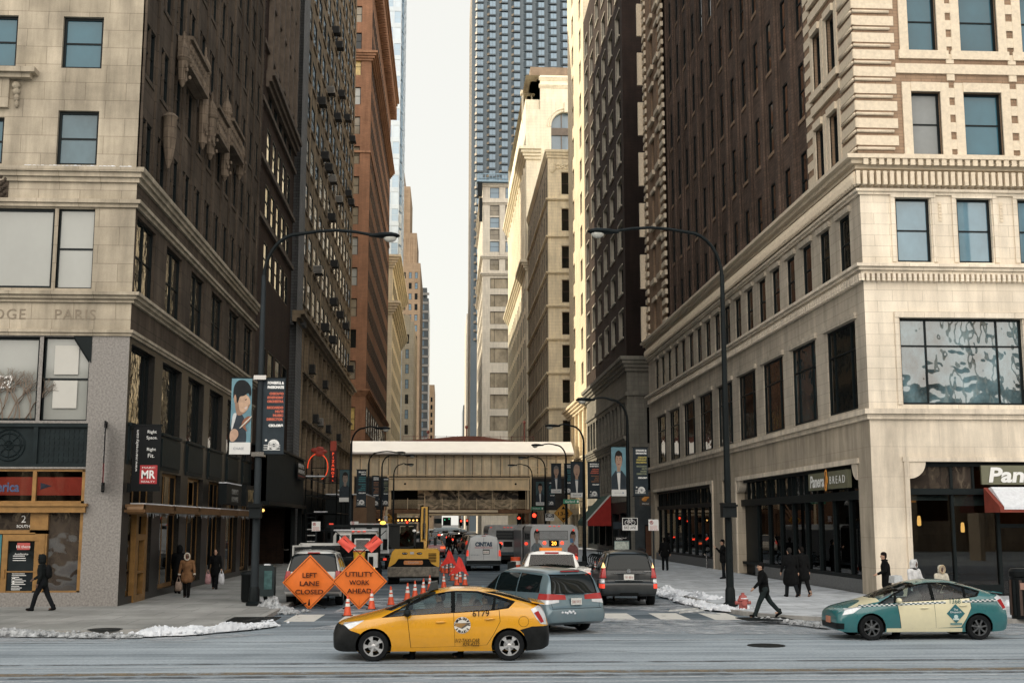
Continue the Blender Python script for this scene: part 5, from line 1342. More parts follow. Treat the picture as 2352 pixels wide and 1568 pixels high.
    def body(s,name,mats,parent,ang=38):
        me=DATA.meshes.new(name); bmesh.ops.dissolve_degenerate(s.bm,dist=1e-5,edges=s.bm.edges); s.bm.to_mesh(me)
        for m in mats: me.materials.append(m)
        boxuv(me); smooth_angle(me,ang); return link(name,me,parent)
SIDE=lambda f:abs(f.normal.y)>.30 
SIDEL=lambda f:f.normal.y>.30
REAR=lambda f:f.normal.x<-.12
FRONT=lambda f:f.normal.x>.08
ANY=lambda f:True
def circ(cx,cz,r,n=26): return [(cx+r*math.cos(2*PI*i/n),cz+r*math.sin(2*PI*i/n)) for i in range(n)]
def strip_poly(pts,w):
    """thin polygon following a polyline"""
    L_=[];R_=[]
    for i,p in enumerate(pts):
        a=Vector(pts[max(0,i-1)]); b=Vector(pts[min(len(pts)-1,i+1)]); d=(b-a).normalized(); n=Vector((-d.y,d.x))*w/2
        L_.append((p[0]+n.x,p[1]+n.y)); R_.append((p[0]-n.x,p[1]-n.y))
    return L_+R_[::-1]
_wheels={}
def wheel_mesh(r,wd,rr,style,rimmat):
    k=(r,wd,rr,style,rimmat.name)
    if k in _wheels: return _wheels[k]
    t=MB(); h=wd/2
    t.lathe([(rr*.98,-h*.9),(rr*1.06,-h),(r*.93,-h),(r*.985,-h*.75),(r,-h*.3),(r,h*.3),(r*.985,h*.75),(r*.93,h),(rr*1.06,h),(rr*.98,h*.9),(rr*.95,h*.5)],40,(0,0,0),'y',0,False)
    tm=t.mesh('tyre',M_rubber); smooth_angle(tm,40)
    g=MB()
    g.lathe([(.01,-h*.2),(rr*.97,-h*.2),(rr*.97,h*.4)],28,(0,0,0),'y',1,False); g.lathe([(rr*.55,-h*.1),(rr*.55,h*.1),(.02,h*.1)],20,(0,0,0),'y',0,False) if style in('five','seven') else None
    for sgn in (1,-1):
        y0=h*.52*sgn; y1=h*.92*sgn
        # outer lip
        g.lathe([(rr*.90,y0),(rr*.985,y1),(rr*.995,y1*1.02),(rr*1.0,y1),(rr*.99,y0)],36,(0,0,0),'y',0,False)
        g.lathe([(.01,y0),(rr*.2,y0),(rr*.22,y1*.86),(rr*.18,y1*.93),(.01,y1*.95)],18,(0,0,0),'y')
        ns={'five':5,'seven':7,'steel':0,'twelve':10}[style]
        for i in range(ns):
            a=2*PI*i/ns+.3; hw0,hw1=(.14,.25) if style=='five' else ((.10,.13) if style=='seven' else (.06,.07))
            poly=[]
            for rad,hw in ((.15,hw0*.8),(.55,hw0*.75),(.93,hw1)):
                poly.append((rad*rr,hw*rr))
            pts=[(q[0],q[1]) for q in poly]+[(q[0],-q[1]) for q in poly[::-1]]
            vs=[]
            for yy,dz in ((y0,0),(y1*.9,0)):
                for px,pz in pts: vs.append((px*math.cos(a)-pz*math.sin(a),yy if px>.3*rr else yy*1.0,px*math.sin(a)+pz*math.cos(a)))
            n=len(pts); fs=[list(range(n)),list(range(2*n-1,n-1,-1))]+[[i2,i2+n,(i2+1)%n+n,(i2+1)%n] for i2 in range(n)]
            g.add(vs,fs)
        if style=='steel':
            g.lathe([(rr*.25,y1*.7),(rr*.6,y1*.55),(rr*.9,y1*.8),(rr*.9,y0)],28,(0,0,0),'y')
    gm=g.mesh('rim',[rimmat,M_under]); smooth_angle(gm,40)
    _wheels[k]=(tm,gm); return tm,gm
def add_wheels(t,xs,track,r,wd,rr,style,rim):
    tm,gm=wheel_mesh(r,wd,rr,style,rim)
    for x in xs:
        for sg in (1,-1):
            w_=DATA.objects.new('wheel',None); col.objects.link(w_); w_.parent=t; w_.location=(x,sg*(track-wd/2),r); w_.empty_display_size=.1; w_.rotation_euler=(0,random.uniform(0,1),0)
            link('tyre',tm,w_); link('rim',gm,w_)
def arches(S,xs,r,z=None,ro=None):
    for x in xs:
        fs=S.cut(circ(x,z if z else r,(ro or r+.055)),'x',lambda f:abs(f.calc_center_median().y)>.45 and abs(f.normal.y)>.02)
        S.take(fs)
def liner(t,xs,r,wo,z=None):
    for x in xs:
        for sg in (1,-1):
            mb=MB(); n=20; zz=z or r; ro=r+.056
            for i in range(n):
                a0=PI*i/n-.15*(1 if i==0 else 0);a1=PI*(i+1)/n+.15*(1 if i==n-1 else 0)
                p=lambda a,y:(x+ro*math.cos(a),sg*y,zz+ro*math.sin(a))
                mb.quad(p(a0,wo-.008),p(a1,wo-.008),p(a1,.4),p(a0,.4))
            vs=[(x+ro*math.cos(2*PI*i/24),sg*.42,max(.12,zz+ro*math.sin(2*PI*i/24))) for i in range(24)]; mb.add(vs,[list(range(24))])
            mb.build('wheel_housing',M_under,t)
def plate(t,x,y,z,txt,tilt=0.,w=.31,h=.155,rear=True,m=None,tm=None):
    mb=MB(); mb.box(-.008,.008,-w/2-.012,w/2+.012,-h/2-.012,h/2+.012); p=mb.build('number_plate',m or M_plate,t,loc=(x,y,z)); p.rotation_euler=(0,tilt,0)
    s_=-1 if rear else 1
    put_text(txt,tm or plain('plate_red',(.28,.06,.06),.5,0,0),p,(s_*.0105,0,-.008),(0,s_*-1. if rear else 1,0) if False else ((0,-1,0) if rear else (0,1,0)),(0,0,1),size=.1,h=h*.5,w=w*.86,extrude=.001)
    return p
def paint_mat(name,c,rough=.28,flake=.06,dirt=.25,metal=0.,coat=.6,dirtc=(.22,.22,.21)):
    """car paint: clear coat, road grime that thickens towards the sills"""
    m,nt,b=mat_base(name); b.inputs['Metallic'].default_value=metal
    b.inputs['Coat Weight'].default_value=coat; b.inputs['Coat Roughness'].default_value=.08
    r,n=noise_col(nt,c,flake,9,coord='obj'); mx=mulc(nt,None,r,c)
    tcn=nt.nodes.new('ShaderNodeTexCoord'); sp=nt.nodes.new('ShaderNodeSeparateXYZ'); L(nt,tcn,'Object',sp,0)
    mr=nt.nodes.new('ShaderNodeMapRange'); mr.inputs[1].default_value=.95; mr.inputs[2].default_value=.15; mr.inputs[3].default_value=dirt*.12; mr.inputs[4].default_value=dirt; L(nt,sp,'Z',mr,0)
    r2,n2=noise_col(nt,None,.7,4.,(1,1,.5),'obj',8); mm=nt.nodes.new('ShaderNodeMath'); mm.operation='MULTIPLY'; mm.use_clamp=True; L(nt,mr,0,mm,0); L(nt,r2,0,mm,1)
    mix=nt.nodes.new('ShaderNodeMix'); mix.data_type='RGBA'; L(nt,mm,0,mix,0); L(nt,mx,0,mix,6); mix.inputs[7].default_value=c4(dirtc); L(nt,mix,2,b,'Base Color')
    rr=nt.nodes.new('ShaderNodeMapRange'); rr.inputs[3].default_value=rough; rr.inputs[4].default_value=.75; L(nt,mm,0,rr,0); L(nt,rr,0,b,'Roughness')
    return m
def line_strips(S,t,lines,w=.012,name='panel_gap'):
    for pts in lines:
        fs=S.cut(strip_poly(pts,w),'x',SIDE); S.paint(fs,1)
def seat_block(mb,x,y,z=.42):
    mb.box(x-.25,x+.25,y-.24,y+.24,z,z+.16); mb.prism([(x-.2,z+.16),(x-.32,z+.16),(x-.46,z+.75),(x-.36,z+.78)],y-.23,y+.23); mb.box(x-.47,x-.37,y-.12,y+.12,z+.76,z+.96)
# ---------------------------------------------------------------- hybrid hatchback taxi
PR=[(2.23,.34,.50,.58,.30,.36,.34,.20,.05),(2.21,.28,.60,.68,.56,.62,.56,.40,.06),(2.12,.22,.68,.765,.68,.74,.68,.54,.06),(1.95,.20,.755,.83,.76,.81,.765,.64,.055),(1.62,.20,.82,.91,.79,.85,.80,.70,.06),
    (1.32,.20,.86,.985,.80,.865,.82,.73,.07),(1.12,.20,.885,1.05,.80,.87,.83,.74,.09),(.85,.20,.92,1.175,.81,.872,.835,.70,.10),(.45,.20,.945,1.335,.81,.873,.835,.64,.10),(.1,.20,.965,1.435,.81,.873,.835,.61,.09),
    (-.3,.20,.99,1.485,.81,.873,.835,.60,.085),(-.7,.20,1.02,1.48,.81,.873,.83,.60,.085),(-1.1,.20,1.055,1.42,.81,.872,.82,.60,.09),(-1.5,.20,1.09,1.315,.80,.865,.80,.60,.085),(-1.85,.21,1.08,1.20,.78,.845,.775,.61,.06),(-2.05,.23,1.02,1.125,.74,.81,.73,.60,.05),(-2.13,.26,.92,1.0,.70,.775,.69,.56,.05),(-2.20,.30,.72,.78,.60,.68,.60,.48,.04),(-2.23,.36,.60,.64,.40,.48,.42,.30,.03)]
def prius(name,label,loc,rotz,colors,kind,group=None):
    t=empty(name,loc,label,'taxi',group,rotz); t.scale=(.975,.975,.955) if kind=='yellow' else (.93,.93,.93)
    bodym,doorm,hoodm,gapm,gl,rimm=colors
    S=Shell(PR,.03)
    arches(S,(1.385,-1.385),.315,.31,.365)
    win=[[(1.16,.905),(.79,.935),(.74,1.10)],[(.71,.94),(-.19,.99),(-.19,1.392),(.08,1.365),(.38,1.27),(.68,1.135)],[(-.27,.995),(-1.02,1.05),(-1.07,1.305),(-.72,1.385),(-.27,1.398)],[(-1.09,1.06),(-1.33,1.095),(-1.43,1.185),(-1.12,1.29)]]
    surround=[(1.24,.885),(.72,.925),(-.23,.975),(-1.05,1.03),(-1.37,1.07),(-1.52,1.205),(-1.1,1.335),(-.72,1.42),(-.23,1.432),(.1,1.40),(.42,1.29),(.74,1.14)]
    S.paint(S.cut(surround,'x',SIDE),1)
    for w_ in win: 
        S.sides(S.cut(w_,'x',SIDE),-.012,'side_window',gl,t)
    mb=S.take(S.cut([(-.66,1.02),(.66,1.02),(.55,1.40),(-.55,1.40)],'y',lambda f:f.normal.x>.2 and f.calc_center_median().x>.0),-.01); mb.build('windscreen',gl,t,auto=40)
    mb=S.take(S.cut([(-.56,1.15),(.56,1.15),(.54,1.40),(-.54,1.40)],'y',lambda f:f.normal.x<-.1 and f.normal.z>.2 and f.calc_center_median().x<-.85),-.01); mb.build('rear_window',gl,t,auto=40)
    d1=[(.70,.93),(.62,.28),(-.27,.30),(-.235,.98)]; d2=[(-.245,.98),(-.275,.30),(-.92,.33),(-1.06,.55),(-1.19,.80),(-1.17,1.035)]
    doors=[]
    for d in (d1,d2):
        cx=sum(p[0] for p in d)/len(d); cz=sum(p[1] for p in d)/len(d)
        outer=[(cx+(p[0]-cx)*1.012+(.006 if p[0]>cx else -.006),cz+(p[1]-cz)*1.012) for p in d]
        S.paint(S.cut(outer,'x',SIDE),1)
        doors.append(S.sides(S.cut(d,'x',SIDE),.0,'door',doorm,t,38))
    for dd,hx,hz in ((doors[0],.02,.80),(doors[1],-.98,.86)):
        for sg,o in dd:
            mb=MB(); mb.tube([(hx-.10,sg*.868,hz),(hx-.06,sg*.892,hz+.004),(hx+.06,sg*.892,hz-.004),(hx+.10,sg*.868,hz-.006)],[.012,.018,.018,.012],8); mb.build('handle',doorm,o,auto=40)
    if kind=='yellow':
        mb=S.take(S.cut([(2.4,.745),(1.98,.735),(1.86,.63),(1.66,.565),(1.72,.40),(1.74,.05),(2.4,.05)],'x',ANY),.004); mb.build('front_bumper',plain('scuffed_black',(.014,.015,.015),.4,0,.4,5),t,auto=40)
        mb=S.take(S.cut([(-1.60,.63),(-1.85,.70),(-2.6,.72),(-2.6,.0),(-1.74,.0),(-1.72,.42),(-1.68,.55)],'x',ANY),.006); mb.build('rear_bumper',MATS['scuffed_black'],t,auto=40)
        S.paint(S.cut(strip_poly(circ(-1.68,.80,.105,18)+[(-1.575,.80)],.008),'x',SIDEL),1)
    else:
        fs=S.cut([(1.9,.80),(1.12,1.06),(1.12,.80)],'x',lambda f:f.normal.z>.55 and abs(f.calc_center_median().y)<.72); mb=S.take(fs,.002); mb.build('bonnet',hoodm,t,auto=40)
        fs=S.cut([(1.0,.205),(1.0,.30),(-.95,.30),(-.95,.205)],'x',SIDE); S.sides(fs,.002,'sill_panel',doorm,t)
        mb=S.take(S.cut([(2.5,.42),(2.06,.42),(2.06,.27),(2.5,.27)],'x',FRONT),.003); mb.build('front_grille',M_dark,t,auto=40)
    S.sides(S.cut([(2.09,.62),(2.0,.775),(1.58,.835),(1.84,.67)],'x',lambda f:abs(f.calc_center_median().y)>.3),.004,'headlight',M_clear_lens,t)
    for sg,o in S.sides(S.cut([(-1.83,1.05),(-2.02,1.13),(-2.12,1.0),(-2.16,.73),(-2.03,.75),(-1.93,.88)],'x',lambda f:abs(f.calc_center_median().y)>.35),.006,'tail_light',M_clear_lens,t):
        mb=MB(); mb.prism([(-1.90,.98),(-1.985,1.02),(-2.10,.80),(-2.04,.77)],sg*.79,sg*.825); mb.build('brake_lens',M_red_lens,o)
    S.body('body',[bodym,gapm],t)
    liner(t,(1.385,-1.385),.315,.80,.31); add_wheels(t,(1.385,-1.385),.855,.312,.20,.208,'five' if kind=='yellow' else 'seven',rimm)
    for sg in (1,-1):
        m=MB(); m.sphere((.70,sg*.97,.985),(.075,.105,.075),14); m.tube([(.72,sg*.83,.95),(.72,sg*.92,.96)],.022,6); m.build('wing_mirror',M_dark if kind=='yellow' else doorm,t,smooth=True)
    mb=MB(); mb.prism([(-1.86,1.205),(-2.13,1.155),(-2.13,1.135),(-1.86,1.175)],-.62,.62); mb.build('rear_spoiler',bodym,t)
    if kind=='yellow': mb=MB(); mb.prism([(.08,1.455),(.30,1.40),(.24,1.58),(.10,1.60)],-.34,.34); mb.build('roof_sign',plain('roof_sign',(.05,.055,.055),.4,0,.2,10),t)
    mb=MB()
    for y in (.37,-.37): mc=MB(); seat_block(mc,.05,y,.35); mc.build('seat',plain('cabin_dark',(.02,.024,.025),.8,0,.2,6),t)
    seat_block(mb,-.85,.0,.36); mb.box(-1.2,-.75,-.55,.55,.35,.95); mb.box(.55,1.0,-.7,.7,.5,.88); mb.box(-1.6,1.2,-.72,.72,.22,.30); mb.build('cabin',plain('cabin_dark',(.02,.024,.025),.8,0,.2,6),t)
    mb=MB(); mb.tube([(.52+.06*math.cos(q*.4),.37+.19*math.sin(q*.4),.86+.17*math.cos(q*.4)) for q in range(17)],.016,6); mb.build('steering_wheel',M_under,t)
    return t
"""numbers and crests are separate meshes standing a hair off the paint"""
def side_text(t,body,m,x,y,z,**k): return put_text(body,m,t,(x,y,z),(-1,0,0),(0,0,1),extrude=.002,**k)
p=G(1012,1516); TX,TY=-.03,25.75
yel=paint_mat('taxi_yellow',(.72,.335,.008),.25,.04,.16,coat=.8,dirtc=(.35,.22,.08)); 
gl_t=clear_glass('taxi_glass',(.78,.90,.86),.80,.02,1.5)
cab=prius('yellow_taxi','yellow hybrid hatchback cab with black bumpers crossing the avenue in the foreground',(TX,TY,0),PI,(yel,yel,yel,M_under,gl_t,M_alloy),'yellow')
side_text(cab,'6179',M_ink,-.80,.874,.975,size=.16,h=.125)
side_text(cab,'312-TAXI-CAB',M_ink,-.52,.885,.425,size=.1,h=.075,shear=.25,w=.50); side_text(cab,'829-4222',M_ink,-.60,.885,.345,size=.1,h=.075,shear=.25,w=.34)
def ring_text(t,txt,cx,y,cz,r,a0,a1,m,h,flip=False):
    n=len(txt)
    for i,ch in enumerate(txt):
        a=R(a0+(a1-a0)*i/(n-1)); px=cx-r*math.cos(a); pz=cz+r*math.sin(a)
        up=Vector((-math.cos(a),0,math.sin(a))); 
        if flip: up=-up
        xd=Vector((0,1,0)).cross(up)*-1; xd=up.cross(Vector((0,1,0)))
        put_text(ch,m,t,(px,y,pz),xd,up,size=.1,h=h,extrude=.0015,bold=.004)
mb=MB(); mb.lathe([(.001,.872),(.17,.872),(.17,.882),(.001,.882)],28,(-.42,0,.735),'y'); mb.build('crest',plain('crest_white',(.70,.68,.62),.4,0,.1,10),cab)
mb=MB()
for k in range(10): 
    a=2*PI*k/10; mb.prism([(-.42+.165*math.cos(a-.1),.735+.165*math.sin(a-.1)),(-.42+.165*math.cos(a+.1),.735+.165*math.sin(a+.1)),(-.42+.11*math.cos(a+.1),.735+.11*math.sin(a+.1)),(-.42+.11*math.cos(a-.1),.735+.11*math.sin(a-.1))],.882,.884)
mb.prism([(-.25,.775),(-.60,.785),(-.52,.725),(-.42,.66),(-.32,.70)],.8825,.8855); mb.build('crest_mark',plain('crest_dark',(.10,.085,.07),.5,0,0),cab)
mb=MB()
for k in range(4): mb.prism([(-.27,.77-.018*k),(-.50+.03*k,.765-.022*k),(-.50+.03*k,.757-.022*k),(-.28,.762-.018*k)],.886,.888)
mb.build('crest_wing',plain('crest_gold',(.70,.36,.06),.5,0,0),cab)
ring_text(cab,'YELLOW',-.42,.886,.735,.138,35,145,M_ink,.05); ring_text(cab,'CAB',-.42,.886,.735,.138,-60,-120,M_ink,.05,True)
mb=MB(); mb.box(1.02,.84,.858,.866,.70,.722); mb.build('side_badge',M_chrome,cab)
mb=MB(); mb.box(2.232,2.26,-.16,.16,.37,.53); mb.build('number_plate',M_dark,cab)
# green and cream cab
teal=paint_mat('cab_teal',(.012,.135,.145),.25,.05,.16,coat=.8,dirtc=(.12,.15,.15)); crm_=paint_mat('cab_cream',(.72,.66,.44),.3,.03,.14,coat=.6,dirtc=(.40,.38,.31))
p=G(2127,1470); gt=prius('green_taxi','teal green and cream hybrid cab with checker stripe parked at the right kerb',(11.31,29.5,0),PI,(teal,crm_,crm_,M_under,clear_glass('taxi_glass2',(.74,.84,.82),.75,.02,1.5),plain('dull_alloy',(.10,.105,.11),.45,.4,.2,9)),'green')
mb=MB()
def zline(x): return .885+(.985-.885)*(1.7-x)/2.6 if x>-.9 else .985+(.04)*(-.9-x)/.9
xs=[1.66-.062*i for i in range(58)]
ck=MB(); wk=MB()
for i,x in enumerate(xs):
    if -.55>x>-1.0 or x<-1.86: continue
    z=zline(x)-.035; yy=.845 if x<1.0 else .845-.05*(x-1.0)-.015
    for j in range(2): (ck if (i+j)%2 else wk).box(x-.031,x+.031,yy-.015,yy+.018,z+.026*j-.026,z+.026*j)
ck.build('checker_stripe',plain('checker_teal',(.01,.07,.08),.5,0,0),gt); wk.build('checker_stripe',M_wtext,gt)
side_text(gt,'1368',plain('num_teal',(.02,.10,.10),.5,0,0),-.78,.878,.965,size=.16,h=.11)
mb=MB(); mb.prism([(-.78+.235,.66),(-.78,.66+.235),(-.78-.235,.66),(-.78,.66-.235)],.872,.884); mb.build('crest',plain('crest_teal',(.015,.12,.14),.5,0,0),gt)
side_text(gt,'The',M_wtext,-.78,.888,.76,size=.1,h=.05); side_text(gt,'Yellow',M_wtext,-.78,.888,.69,size=.1,h=.065,w=.25) if False else side_text(gt,'Dispatch',M_wtext,-.78,.888,.69,size=.1,h=.06,w=.28)
mb=MB(); mb.sphere((-.78,.885,.58),(.055,.004,.05),10); mb.box(-.86,-.70,.884,.888,.50,.54); mb.build('crest_mark',plain('crest_pale',(.5,.6,.58),.5,0,0),gt)
mb=MB(); mb.box(-.93,-.63,.872,.884,.385,.425); mb.build('phone_strip',plain('strip_teal',(.10,.22,.22),.5,0,0),gt)
mb=MB(); mb.box(2.225,2.26,-.10,.20,.40,.56); mb.build('number_plate',plain('plate_orange',(.50,.20,.12),.5,0,.1,9),gt)
mb=MB(); mb.prism([(.28,1.45),(.52,1.38),(.50,1.56),(.32,1.58)],-.2,.2); mb.build('roof_sign',plain('roof_plate',(.55,.57,.58),.4,0,.2,10),gt)
mb=MB(); mb.tube([(-1.05,.3,1.42),(-1.25,.3,1.62)],.006,5); mb.build('aerial',M_black,gt)
# ---------------------------------------------------------------- generic rear-seen vehicles
def rear_vehicle(name,label,cat,st,loc,rotz,paint,cfg,group=None,scale=1.):
    t=empty(name,loc,label,cat,group,rotz); t.scale=(scale,)*3
    S=Shell(st,cfg.get('step',.04),crease=cfg.get('crease',3.2)); gl=cfg.get('glass',M_cglass); wx=cfg['wx']; r=cfg['r']
    arches(S,wx,r,r,r+.07)
    for w_ in cfg['win']: S.sides(S.cut(w_,'x',SIDE),-.012,'side_window',gl,t)
    if cfg.get('rearwin'):
        rw=cfg['rearwin']; S.paint(S.cut([(p[0]*1.05,p[1]+(.02 if p[1]>sum(q[1] for q in rw)/len(rw) else -.02)) for p in rw],'y',REAR),1)
        S.take(S.cut(rw,'y',REAR),-.01).build('rear_window',gl,t,auto=40)
    S.take(S.cut(cfg['front'],'y',lambda f:f.normal.x>.2 and f.normal.z>-.1 and f.calc_center_median().z>cfg['front'][0][1]-.02),-.01).build('windscreen',gl,t,auto=40)
    for poly,m in cfg.get('lamps',[]):
        for sg in (1,-1):
            S.take(S.cut([(p[0]*sg,p[1]) for p in poly],'y',lambda f:f.calc_center_median().x<cfg['lampx'] and f.normal.x<.25 and f.calc_center_median().y*sg>0),.008).build('tail_light',m,t,auto=40)
    for poly,m,nm in cfg.get('rearpan',[]):
        S.take(S.cut(poly,'y',REAR),.006).build(nm,m,t,auto=40)
    line_strips(S,t,cfg.get('lines',[]))
    for pl in cfg.get('rlines',[]): S.paint(S.cut(strip_poly(pl,.014),'y',REAR),1)
    S.body('body',[paint,M_under],t); liner(t,wx,r+.012,cfg['track']-.04,r); add_wheels(t,wx,cfg['track'],r,cfg.get('tw',.23),r*.66,cfg.get('rim','seven'),cfg.get('rimm',M_alloy))
    for sg in (1,-1):
        m=MB(); mx,mz,my=cfg['mirror']; m.sphere((mx,sg*(my+.12),mz),(.07,.12,cfg.get('mh',.09)),12); m.tube([(mx,sg*(my-.05),mz-.03),(mx,sg*(my+.06),mz)],.025,6); m.build('wing_mirror',cfg.get('mirm',M_dark),t,smooth=True)
    for nm,boxes,m in cfg.get('extra',[]):
        for b in boxes: mb=MB(); mb.box(*b); mb.build(nm,m,t)
    return t
# minivan, seen from behind with its driver's side
MV=[(2.55,.40,.55,.62,.30,.40,.38,.25,.04),(2.50,.28,.66,.74,.65,.72,.66,.45,.05),(2.35,.22,.78,.86,.82,.88,.80,.62,.06),(2.0,.20,.90,.98,.86,.93,.87,.72,.06),(1.6,.20,.97,1.10,.88,.96,.89,.77,.08),(1.35,.20,.99,1.22,.88,.965,.90,.76,.10),(.9,.20,1.0,1.50,.88,.97,.90,.72,.11),(.5,.20,1.01,1.68,.88,.97,.90,.70,.11),(.0,.20,1.02,1.745,.88,.975,.90,.70,.11),(-1.0,.20,1.04,1.75,.88,.975,.90,.70,.11),(-1.9,.22,1.06,1.72,.88,.97,.89,.70,.11),(-2.15,.24,1.06,1.66,.87,.955,.875,.69,.10),(-2.28,.26,1.05,1.50,.86,.94,.865,.73,.08),(-2.38,.28,1.04,1.22,.85,.93,.855,.78,.06),(-2.44,.30,.94,1.0,.84,.92,.85,.80,.04),(-2.50,.32,.72,.76,.84,.915,.85,.80,.03),(-2.58,.34,.66,.69,.78,.85,.79,.72,.02),(-2.59,.38,.54,.56,.70,.76,.70,.62,.02)]
mv_p=paint_mat('minivan_blue',(.11,.175,.205),.3,.06,.35,.3,.7,(.18,.20,.21))
cfgm=dict(wx=(1.62,-1.45),r=.34,track=.93,win=[[(1.28,1.04),(.62,1.06),(.62,1.56),(.78,1.52),(1.1,1.30)],[(.56,1.06),(-.68,1.08),(-.68,1.60),(.56,1.58)],[(-.74,1.08),(-2.0,1.11),(-1.93,1.56),(-.74,1.60)]],rearwin=[(-.70,1.10),(.70,1.10),(.62,1.58),(-.62,1.58)],front=[(-.70,1.18),(.70,1.18),(.62,1.62),(-.62,1.62)],
    lamps=[([(.30,.93),(.95,.93),(.95,1.08),(.80,1.09),(.30,1.05)],M_red_lens),([(.52,.86),(1.0,.80),(1.0,.925),(.52,.925)],M_clear_lens)],lampx=-2.0,lines=[[(.6,1.05),(.6,.35)],[(-.7,1.07),(-.7,.35)],[(.6,.72),(-2.2,.80)]],rlines=[[(-.78,.70),(.78,.70)],[(-.80,1.05),(-.74,.72)],[(.80,1.05),(.74,.72)]],
    mirror=(1.05,1.08,.92),mh=.085,mirm=mv_p,rim='seven',extra=[('tailgate_handle',[(-2.50,-2.44,-.34,.34,1.085,1.105)],M_dark)])
van_y=33.45; mvan=rear_vehicle('minivan','blue grey minivan turning away into the side street behind the yellow cab','minivan',MV,(2.32,32.75,0),PI/2+R(25),mv_p,cfgm,scale=.91)
plate(mvan,-2.52,0,.88,'E80 5913',0)
mb=MB(); mb.box(-2.30,-2.28,-.02,.55,1.16,1.18); mb.tube([(-2.37,.05,1.12),(-2.33,.5,1.24)],.012,5); mb.build('rear_wiper',M_black,mvan)
mb=MB(); mb.tube([(-2.50,-.04,1.0),(-2.50,-.03,.93)],.008,5); mb.tube([(-2.50,.04,1.0),(-2.50,.03,.93)],.008,5); mb.tube([(-2.50,-.03,.965),(-2.50,.03,.965)],.008,5); mb.build('badge',M_chrome,mvan)
mb=MB(); mb.box(-2.20,-2.13,-.28,.28,1.665,1.69); mb.build('high_brake_light',M_red_lens,mvan)
mb=MB(); rnd=random.Random(3); [mb.sphere((-2.585,rnd.gauss(0.25,.12),rnd.gauss(.6,.02)),(.02,.04,.03),6) for _ in range(9)]; mb.build('bumper_snow',M_snow,mvan)
# large sport utility, rear
SU=[(2.38,.50,.70,.78,.45,.55,.52,.40,.04),(2.32,.36,.86,.95,.80,.86,.80,.62,.05),(2.15,.32,.98,1.06,.88,.93,.87,.74,.06),(1.5,.30,1.06,1.14,.90,.94,.89,.78,.06),(1.05,.30,1.08,1.20,.90,.945,.90,.77,.08),(.7,.30,1.10,1.46,.90,.945,.90,.72,.10),(.35,.30,1.10,1.70,.90,.945,.90,.69,.10),(.0,.30,1.10,1.80,.90,.945,.90,.68,.10),(-1.2,.30,1.12,1.83,.90,.945,.90,.68,.10),(-2.0,.32,1.13,1.80,.90,.945,.895,.68,.10),(-2.18,.34,1.13,1.72,.89,.94,.89,.69,.09),(-2.27,.36,1.12,1.50,.88,.935,.885,.74,.07),(-2.33,.38,1.10,1.22,.88,.93,.88,.80,.05),(-2.36,.40,.96,1.0,.88,.93,.88,.83,.03),(-2.38,.42,.80,.83,.88,.93,.88,.84,.02),(-2.46,.42,.74,.77,.86,.91,.86,.82,.02),(-2.48,.46,.60,.62,.80,.85,.80,.76,.02)]
lx_p=paint_mat('suv_charcoal',(.012,.016,.018),.3,.08,.25,.1,.5,(.07,.075,.078))
M_lampglow=emis('tail_glow',(1,.13,.04),.9); M_lampamb=emis('tail_amber',(1,.62,.25),1.3)
cfgl=dict(wx=(1.45,-1.35),r=.385,track=.94,tw=.26,win=[[(.60,1.14),(-.15,1.14),(-.15,1.66),(.22,1.64),(.42,1.50)],[(-.23,1.14),(-1.05,1.15),(-1.05,1.69),(-.23,1.68)],[(-1.15,1.15),(-1.95,1.18),(-1.88,1.65),(-1.15,1.69)]],rearwin=[(-.72,1.20),(.72,1.20),(.60,1.70),(-.60,1.70)],front=[(-.7,1.2),(.7,1.2),(.6,1.68),(-.6,1.68)],
    lamps=[([(.745,.93),(.95,.93),(.95,1.24),(.765,1.26)],M_red_lens),([(.765,1.26),(.95,1.24),(.95,1.40),(.80,1.42)],M_lampamb),([(.80,.60),(.95,.60),(.95,.74),(.80,.74)],M_brake2),([(.80,.76),(.95,.76),(.95,.90),(.80,.90)],M_clear_lens)],lampx=-1.9,lines=[[(-.19,1.12),(-.19,.45)],[(-1.1,1.13),(-1.15,.8)]],rlines=[[(-.74,.80),(.74,.80)],[(-.73,1.2),(-.72,.8)],[(.73,1.2),(.72,.8)]],rearpan=[([(-.34,.87),(.34,.87),(.36,1.07),(-.36,1.07)],plain('suv_recess',(.03,.034,.036),.4,0,.1,5),'plate_recess')],
    mirror=(.72,1.18,.93),mh=.12,mirm=lx_p,rim='seven',extra=[('chrome_bar',[(-2.42,-2.38,-.56,.56,1.085,1.10)],M_chrome),('chrome_bar',[(-2.435,-2.40,-.45,.45,.845,.865)],M_chrome),('roof_rail',[(-1.9,.2,.60,.64,1.80,1.87),(-1.9,.2,-.64,-.60,1.80,1.87)],M_dark),('tow_hitch',[(-2.5,-2.3,-.3,.3,.36,.46)],M_under)])
lex=rear_vehicle('sport_utility_car','dark grey sport utility car with lit tail lamps waiting beside the right kerb','SUV',SU,(6.22,43.0,0),PI/2-R(3),lx_p,cfgl)
plate(lex,-2.435,0,.965,'Y81 8816')
mb=MB(); mb.lathe([(.055,-2.405),(.07,-2.405),(.07,-2.395),(.055,-2.395)],18,(0,0,1.16),'x'); mb.tube([(-2.405,.04,1.20),(-2.405,-.005,1.14),(-2.405,-.05,1.14)],.007,5); mb.build('badge',M_chrome,lex)
mb=MB(); mb.box(-2.41,-2.395,-.72,-.50,1.135,1.165); mb.build('badge_letters',plain('badge_grey',(.3,.3,.3),.4,.5,0),lex)
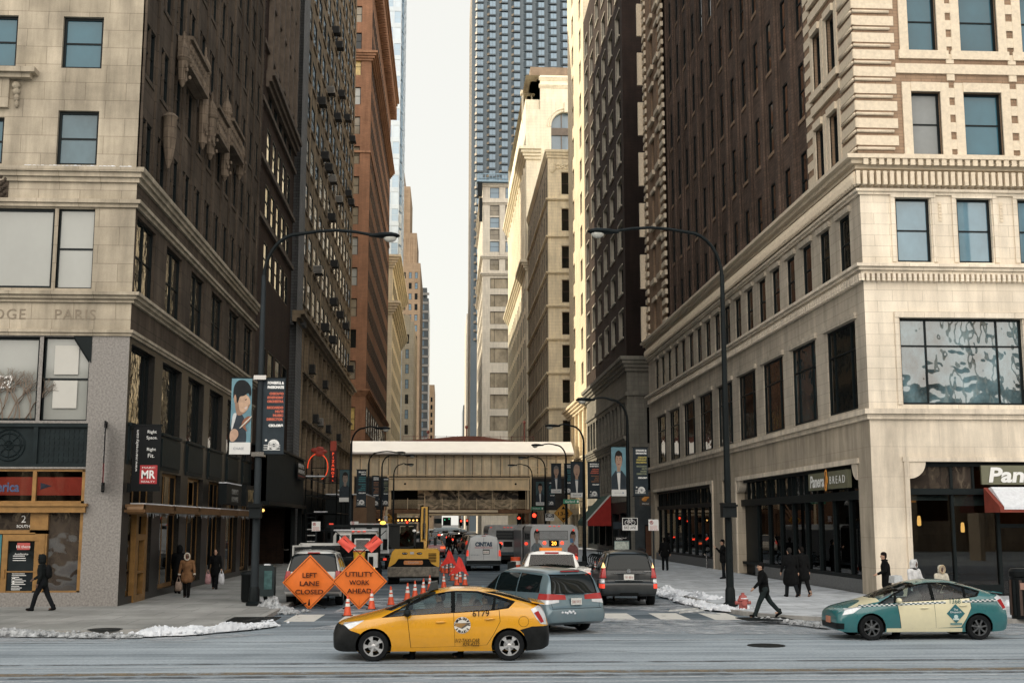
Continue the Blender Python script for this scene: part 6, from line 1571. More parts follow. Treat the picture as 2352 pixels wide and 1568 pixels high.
# white SUV behind the orange signs
ws_p=paint_mat('suv_white',(.60,.60,.57),.35,.05,.5,0,.4,(.25,.245,.235))
cfgw=dict(cfgl); cfgw.update(lamps=[([(.74,.84),(.95,.84),(.95,1.16),(.74,1.16)],M_red_lens)],rearwin=[(-.78,1.16),(.78,1.16),(.66,1.70),(-.66,1.70)],rearpan=[([(-.95,.50),(.95,.50),(.95,.76),(-.95,.76)],plain('bumper_grey',(.17,.175,.18),.5,.1,.35,4),'rear_bumper')],extra=[('roof_rail',[(-1.9,.2,.62,.66,1.80,1.90),(-1.9,.2,-.66,-.62,1.80,1.90)],M_dark),('high_brake_light',[(-2.235,-2.16,-.20,.20,1.735,1.765)],M_red_lens)],mirm=ws_p,rim='steel',rimm=plain('steel_rim',(.12,.12,.12),.5,.3,.2,5))
wsuv=rear_vehicle('sport_utility_car','dirty white sport utility car parked behind the two orange diamond signs','SUV',SU,(-4.3,43.5,0),PI/2,ws_p,cfgw)
plate(wsuv,-2.45,.0,.92,'N41 2207')
mb=MB(); 
for y in (-.6,-.2,.2,.6): mb.tube([(.1,y,1.86),(-1.9,y,1.88)],.02,5)
for x in (.1,-.6,-1.3,-1.9): mb.tube([(x,-.62,1.88),(x,.62,1.88)],.02,5)
mb.build('roof_rack',M_dark,wsuv)
# delivery van
VN=[(2.75,.50,.72,.80,.40,.5,.48,.35,.04),(2.68,.36,.90,.98,.80,.86,.80,.62,.05),(2.4,.32,1.06,1.14,.92,.97,.92,.76,.06),(1.9,.30,1.16,1.30,.95,1.0,.95,.80,.10),(1.5,.30,1.18,1.62,.95,1.0,.95,.78,.12),(1.2,.30,1.2,1.92,.95,1.0,.95,.76,.12),(.8,.30,1.2,2.03,.95,1.0,.95,.76,.12),(-1.5,.30,1.22,2.06,.95,1.0,.95,.76,.12),(-2.55,.32,1.22,2.04,.95,1.0,.95,.76,.12),(-2.66,.34,1.22,1.98,.94,.99,.94,.77,.10),(-2.70,.36,1.2,1.7,.93,.985,.935,.82,.06),(-2.73,.38,1.1,1.2,.93,.98,.93,.88,.03),(-2.75,.40,.70,.72,.93,.98,.93,.90,.02),(-2.76,.44,.62,.64,.92,.97,.92,.88,.02)]
vp=paint_mat('van_silver',(.46,.48,.49),.4,.05,.55,.1,.3,(.30,.30,.29))
cfgv=dict(wx=(1.75,-1.75),r=.36,track=.97,tw=.26,crease=3.2,win=[[(1.55,1.24),(.75,1.24),(.75,1.78),(1.10,1.78)]],front=[(-.75,1.32),(.75,1.32),(.66,1.9),(-.66,1.9)],lamps=[([(.86,.86),(1.0,.86),(1.0,1.20),(.86,1.20)],M_brake2)],lampx=-2.4,rlines=[[(0,.66),(0,1.92)],[(-.82,.68),(-.78,1.85)],[(.82,.68),(.78,1.85)]],rearpan=[([(.05,.97),(.05,1.24),(-.34,1.24),(-.34,.97)],M_dark,'plate_recess')] ,mirror=(1.35,1.35,1.0),mh=.2,rim='steel',rimm=MATS['steel_rim'],extra=[('rear_bumper',[(-2.9,-2.72,-.98,.98,.42,.62)],M_dark),('high_brake_light',[(-2.69,-2.62,-.12,.12,1.99,2.02)],M_red_lens)])
cint=rear_vehicle('delivery_van','grey panel van lettered CINTAS on its rear doors in the middle of the side street','van',VN,(2.28,73.6,0),PI/2,vp,cfgv)
ptx=plain('van_navy',(.02,.05,.09),.5,0,0)
put_text('CINTAS',ptx,cint,(-2.715,0,1.53),(0,-1,0),(0,0,1),size=.3,w=.98,h=.27,bold=.02)
mb=MB(); mb.box(-2.725,-2.715,-.52,.52,1.32,1.345); mb.build('stripe',plain('van_red',(.35,.03,.03),.5,0,0),cint)
put_text('FIRST AID & SAFETY',plain('van_red',(.35,.03,.03),.5,0,0),cint,(-2.72,0,1.385),(0,-1,0),(0,0,1),size=.1,w=.98,h=.05) 
put_text('1-877-973-2811',ptx,cint,(-2.75,.5,.93),(0,-1,0),(0,0,1),size=.1,w=.5,h=.05)
plate(cint,-2.765,-.14,1.09,'BZ 4817',0)
# white pick-up with amber beacon bar
pk_p=paint_mat('pickup_white',(.74,.74,.71),.3,.03,.3,0,.6,(.3,.3,.29))
t=empty('pickup_truck',(3.55,41.7,0),'white pickup truck with an amber beacon on its cab ahead of the minivan','pickup truck',None,PI/2); t.scale=(.97,1.03,.97)
PKc=[(2.7,.5,.9,1.0,.5,.6,.55,.4,.05),(2.6,.45,1.05,1.16,.85,.9,.85,.7,.05),(1.6,.42,1.18,1.26,.92,.98,.93,.8,.06),(1.25,.42,1.2,1.34,.92,.98,.93,.8,.08),(.75,.42,1.2,1.75,.92,.98,.93,.74,.1),(.45,.42,1.2,1.84,.92,.98,.93,.72,.1),(-.9,.42,1.22,1.87,.92,.98,.93,.72,.1),(-1.05,.42,1.22,1.83,.92,.98,.93,.72,.1),(-1.12,.42,1.22,1.5,.92,.98,.93,.78,.06),(-1.15,.42,1.2,1.24,.92,.98,.93,.86,.03)]
S=Shell(PKc,.04,crease=3.4)
gp=clear_glass('pickup_glass',(.70,.9,.87),.8,.02,1.5)
for w_ in ([(1.05,1.26),(.1,1.26),(.1,1.80),(.5,1.80)],[(.0,1.26),(-.75,1.26),(-.75,1.80),(.0,1.80)]): S.sides(S.cut(w_,'x',SIDE),-.012,'side_window',M_cglass,t)
S.take(S.cut([(-.76,1.30),(.76,1.30),(.68,1.75),(-.68,1.75)],'y',REAR),-.01).build('rear_window',gp,t); S.take(S.cut([(-.72,1.36),(.72,1.36),(.64,1.85),(-.64,1.85)],'y',lambda f:f.normal.x>.2 and f.calc_center_median().z>1.3),-.01).build('windscreen',gp,t)
S.body('cab',[pk_p,M_under],t)
mb=MB()
for sg in (1,-1): mb.prism([(-1.18,.62),(-1.18,1.30),(-3.25,1.30),(-3.25,.62)],sg*.84,sg*1.0); mb.box(-3.27,-1.16,sg*.80,sg*1.02,1.30,1.36)
mb.box(-3.2,-1.18,-.84,.84,.68,.76); mb.build('truck_bed',pk_p,t)
mb=MB(); mb.box(-3.30,-3.22,-.82,.82,.64,1.32); tg=mb.build('tailgate',pk_p,t); mb=MB(); mb.box(-3.34,-3.30,-.12,.12,1.12,1.22); mb.build('handle',M_dark,tg)
for sg in (1,-1):
    mb=MB(); mb.box(-3.30,-3.22,sg*.84,sg*1.0,.85,1.22); mb.build('tail_light',M_brake2,t)
    mb=MB(); mb.box(.78,.90,sg*1.04,sg*1.32,1.12,1.46); mb.tube([(.85,sg*.9,1.2),(.85,sg*1.08,1.2)],.03,6); mb.build('wing_mirror',M_dark,t)
mb=MB(); mb.box(-3.45,-3.28,-.95,.95,.52,.68); mb.build('rear_bumper',M_chrome,t)
mb=MB(); mb.box(-.75,-.55,-.36,.36,1.87,1.97); mb.build('beacon_bar',plain('beacon_orange',(.75,.22,.03),.3,0,.2,8),t)
mb=MB(); mb.box(-1.10,-1.0,-.22,.22,1.78,1.83); mb.build('high_brake_light',M_red_lens,t)
mb=MB(); seat_block(mb,.1,.4,.9); seat_block(mb,.1,-.4,.9); mb.box(.8,1.2,-.8,.8,.9,1.3); mb.box(-.9,-.2,-.6,.2,1.15,1.36); mb.build('cabin',MATS['cabin_dark'],t)
liner(t,(1.7,-2.1),.40,.95,.4); add_wheels(t,(1.7,-2.1),1.0,.40,.27,.24,'steel',MATS['steel_rim'])
# saloon cars further down the street
SD=[(2.35,.36,.55,.62,.4,.5,.46,.3,.04),(2.3,.26,.66,.74,.7,.76,.7,.52,.05),(2.0,.22,.78,.86,.82,.87,.81,.66,.05),(1.3,.20,.88,.96,.84,.9,.85,.72,.06),(.95,.20,.9,1.04,.84,.9,.85,.72,.08),(.4,.2,.92,1.34,.84,.9,.85,.64,.09),(-.1,.2,.93,1.44,.84,.9,.85,.61,.08),(-.8,.2,.95,1.43,.84,.9,.85,.61,.08),(-1.3,.2,.97,1.28,.84,.9,.84,.62,.08),(-1.75,.22,.99,1.08,.83,.89,.83,.68,.05),(-2.2,.24,.96,1.03,.81,.87,.80,.70,.04),(-2.3,.28,.84,.88,.80,.86,.79,.72,.03),(-2.34,.32,.62,.64,.76,.82,.76,.7,.02)]
cfgs=dict(wx=(1.4,-1.4),r=.32,track=.87,step=.06,win=[[(.75,.96),(-.25,.98),(-.25,1.36),(.1,1.36),(.45,1.24)],[(-.32,.98),(-1.35,1.02),(-1.15,1.24),(-.8,1.36),(-.32,1.37)]],rearwin=[(-.62,1.06),(.62,1.06),(.54,1.38),(-.54,1.38)],front=[(-.66,1.06),(.66,1.06),(.56,1.38),(-.56,1.38)],lamps=[([(.48,.74),(.9,.74),(.9,.92),(.48,.92)],M_lampglow)],lampx=-1.9,mirror=(.6,1.02,.87),rim='steel',rimm=M_alloy,extra=[('rear_bumper',[(-2.38,-2.2,-.78,.78,.32,.5)],M_dark)])
def saloon(label,x,y,c,rot=PI/2,sc_=1.,dirt=.3,group=None,lamps=None):
    cf=dict(cfgs)
    if lamps: cf['lamps']=[(cfgs['lamps'][0][0],lamps)]
    cf['mirm']=M_dark
    return rear_vehicle('saloon_car',label,'car',SD,(x,y,0),rot,paint_mat('car_%d'%len(MATS),c,.3,.03,dirt,0,.6),cf,group,sc_)
def suvfar(label,x,y,c,rot=PI/2,sc_=1.,lamps=None,group=None):
    cf=dict(cfgl); cf['step']=.08; cf['extra']=[]; cf['rearpan']=[]; cf['lamps']=[(cfgl['lamps'][0][0],lamps or M_brake2)]
    return rear_vehicle('sport_utility_car',label,'SUV',SU,(x,y,0),rot,paint_mat('car_%d'%len(MATS),c,.3,.03,.3,0,.6),cf,group,sc_)
# ================================================================ TRUCKS, BUSES, EXCAVATOR, FAR TRAFFIC
def bx(t,name,m,*boxes,**k):
    mb=MB(); [mb.box(*b) for b in boxes]; return mb.build(name,m,t,**k)
def bus(name,label,x,y,rot,h,bodym,w=2.6,length=12.,grp=None):
    t=empty(name,(x,y,0),label,'bus',grp,rot)     # local: rear at y=0, facing +y, x to the right
    mb=MB(); hw=w/2
    sec=[(-hw,.35),(-hw,h-.35),(-hw+.10,h-.10),(-hw+.35,h),(hw-.35,h),(hw-.10,h-.10),(hw,h-.35),(hw,.35)]
    mb.prism(sec,0,length); mb.build('body',bodym,t)
    return t,hw
M_busg=paint_mat('bus_grey',(.40,.42,.43),.4,.05,.5,.1,.2,(.30,.30,.29))
M_louv=plain('louvre_white',(.50,.52,.53),.5,0,.1,6)
y20=67.5; t,hw=bus('city_bus','grey city bus with amber 20 sign and portraits on its back',6.05,y20,0,2.66,M_busg,2.62,6.)
mb=MB()
for k in range(9): mb.box(-.82,.72,-.05,-.005,1.86+.05*k,1.885+.05*k)
mb.build('engine_louvre',M_louv,t); bx(t,'louvre_recess',M_dark,(-.84,.74,-.012,-.002,1.82,2.32))
s_=bx(t,'route_sign',M_ink,(-.30,.24,-.06,0,1.48,1.80)); put_text('20',M_amber,s_,(-.03,-.066,1.64),(1,0,0),(0,0,1),size=.2,h=.2)
for x in (-.55,.42): mb=MB(); mb.lathe([(.085,-.04),(.06,-.05),(.001,-.05)],14,(x,0,1.66),'y'); mb.build('tail_light',M_brake,t)
for x in (-.95,1.05,): mb=MB(); mb.lathe([(.06,-.04),(.001,-.045)],10,(x,0,2.35),'y'); mb.build('marker_light',M_brake2,t)
for x in (-.25,0,.25): bx(t,'marker_light',M_brake2,(x-.06,x+.06,-.03,0,2.54,2.58))
for z,m in ((.62,M_red_lens),(.84,M_brake),(1.02,M_red_lens)): mb=MB(); mb.lathe([(.09,-.03),(.001,-.04)],12,(1.18,0,z),'y'); mb.build('tail_light',m,t)
def portrait(t,name,x0,z0,w,h,skin,coat,y=-.012,hair=(.02,.016,.014),xd=(1,0,0),bg=None,shirt=None,tieb=False,smile=True):
    """flat printed portrait made of stacked cut-outs on the panel"""
    xd=Vector(xd); nz=xd.cross(Vector((0,0,1)))  # facing normal
    def lay(pts,m,lv,nm):
        mb=MB(); mb.add([Vector((0,y,0))*0+xd*px+Vector((0,0,pz))+nz*(.004+.004*lv) for px,pz in pts],[list(range(len(pts)))]); mb.fix=False
        o=mb.build(nm,m,t,loc=(0,y,0) if abs(xd.x)>.5 else (0,0,0)); return o
    def ell(cx,cz,rx,rz,n=20,a0=0,a1=360): return [(cx+rx*math.cos(R(a0+(a1-a0)*i/n)),cz+rz*math.sin(R(a0+(a1-a0)*i/n))) for i in range(n+(0 if a1-a0==360 else 1))]
    cx=x0+w*.5; P=lambda n,c:plain(n,c,.6,0,.12,9)
    if bg: lay([(x0,z0),(x0+w,z0),(x0+w,z0+h),(x0,z0+h)],bg,0,'backdrop')
    lay([(x0,z0),(x0+w,z0),(x0+w,z0+h*.30),(cx+w*.22,z0+h*.44),(cx-w*.22,z0+h*.44),(x0,z0+h*.30)],coat,1,'printed_coat')
    if shirt: lay([(cx-w*.03,z0),(cx+w*.07,z0),(cx+w*.12,z0+h*.44),(cx-w*.14,z0+h*.44)],shirt,2,'printed_shirt')
    lay(ell(cx,z0+h*.725,w*.265,h*.195),hair,2,'printed_hair'); lay([(cx-w*.11,z0+h*.40),(cx+w*.11,z0+h*.40),(cx+w*.12,z0+h*.55),(cx-w*.12,z0+h*.55)],skin,3,'printed_neck')
    lay(ell(cx+w*.01,z0+h*.675,w*.225,h*.18),skin,4,'printed_face')
    lay(ell(cx+w*.01,z0+h*.835,w*.235,h*.055),hair,6,'printed_hair')
    dk=hair
    for sg in (-1,1): lay(ell(cx+sg*w*.095,z0+h*.70,w*.034,h*.009,8),dk,5,'printed_eye'); lay([(cx+sg*w*.05,z0+h*.735),(cx+sg*w*.15,z0+h*.735),(cx+sg*w*.14,z0+h*.748),(cx+sg*w*.06,z0+h*.75)],dk,5,'printed_brow')
    lay([(cx+w*.0,z0+h*.70),(cx+w*.035,z0+h*.635),(cx-.0,z0+h*.632)],P('print_shade',(.17,.11,.08)),5,'printed_nose')
    lay(ell(cx,z0+h*.59,w*.075,h*.014,10),P('print_lip',(.16,.06,.05)),5,'printed_mouth')
    if tieb: lay([(cx-w*.13,z0+h*.43),(cx-w*.13,z0+h*.38),(cx,z0+h*.40),(cx+w*.13,z0+h*.38),(cx+w*.13,z0+h*.43),(cx,z0+h*.415)],tieb,6,'printed_bow_tie')
M_hairp=plain('print_hair',(.02,.018,.017),.6,0,.2,8)
skinp=plain('print_skin_grey',(.20,.17,.15),.6,0,.25,6)
portrait(t,'p',-1.28,1.0,.62,1.5,skinp,plain('print_coat_grey',(.10,.125,.14),.6,0,.4,4),hair=M_hairp); portrait(t,'p',.72,.9,.58,1.55,plain('print_skin_brown',(.22,.13,.09),.6,0,.25,6),plain('print_coat_red',(.16,.05,.05),.6,0,.4,4),hair=M_hairp)
bx(t,'access_symbol',plain('blue_symbol',(.04,.14,.28),.5,0,.1,9),(.86,1.04,-.035,-.028,1.68,1.90)); bx(t,'rear_bumper',M_dark,(-1.3,1.3,-.12,.05,.3,.55))
mb=MB(); tm,gm=wheel_mesh(.48,.28,.3,'steel',MATS['steel_rim'])
for x in (-1.1,1.1):
    w_=DATA.objects.new('wheel',None); col.objects.link(w_); w_.parent=t; w_.location=(x,2.4,.48); w_.rotation_euler=(0,0,PI/2); link('tyre',tm,w_); link('rim',gm,w_)
# bellows and front section of the same articulated bus
mb=MB()
for k in range(12): mb.prism([(-hw+.05,.5),(-hw+.05,2.45),(-hw+.2,2.6),(hw-.2,2.6),(hw-.05,2.45),(hw-.05,.5)],6.02+k*.16,6.12+k*.16)
mb.build('bellows',plain('bellows_rubber',(.04,.036,.034),.9,0,.3,3),t); bx(t,'bellows_core',M_under,(-hw+.15,hw-.15,6,8,.55,2.5))
mb=MB(); mb.prism([(-hw,.35),(-hw,2.3),(-hw+.35,2.66),(hw-.35,2.66),(hw,2.3),(hw,.35)],8.0,17.5); mb.build('body',M_busg,t); 
for y0 in (.6,2.1,3.6): bx(t,'side_window',M_cglass,(-hw-.008,-hw+.02,y0,y0+1.3,1.35,2.15))
t,hw=bus('city_bus','plain grey city bus with a dark rear grille beside the delivery van',4.35,84.,0,2.62,plain('bus_silver',(.30,.31,.31),.45,.1,.25,2),2.66,11.)
bx(t,'engine_louvre',M_dark,(-.80,.62,-.03,0,1.62,2.25)); 
for k in range(6): bx(t,'louvre_slat',plain('slat_grey',(.10,.105,.11),.5,.2,.1,9),(-.80,.62,-.045,-.03,1.66+.1*k,1.69+.1*k))
bx(t,'route_sign',M_ink,(-.30,.30,-.03,0,1.15,1.5)); bx(t,'rear_bumper',M_dark,(-1.3,1.3,-.12,.05,.3,.6)); bx(t,'lower_panel',plain('panel_blue',(.03,.06,.08),.5,0,.2,4),(-1.1,1.1,-.02,0,.62,.80))
for x in (-.48,.50): mb=MB(); mb.lathe([(.10,-.03),(.001,-.04)],12,(x,0,1.36),'y'); mb.build('tail_light',M_brake,t)
for x in (-1.15,-.24,0,.24,1.15): bx(t,'marker_light',M_brake2,(x-.06,x+.06,-.03,0,2.42,2.47))
for z in (.95,1.2): bx(t,'tail_light',M_brake,(1.1,1.27,-.04,0,z,z+.18))
bx(t,'access_symbol',MATS['blue_symbol'],(.85,1.0,-.02,0,1.75,1.95)); 
for k in range(5): bx(t,'side_window',M_cglass,(-hw-.008,-hw+.02,1+1.9*k,2.6+1.9*k,1.25,2.1))
# box truck behind the excavator
t=empty('box_truck',(-4.4,74,0),'white box truck standing behind the yellow excavator','truck'); bw_=plain('box_white',(.50,.52,.52),.5,0,.12,2)
bx(t,'cargo_box',bw_,(-1.15,1.15,0,4.6,.95,2.72)); bx(t,'door_frame',plain('box_grey',(.33,.34,.34),.5,0,.1,2),(-1.02,1.02,-.03,0,1.1,2.5)); bx(t,'roller_door',bw_,(-.92,.92,-.045,-.03,1.15,2.38)); bx(t,'vent',M_dark,(-.22,.10,-.06,-.045,2.4,2.58))
bx(t,'cab',bw_,(-1.05,1.05,4.7,6.4,.6,2.3)); bx(t,'rear_bumper',M_dark,(-1.1,1.1,-.1,.1,.5,.7))
for x in (-.9,.9): bx(t,'tail_light',M_brake2,(x-.1,x+.1,-.12,-.1,.55,.68)); bx(t,'marker_light',M_brake2,(x*.3-.05,x*.3+.05,-.04,0,2.6,2.65))
for x in (-1.0,1.0):
    for y in (.9,5.4): w_=link('wheel',wheel_mesh(.42,.25,.26,'steel',MATS['steel_rim'])[0],t,(x,y,.42)); w_.rotation_euler=(0,0,PI/2)
# ---------------------------------------------------------------- excavator, back to the viewer
M_ey=paint_mat('excavator_yellow',(.58,.31,.022),.45,.08,.35,0,.2,(.20,.16,.10)); M_mud=plain('mud_grey',(.13,.115,.095),.95,0,.55,5,.8)
t=empty('excavator',(-1.36,57.2,0),'yellow tracked excavator seen from behind with its boom raised and a muddy dozer blade','excavator'); hw=1.16
for sg in (1,-1):
    mb=MB(); mb.prism([(-.95,.05),(-.7,0),(1.9,0),(2.1,.15),(2.1,.45),(1.9,.62),(-.75,.62),(-1.0,.42)],sg*.72,sg*1.14,0,'yz'); 
    for k in range(16): mb.box(min(sg*.70,sg*1.16),max(sg*.70,sg*1.16),-1.0+.2*k,-.93+.2*k,-.0+.6,.66)
    mb.build('track',M_under,t)
bx(t,'undercarriage',M_under,(-.72,.72,-.6,1.8,.25,.72))
mb=MB(); mb.prism([(-1.28,.30),(-1.40,.36),(-1.36,.74),(-1.25,.78),(-1.18,.5)],-1.16,1.16,0,'yz'); mb.build('dozer_blade',M_mud,t)
mb=MB(); mb.prism([(-1.16,.78),(-1.0,.70),(1.0,.70),(1.16,.78),(1.16,1.42),(1.05,1.56),(-.86,1.56),(-1.0,1.42)],-.62,1.2); mb.build('counterweight',M_ey,t,auto=30)
mb=MB(); mb.prism([(-1.12,.74),(-.90,.70),(.90,.70),(1.12,.74),(.80,.90),(.66,1.12),(-.70,1.12),(-.84,.92)],-.665,-.615); mb.build('lower_guard',M_under,t)
mb=MB(); mb.prism([(-.46,.90),(-.43,.86),(.38,.86),(.41,.90),(.41,1.0),(.38,1.04),(-.43,1.04),(-.46,1.0)],-.69,-.66); p_=mb.build('maker_plate',plain('maker_orange',(.45,.17,.05),.5,0,.3,12),t); put_text('YANMAR',plain('maker_text',(.35,.30,.26),.5,0,0),p_,(-.02,-.692,.95),(1,0,0),(0,0,1),size=.1,w=.5,h=.09)
for k in range(6): bx(t,'louvre_slat',M_under,(.66,1.02,-.64,-.618,.98+.07*k,1.015+.07*k))
for x in (-.42,.25): 
    mb=MB(); mb.lathe([(.13,-.632),(.13,-.625),(.001,-.624)],18,(0,0,0),'y'); mb.v=[(v[0]*1.0+x,v[1],v[2]*.42+1.36) for v in mb.v]; o=mb.build('badge',M_ink,t); put_text('YANMAR',M_wtext,o,(x,-.636,1.36),(1,0,0),(0,0,1),size=.1,w=.19,h=.035)
bx(t,'label_plate',plain('label_grey',(.40,.40,.38),.5,0,.2,14),(-.18,.0,-.64,-.62,1.33,1.43))
# cab
fm=plain('cab_frame',(.018,.02,.02),.4,0,.1,4)
for x,y in ((-1.12,-.35),(-1.12,1.0),(.02,-.35),(.02,1.0)): bx(t,'cab_post',fm,(x-.05,x+.05,y-.05,y+.05,1.56,2.62))
bx(t,'cab_roof',fm,(-1.2,.10,-.45,1.1,2.60,2.70)); bx(t,'cab_panel',fm,(-1.12,-.66,-.37,-.33,1.56,2.6)); bx(t,'cab_sill',M_ey if False else fm,(-1.15,.05,-.4,1.05,1.55,1.66))
bx(t,'window_pane',clear_glass('cab_glass',(.50,.62,.60),.55,.02),(-.64,-.02,-.36,-.35,1.68,2.56)); bx(t,'window_pane',MATS['cab_glass'],(-.64,-.02,1.0,1.01,1.68,2.56))
mb=MB(); mb.prism([(-.70,1.66),(-.30,1.66),(-.28,2.2),(-.38,2.32),(-.62,2.32),(-.72,2.2)],.15,.35); mb.build('seat',M_under,t)
bx(t,'engine_cover',M_under,(.08,.42,-.3,.8,1.56,1.86)); mb=MB(); mb.sphere((.0,-.5,2.38),(.09,.03,.06),10); mb.build('mirror',M_white,t); bx(t,'mirror',M_dark,(.88,1.02,.7,.8,1.7,2.05))
# boom: rises from the front of the house and folds forward
mb=MB(); mb.prism([(.9,1.4),(1.3,1.4),(2.3,3.25),(2.25,3.45),(2.0,3.5),(1.0,2.0)],.22,.62,0,'yz'); mb.build('boom',M_ey,t)
mb=MB(); mb.prism([(1.9,3.1),(2.4,3.2),(3.6,2.2),(3.7,1.2),(3.45,1.2),(3.3,2.1)],.28,.56,0,'yz'); mb.build('stick',M_ey,t)
mb=MB(); mb.tube([(.42,.95,1.95),(.42,1.82,3.42)],.055,8); mb.tube([(.42,.95,1.95),(.42,1.4,2.7)],.085,8); mb.build('hydraulic_ram',M_chrome,t)
mb=MB(); mb.tube([(.25,.9,1.6),(.22,1.2,2.6),(.24,1.9,3.52),(.34,2.2,3.56),(.3,2.5,3.3)],.035,6); mb.tube([(.58,.9,1.6),(.62,1.2,2.6),(.6,1.9,3.5)],.03,6); mb.build('hose',M_under,t)
# ---------------------------------------------------------------- utility dump truck with rooftop gear and stacked mesh crates
t=empty('utility_truck',(-4.0,51.5,0),'dark utility dump truck with white cab and amber beacon ahead of the white SUV','truck'); tw_=plain('truck_white',(.55,.55,.53),.4,0,.12,3)
bx(t,'dump_body',M_under,(-1.1,1.15,.2,4.4,1.0,1.75)); bx(t,'canopy_bar',M_dark,(-1.3,1.42,4.6,5.1,2.52,2.66)); 
for x in (-1.05,1.1): bx(t,'post',M_dark,(x-.05,x+.05,4.5,4.6,1.7,2.55))
mb=MB(); mb.prism([(-1.0,1.2),(-1.0,2.15),(-.85,2.38),(.90,2.38),(1.05,2.15),(1.05,1.2)],4.7,6.2); mb.build('cab',tw_,t); bx(t,'rear_window',M_cglass,(-.86,.92,4.68,4.70,1.62,2.24))
mb=MB(); mb.box(-.98,1.03,4.62,6.0,2.38,2.44); mb.build('roof_snow',M_snow,t)
for x in (-.1,.15,.4): bx(t,'marker_light',M_brake2,(x-.06,x+.06,4.6,4.63,2.33,2.38))
mb=MB(); mb.sphere((1.22,4.8,2.74),(.13,.1,.08),10); mb.build('beacon',M_amber,t); mb=MB(); mb.box(-1.2,-1.02,4.7,4.9,2.66,2.72); mb.build('beacon',M_brake2,t)
for sg in (-1,1): bx(t,'wing_mirror',M_dark,(sg*1.28-.1,sg*1.28+.1,5.9,6.0,1.5,2.0))
for x in (-1.0,1.0):
    for y in (.9,5.6): w_=link('wheel',wheel_mesh(.5,.28,.3,'steel',MATS['steel_rim'])[0],t,(x,y,.5)); w_.rotation_euler=(0,0,PI/2)
bx(t,'tail_light',M_amber,(1.0,1.14,.12,.2,.82,.90)); bx(t,'tail_light',M_brake2,(-1.05,-.9,.12,.2,.85,.95)); bx(t,'mud_guard',tw_,(.85,1.25,.1,.6,.9,1.5)); bx(t,'tail_light',M_under,(.90,1.08,.02,.1,.95,1.35)); bx(t,'rear_bumper',M_dark,(-1.1,1.1,.1,.3,.6,.8))
def mesh_crate(x,y,z,w,h,label):
    o=empty('mesh_crate',(x,y,z),label,'crate'); mb=MB(); e=.045
    for b in ((-w/2,w/2,0,.4,0,e),(-w/2,w/2,0,.4,h-e,h),(-w/2,-w/2+e,0,.4,e,h-e),(w/2-e,w/2,0,.4,e,h-e)): mb.box(*b)
    mb.build('frame',tw_,o); mb=MB(); n=int((w+h)/.07)
    for k in range(n):
        a=-w/2+k*.07
        for sg in (1,-1):
            x0=max(-w/2,a-h) ; 
            p=[(q,(q-a+h) if sg>0 else (h-(q-a+h))) for q in (max(-w/2,a-h),min(w/2,a))]
            if p[1][0]-p[0][0]>.03: mb.tube([(p[0][0],.02,p[0][1]),(p[1][0],.02,p[1][1])],.008,3)
    mb.build('wire_mesh',plain('wire',(.33,.33,.32),.5,0,.1,9),o); bx(o,'back_panel',plain('crate_back',(.16,.165,.165),.8,0,.2,4),(-w/2+e,w/2-e,.3,.33,e,h-e))
YC=46.4
for px,py,w,h,lab in ((692,1252,.66,.38,'leftmost white mesh crate above the white SUV roof'),(793,1224,.42,.34,'white mesh crate stacked highest beside the truck cab window'),(832,1238,.58,.44,'white mesh crate directly above the yellow pail')):
    q=PY(px,py+12,YC); mesh_crate(q[0],YC,q[1]-h/2,w,h,lab)
t=empty('equipment_rack',(-4.4,46.9,0),'white tube rack carrying tools behind the white SUV','rack')
for x in (-1.0,1.05): bx(t,'post',tw_,(x-.05,x+.05,0,.1,.6,1.95))
bx(t,'rail',tw_,(-1.0,1.05,0,.1,1.88,1.98)); bx(t,'tray',M_dark,(-1.3,1.4,-.4,.9,1.35,1.45)); 
for x in (-1.2,1.3): bx(t,'post',M_dark,(x-.06,x+.06,.0,.12,0,1.4))
mb=MB(); rnd=random.Random(9)
for k in range(22): 
    x=rnd.uniform(-.6,.8); mb.tube([(x,rnd.uniform(-.3,-.05),1.5+rnd.uniform(0,.2)),(x+rnd.uniform(-.3,.3),-.1,1.75+rnd.uniform(-.1,.15)),(x+rnd.uniform(-.4,.4),-.05,1.45)],.022,4)
mb.build('cable_tangle',M_under,t)
q=PY(825,1283,46.0); o=empty('yellow_pail',(q[0],46.0,q[1]-.2),'yellow plastic pail with a red lid behind the utility work sign','pail'); mb=MB(); mb.lathe([(.19,0),(.215,.42),(.23,.42),(.23,.46),(.2,.46)],20); mb.build('body',plain('pail_yellow',(.62,.36,.03),.4,0,.1,6),o); mb=MB(); mb.lathe([(.235,.46),(.235,.5),(.1,.52),(.001,.52)],20); mb.build('lid',plain('pail_red',(.35,.05,.03),.4,0,.1,6),o)
bx(o,'stand',M_dark,(-.2,.2,-.2,.2,-1.35,0))
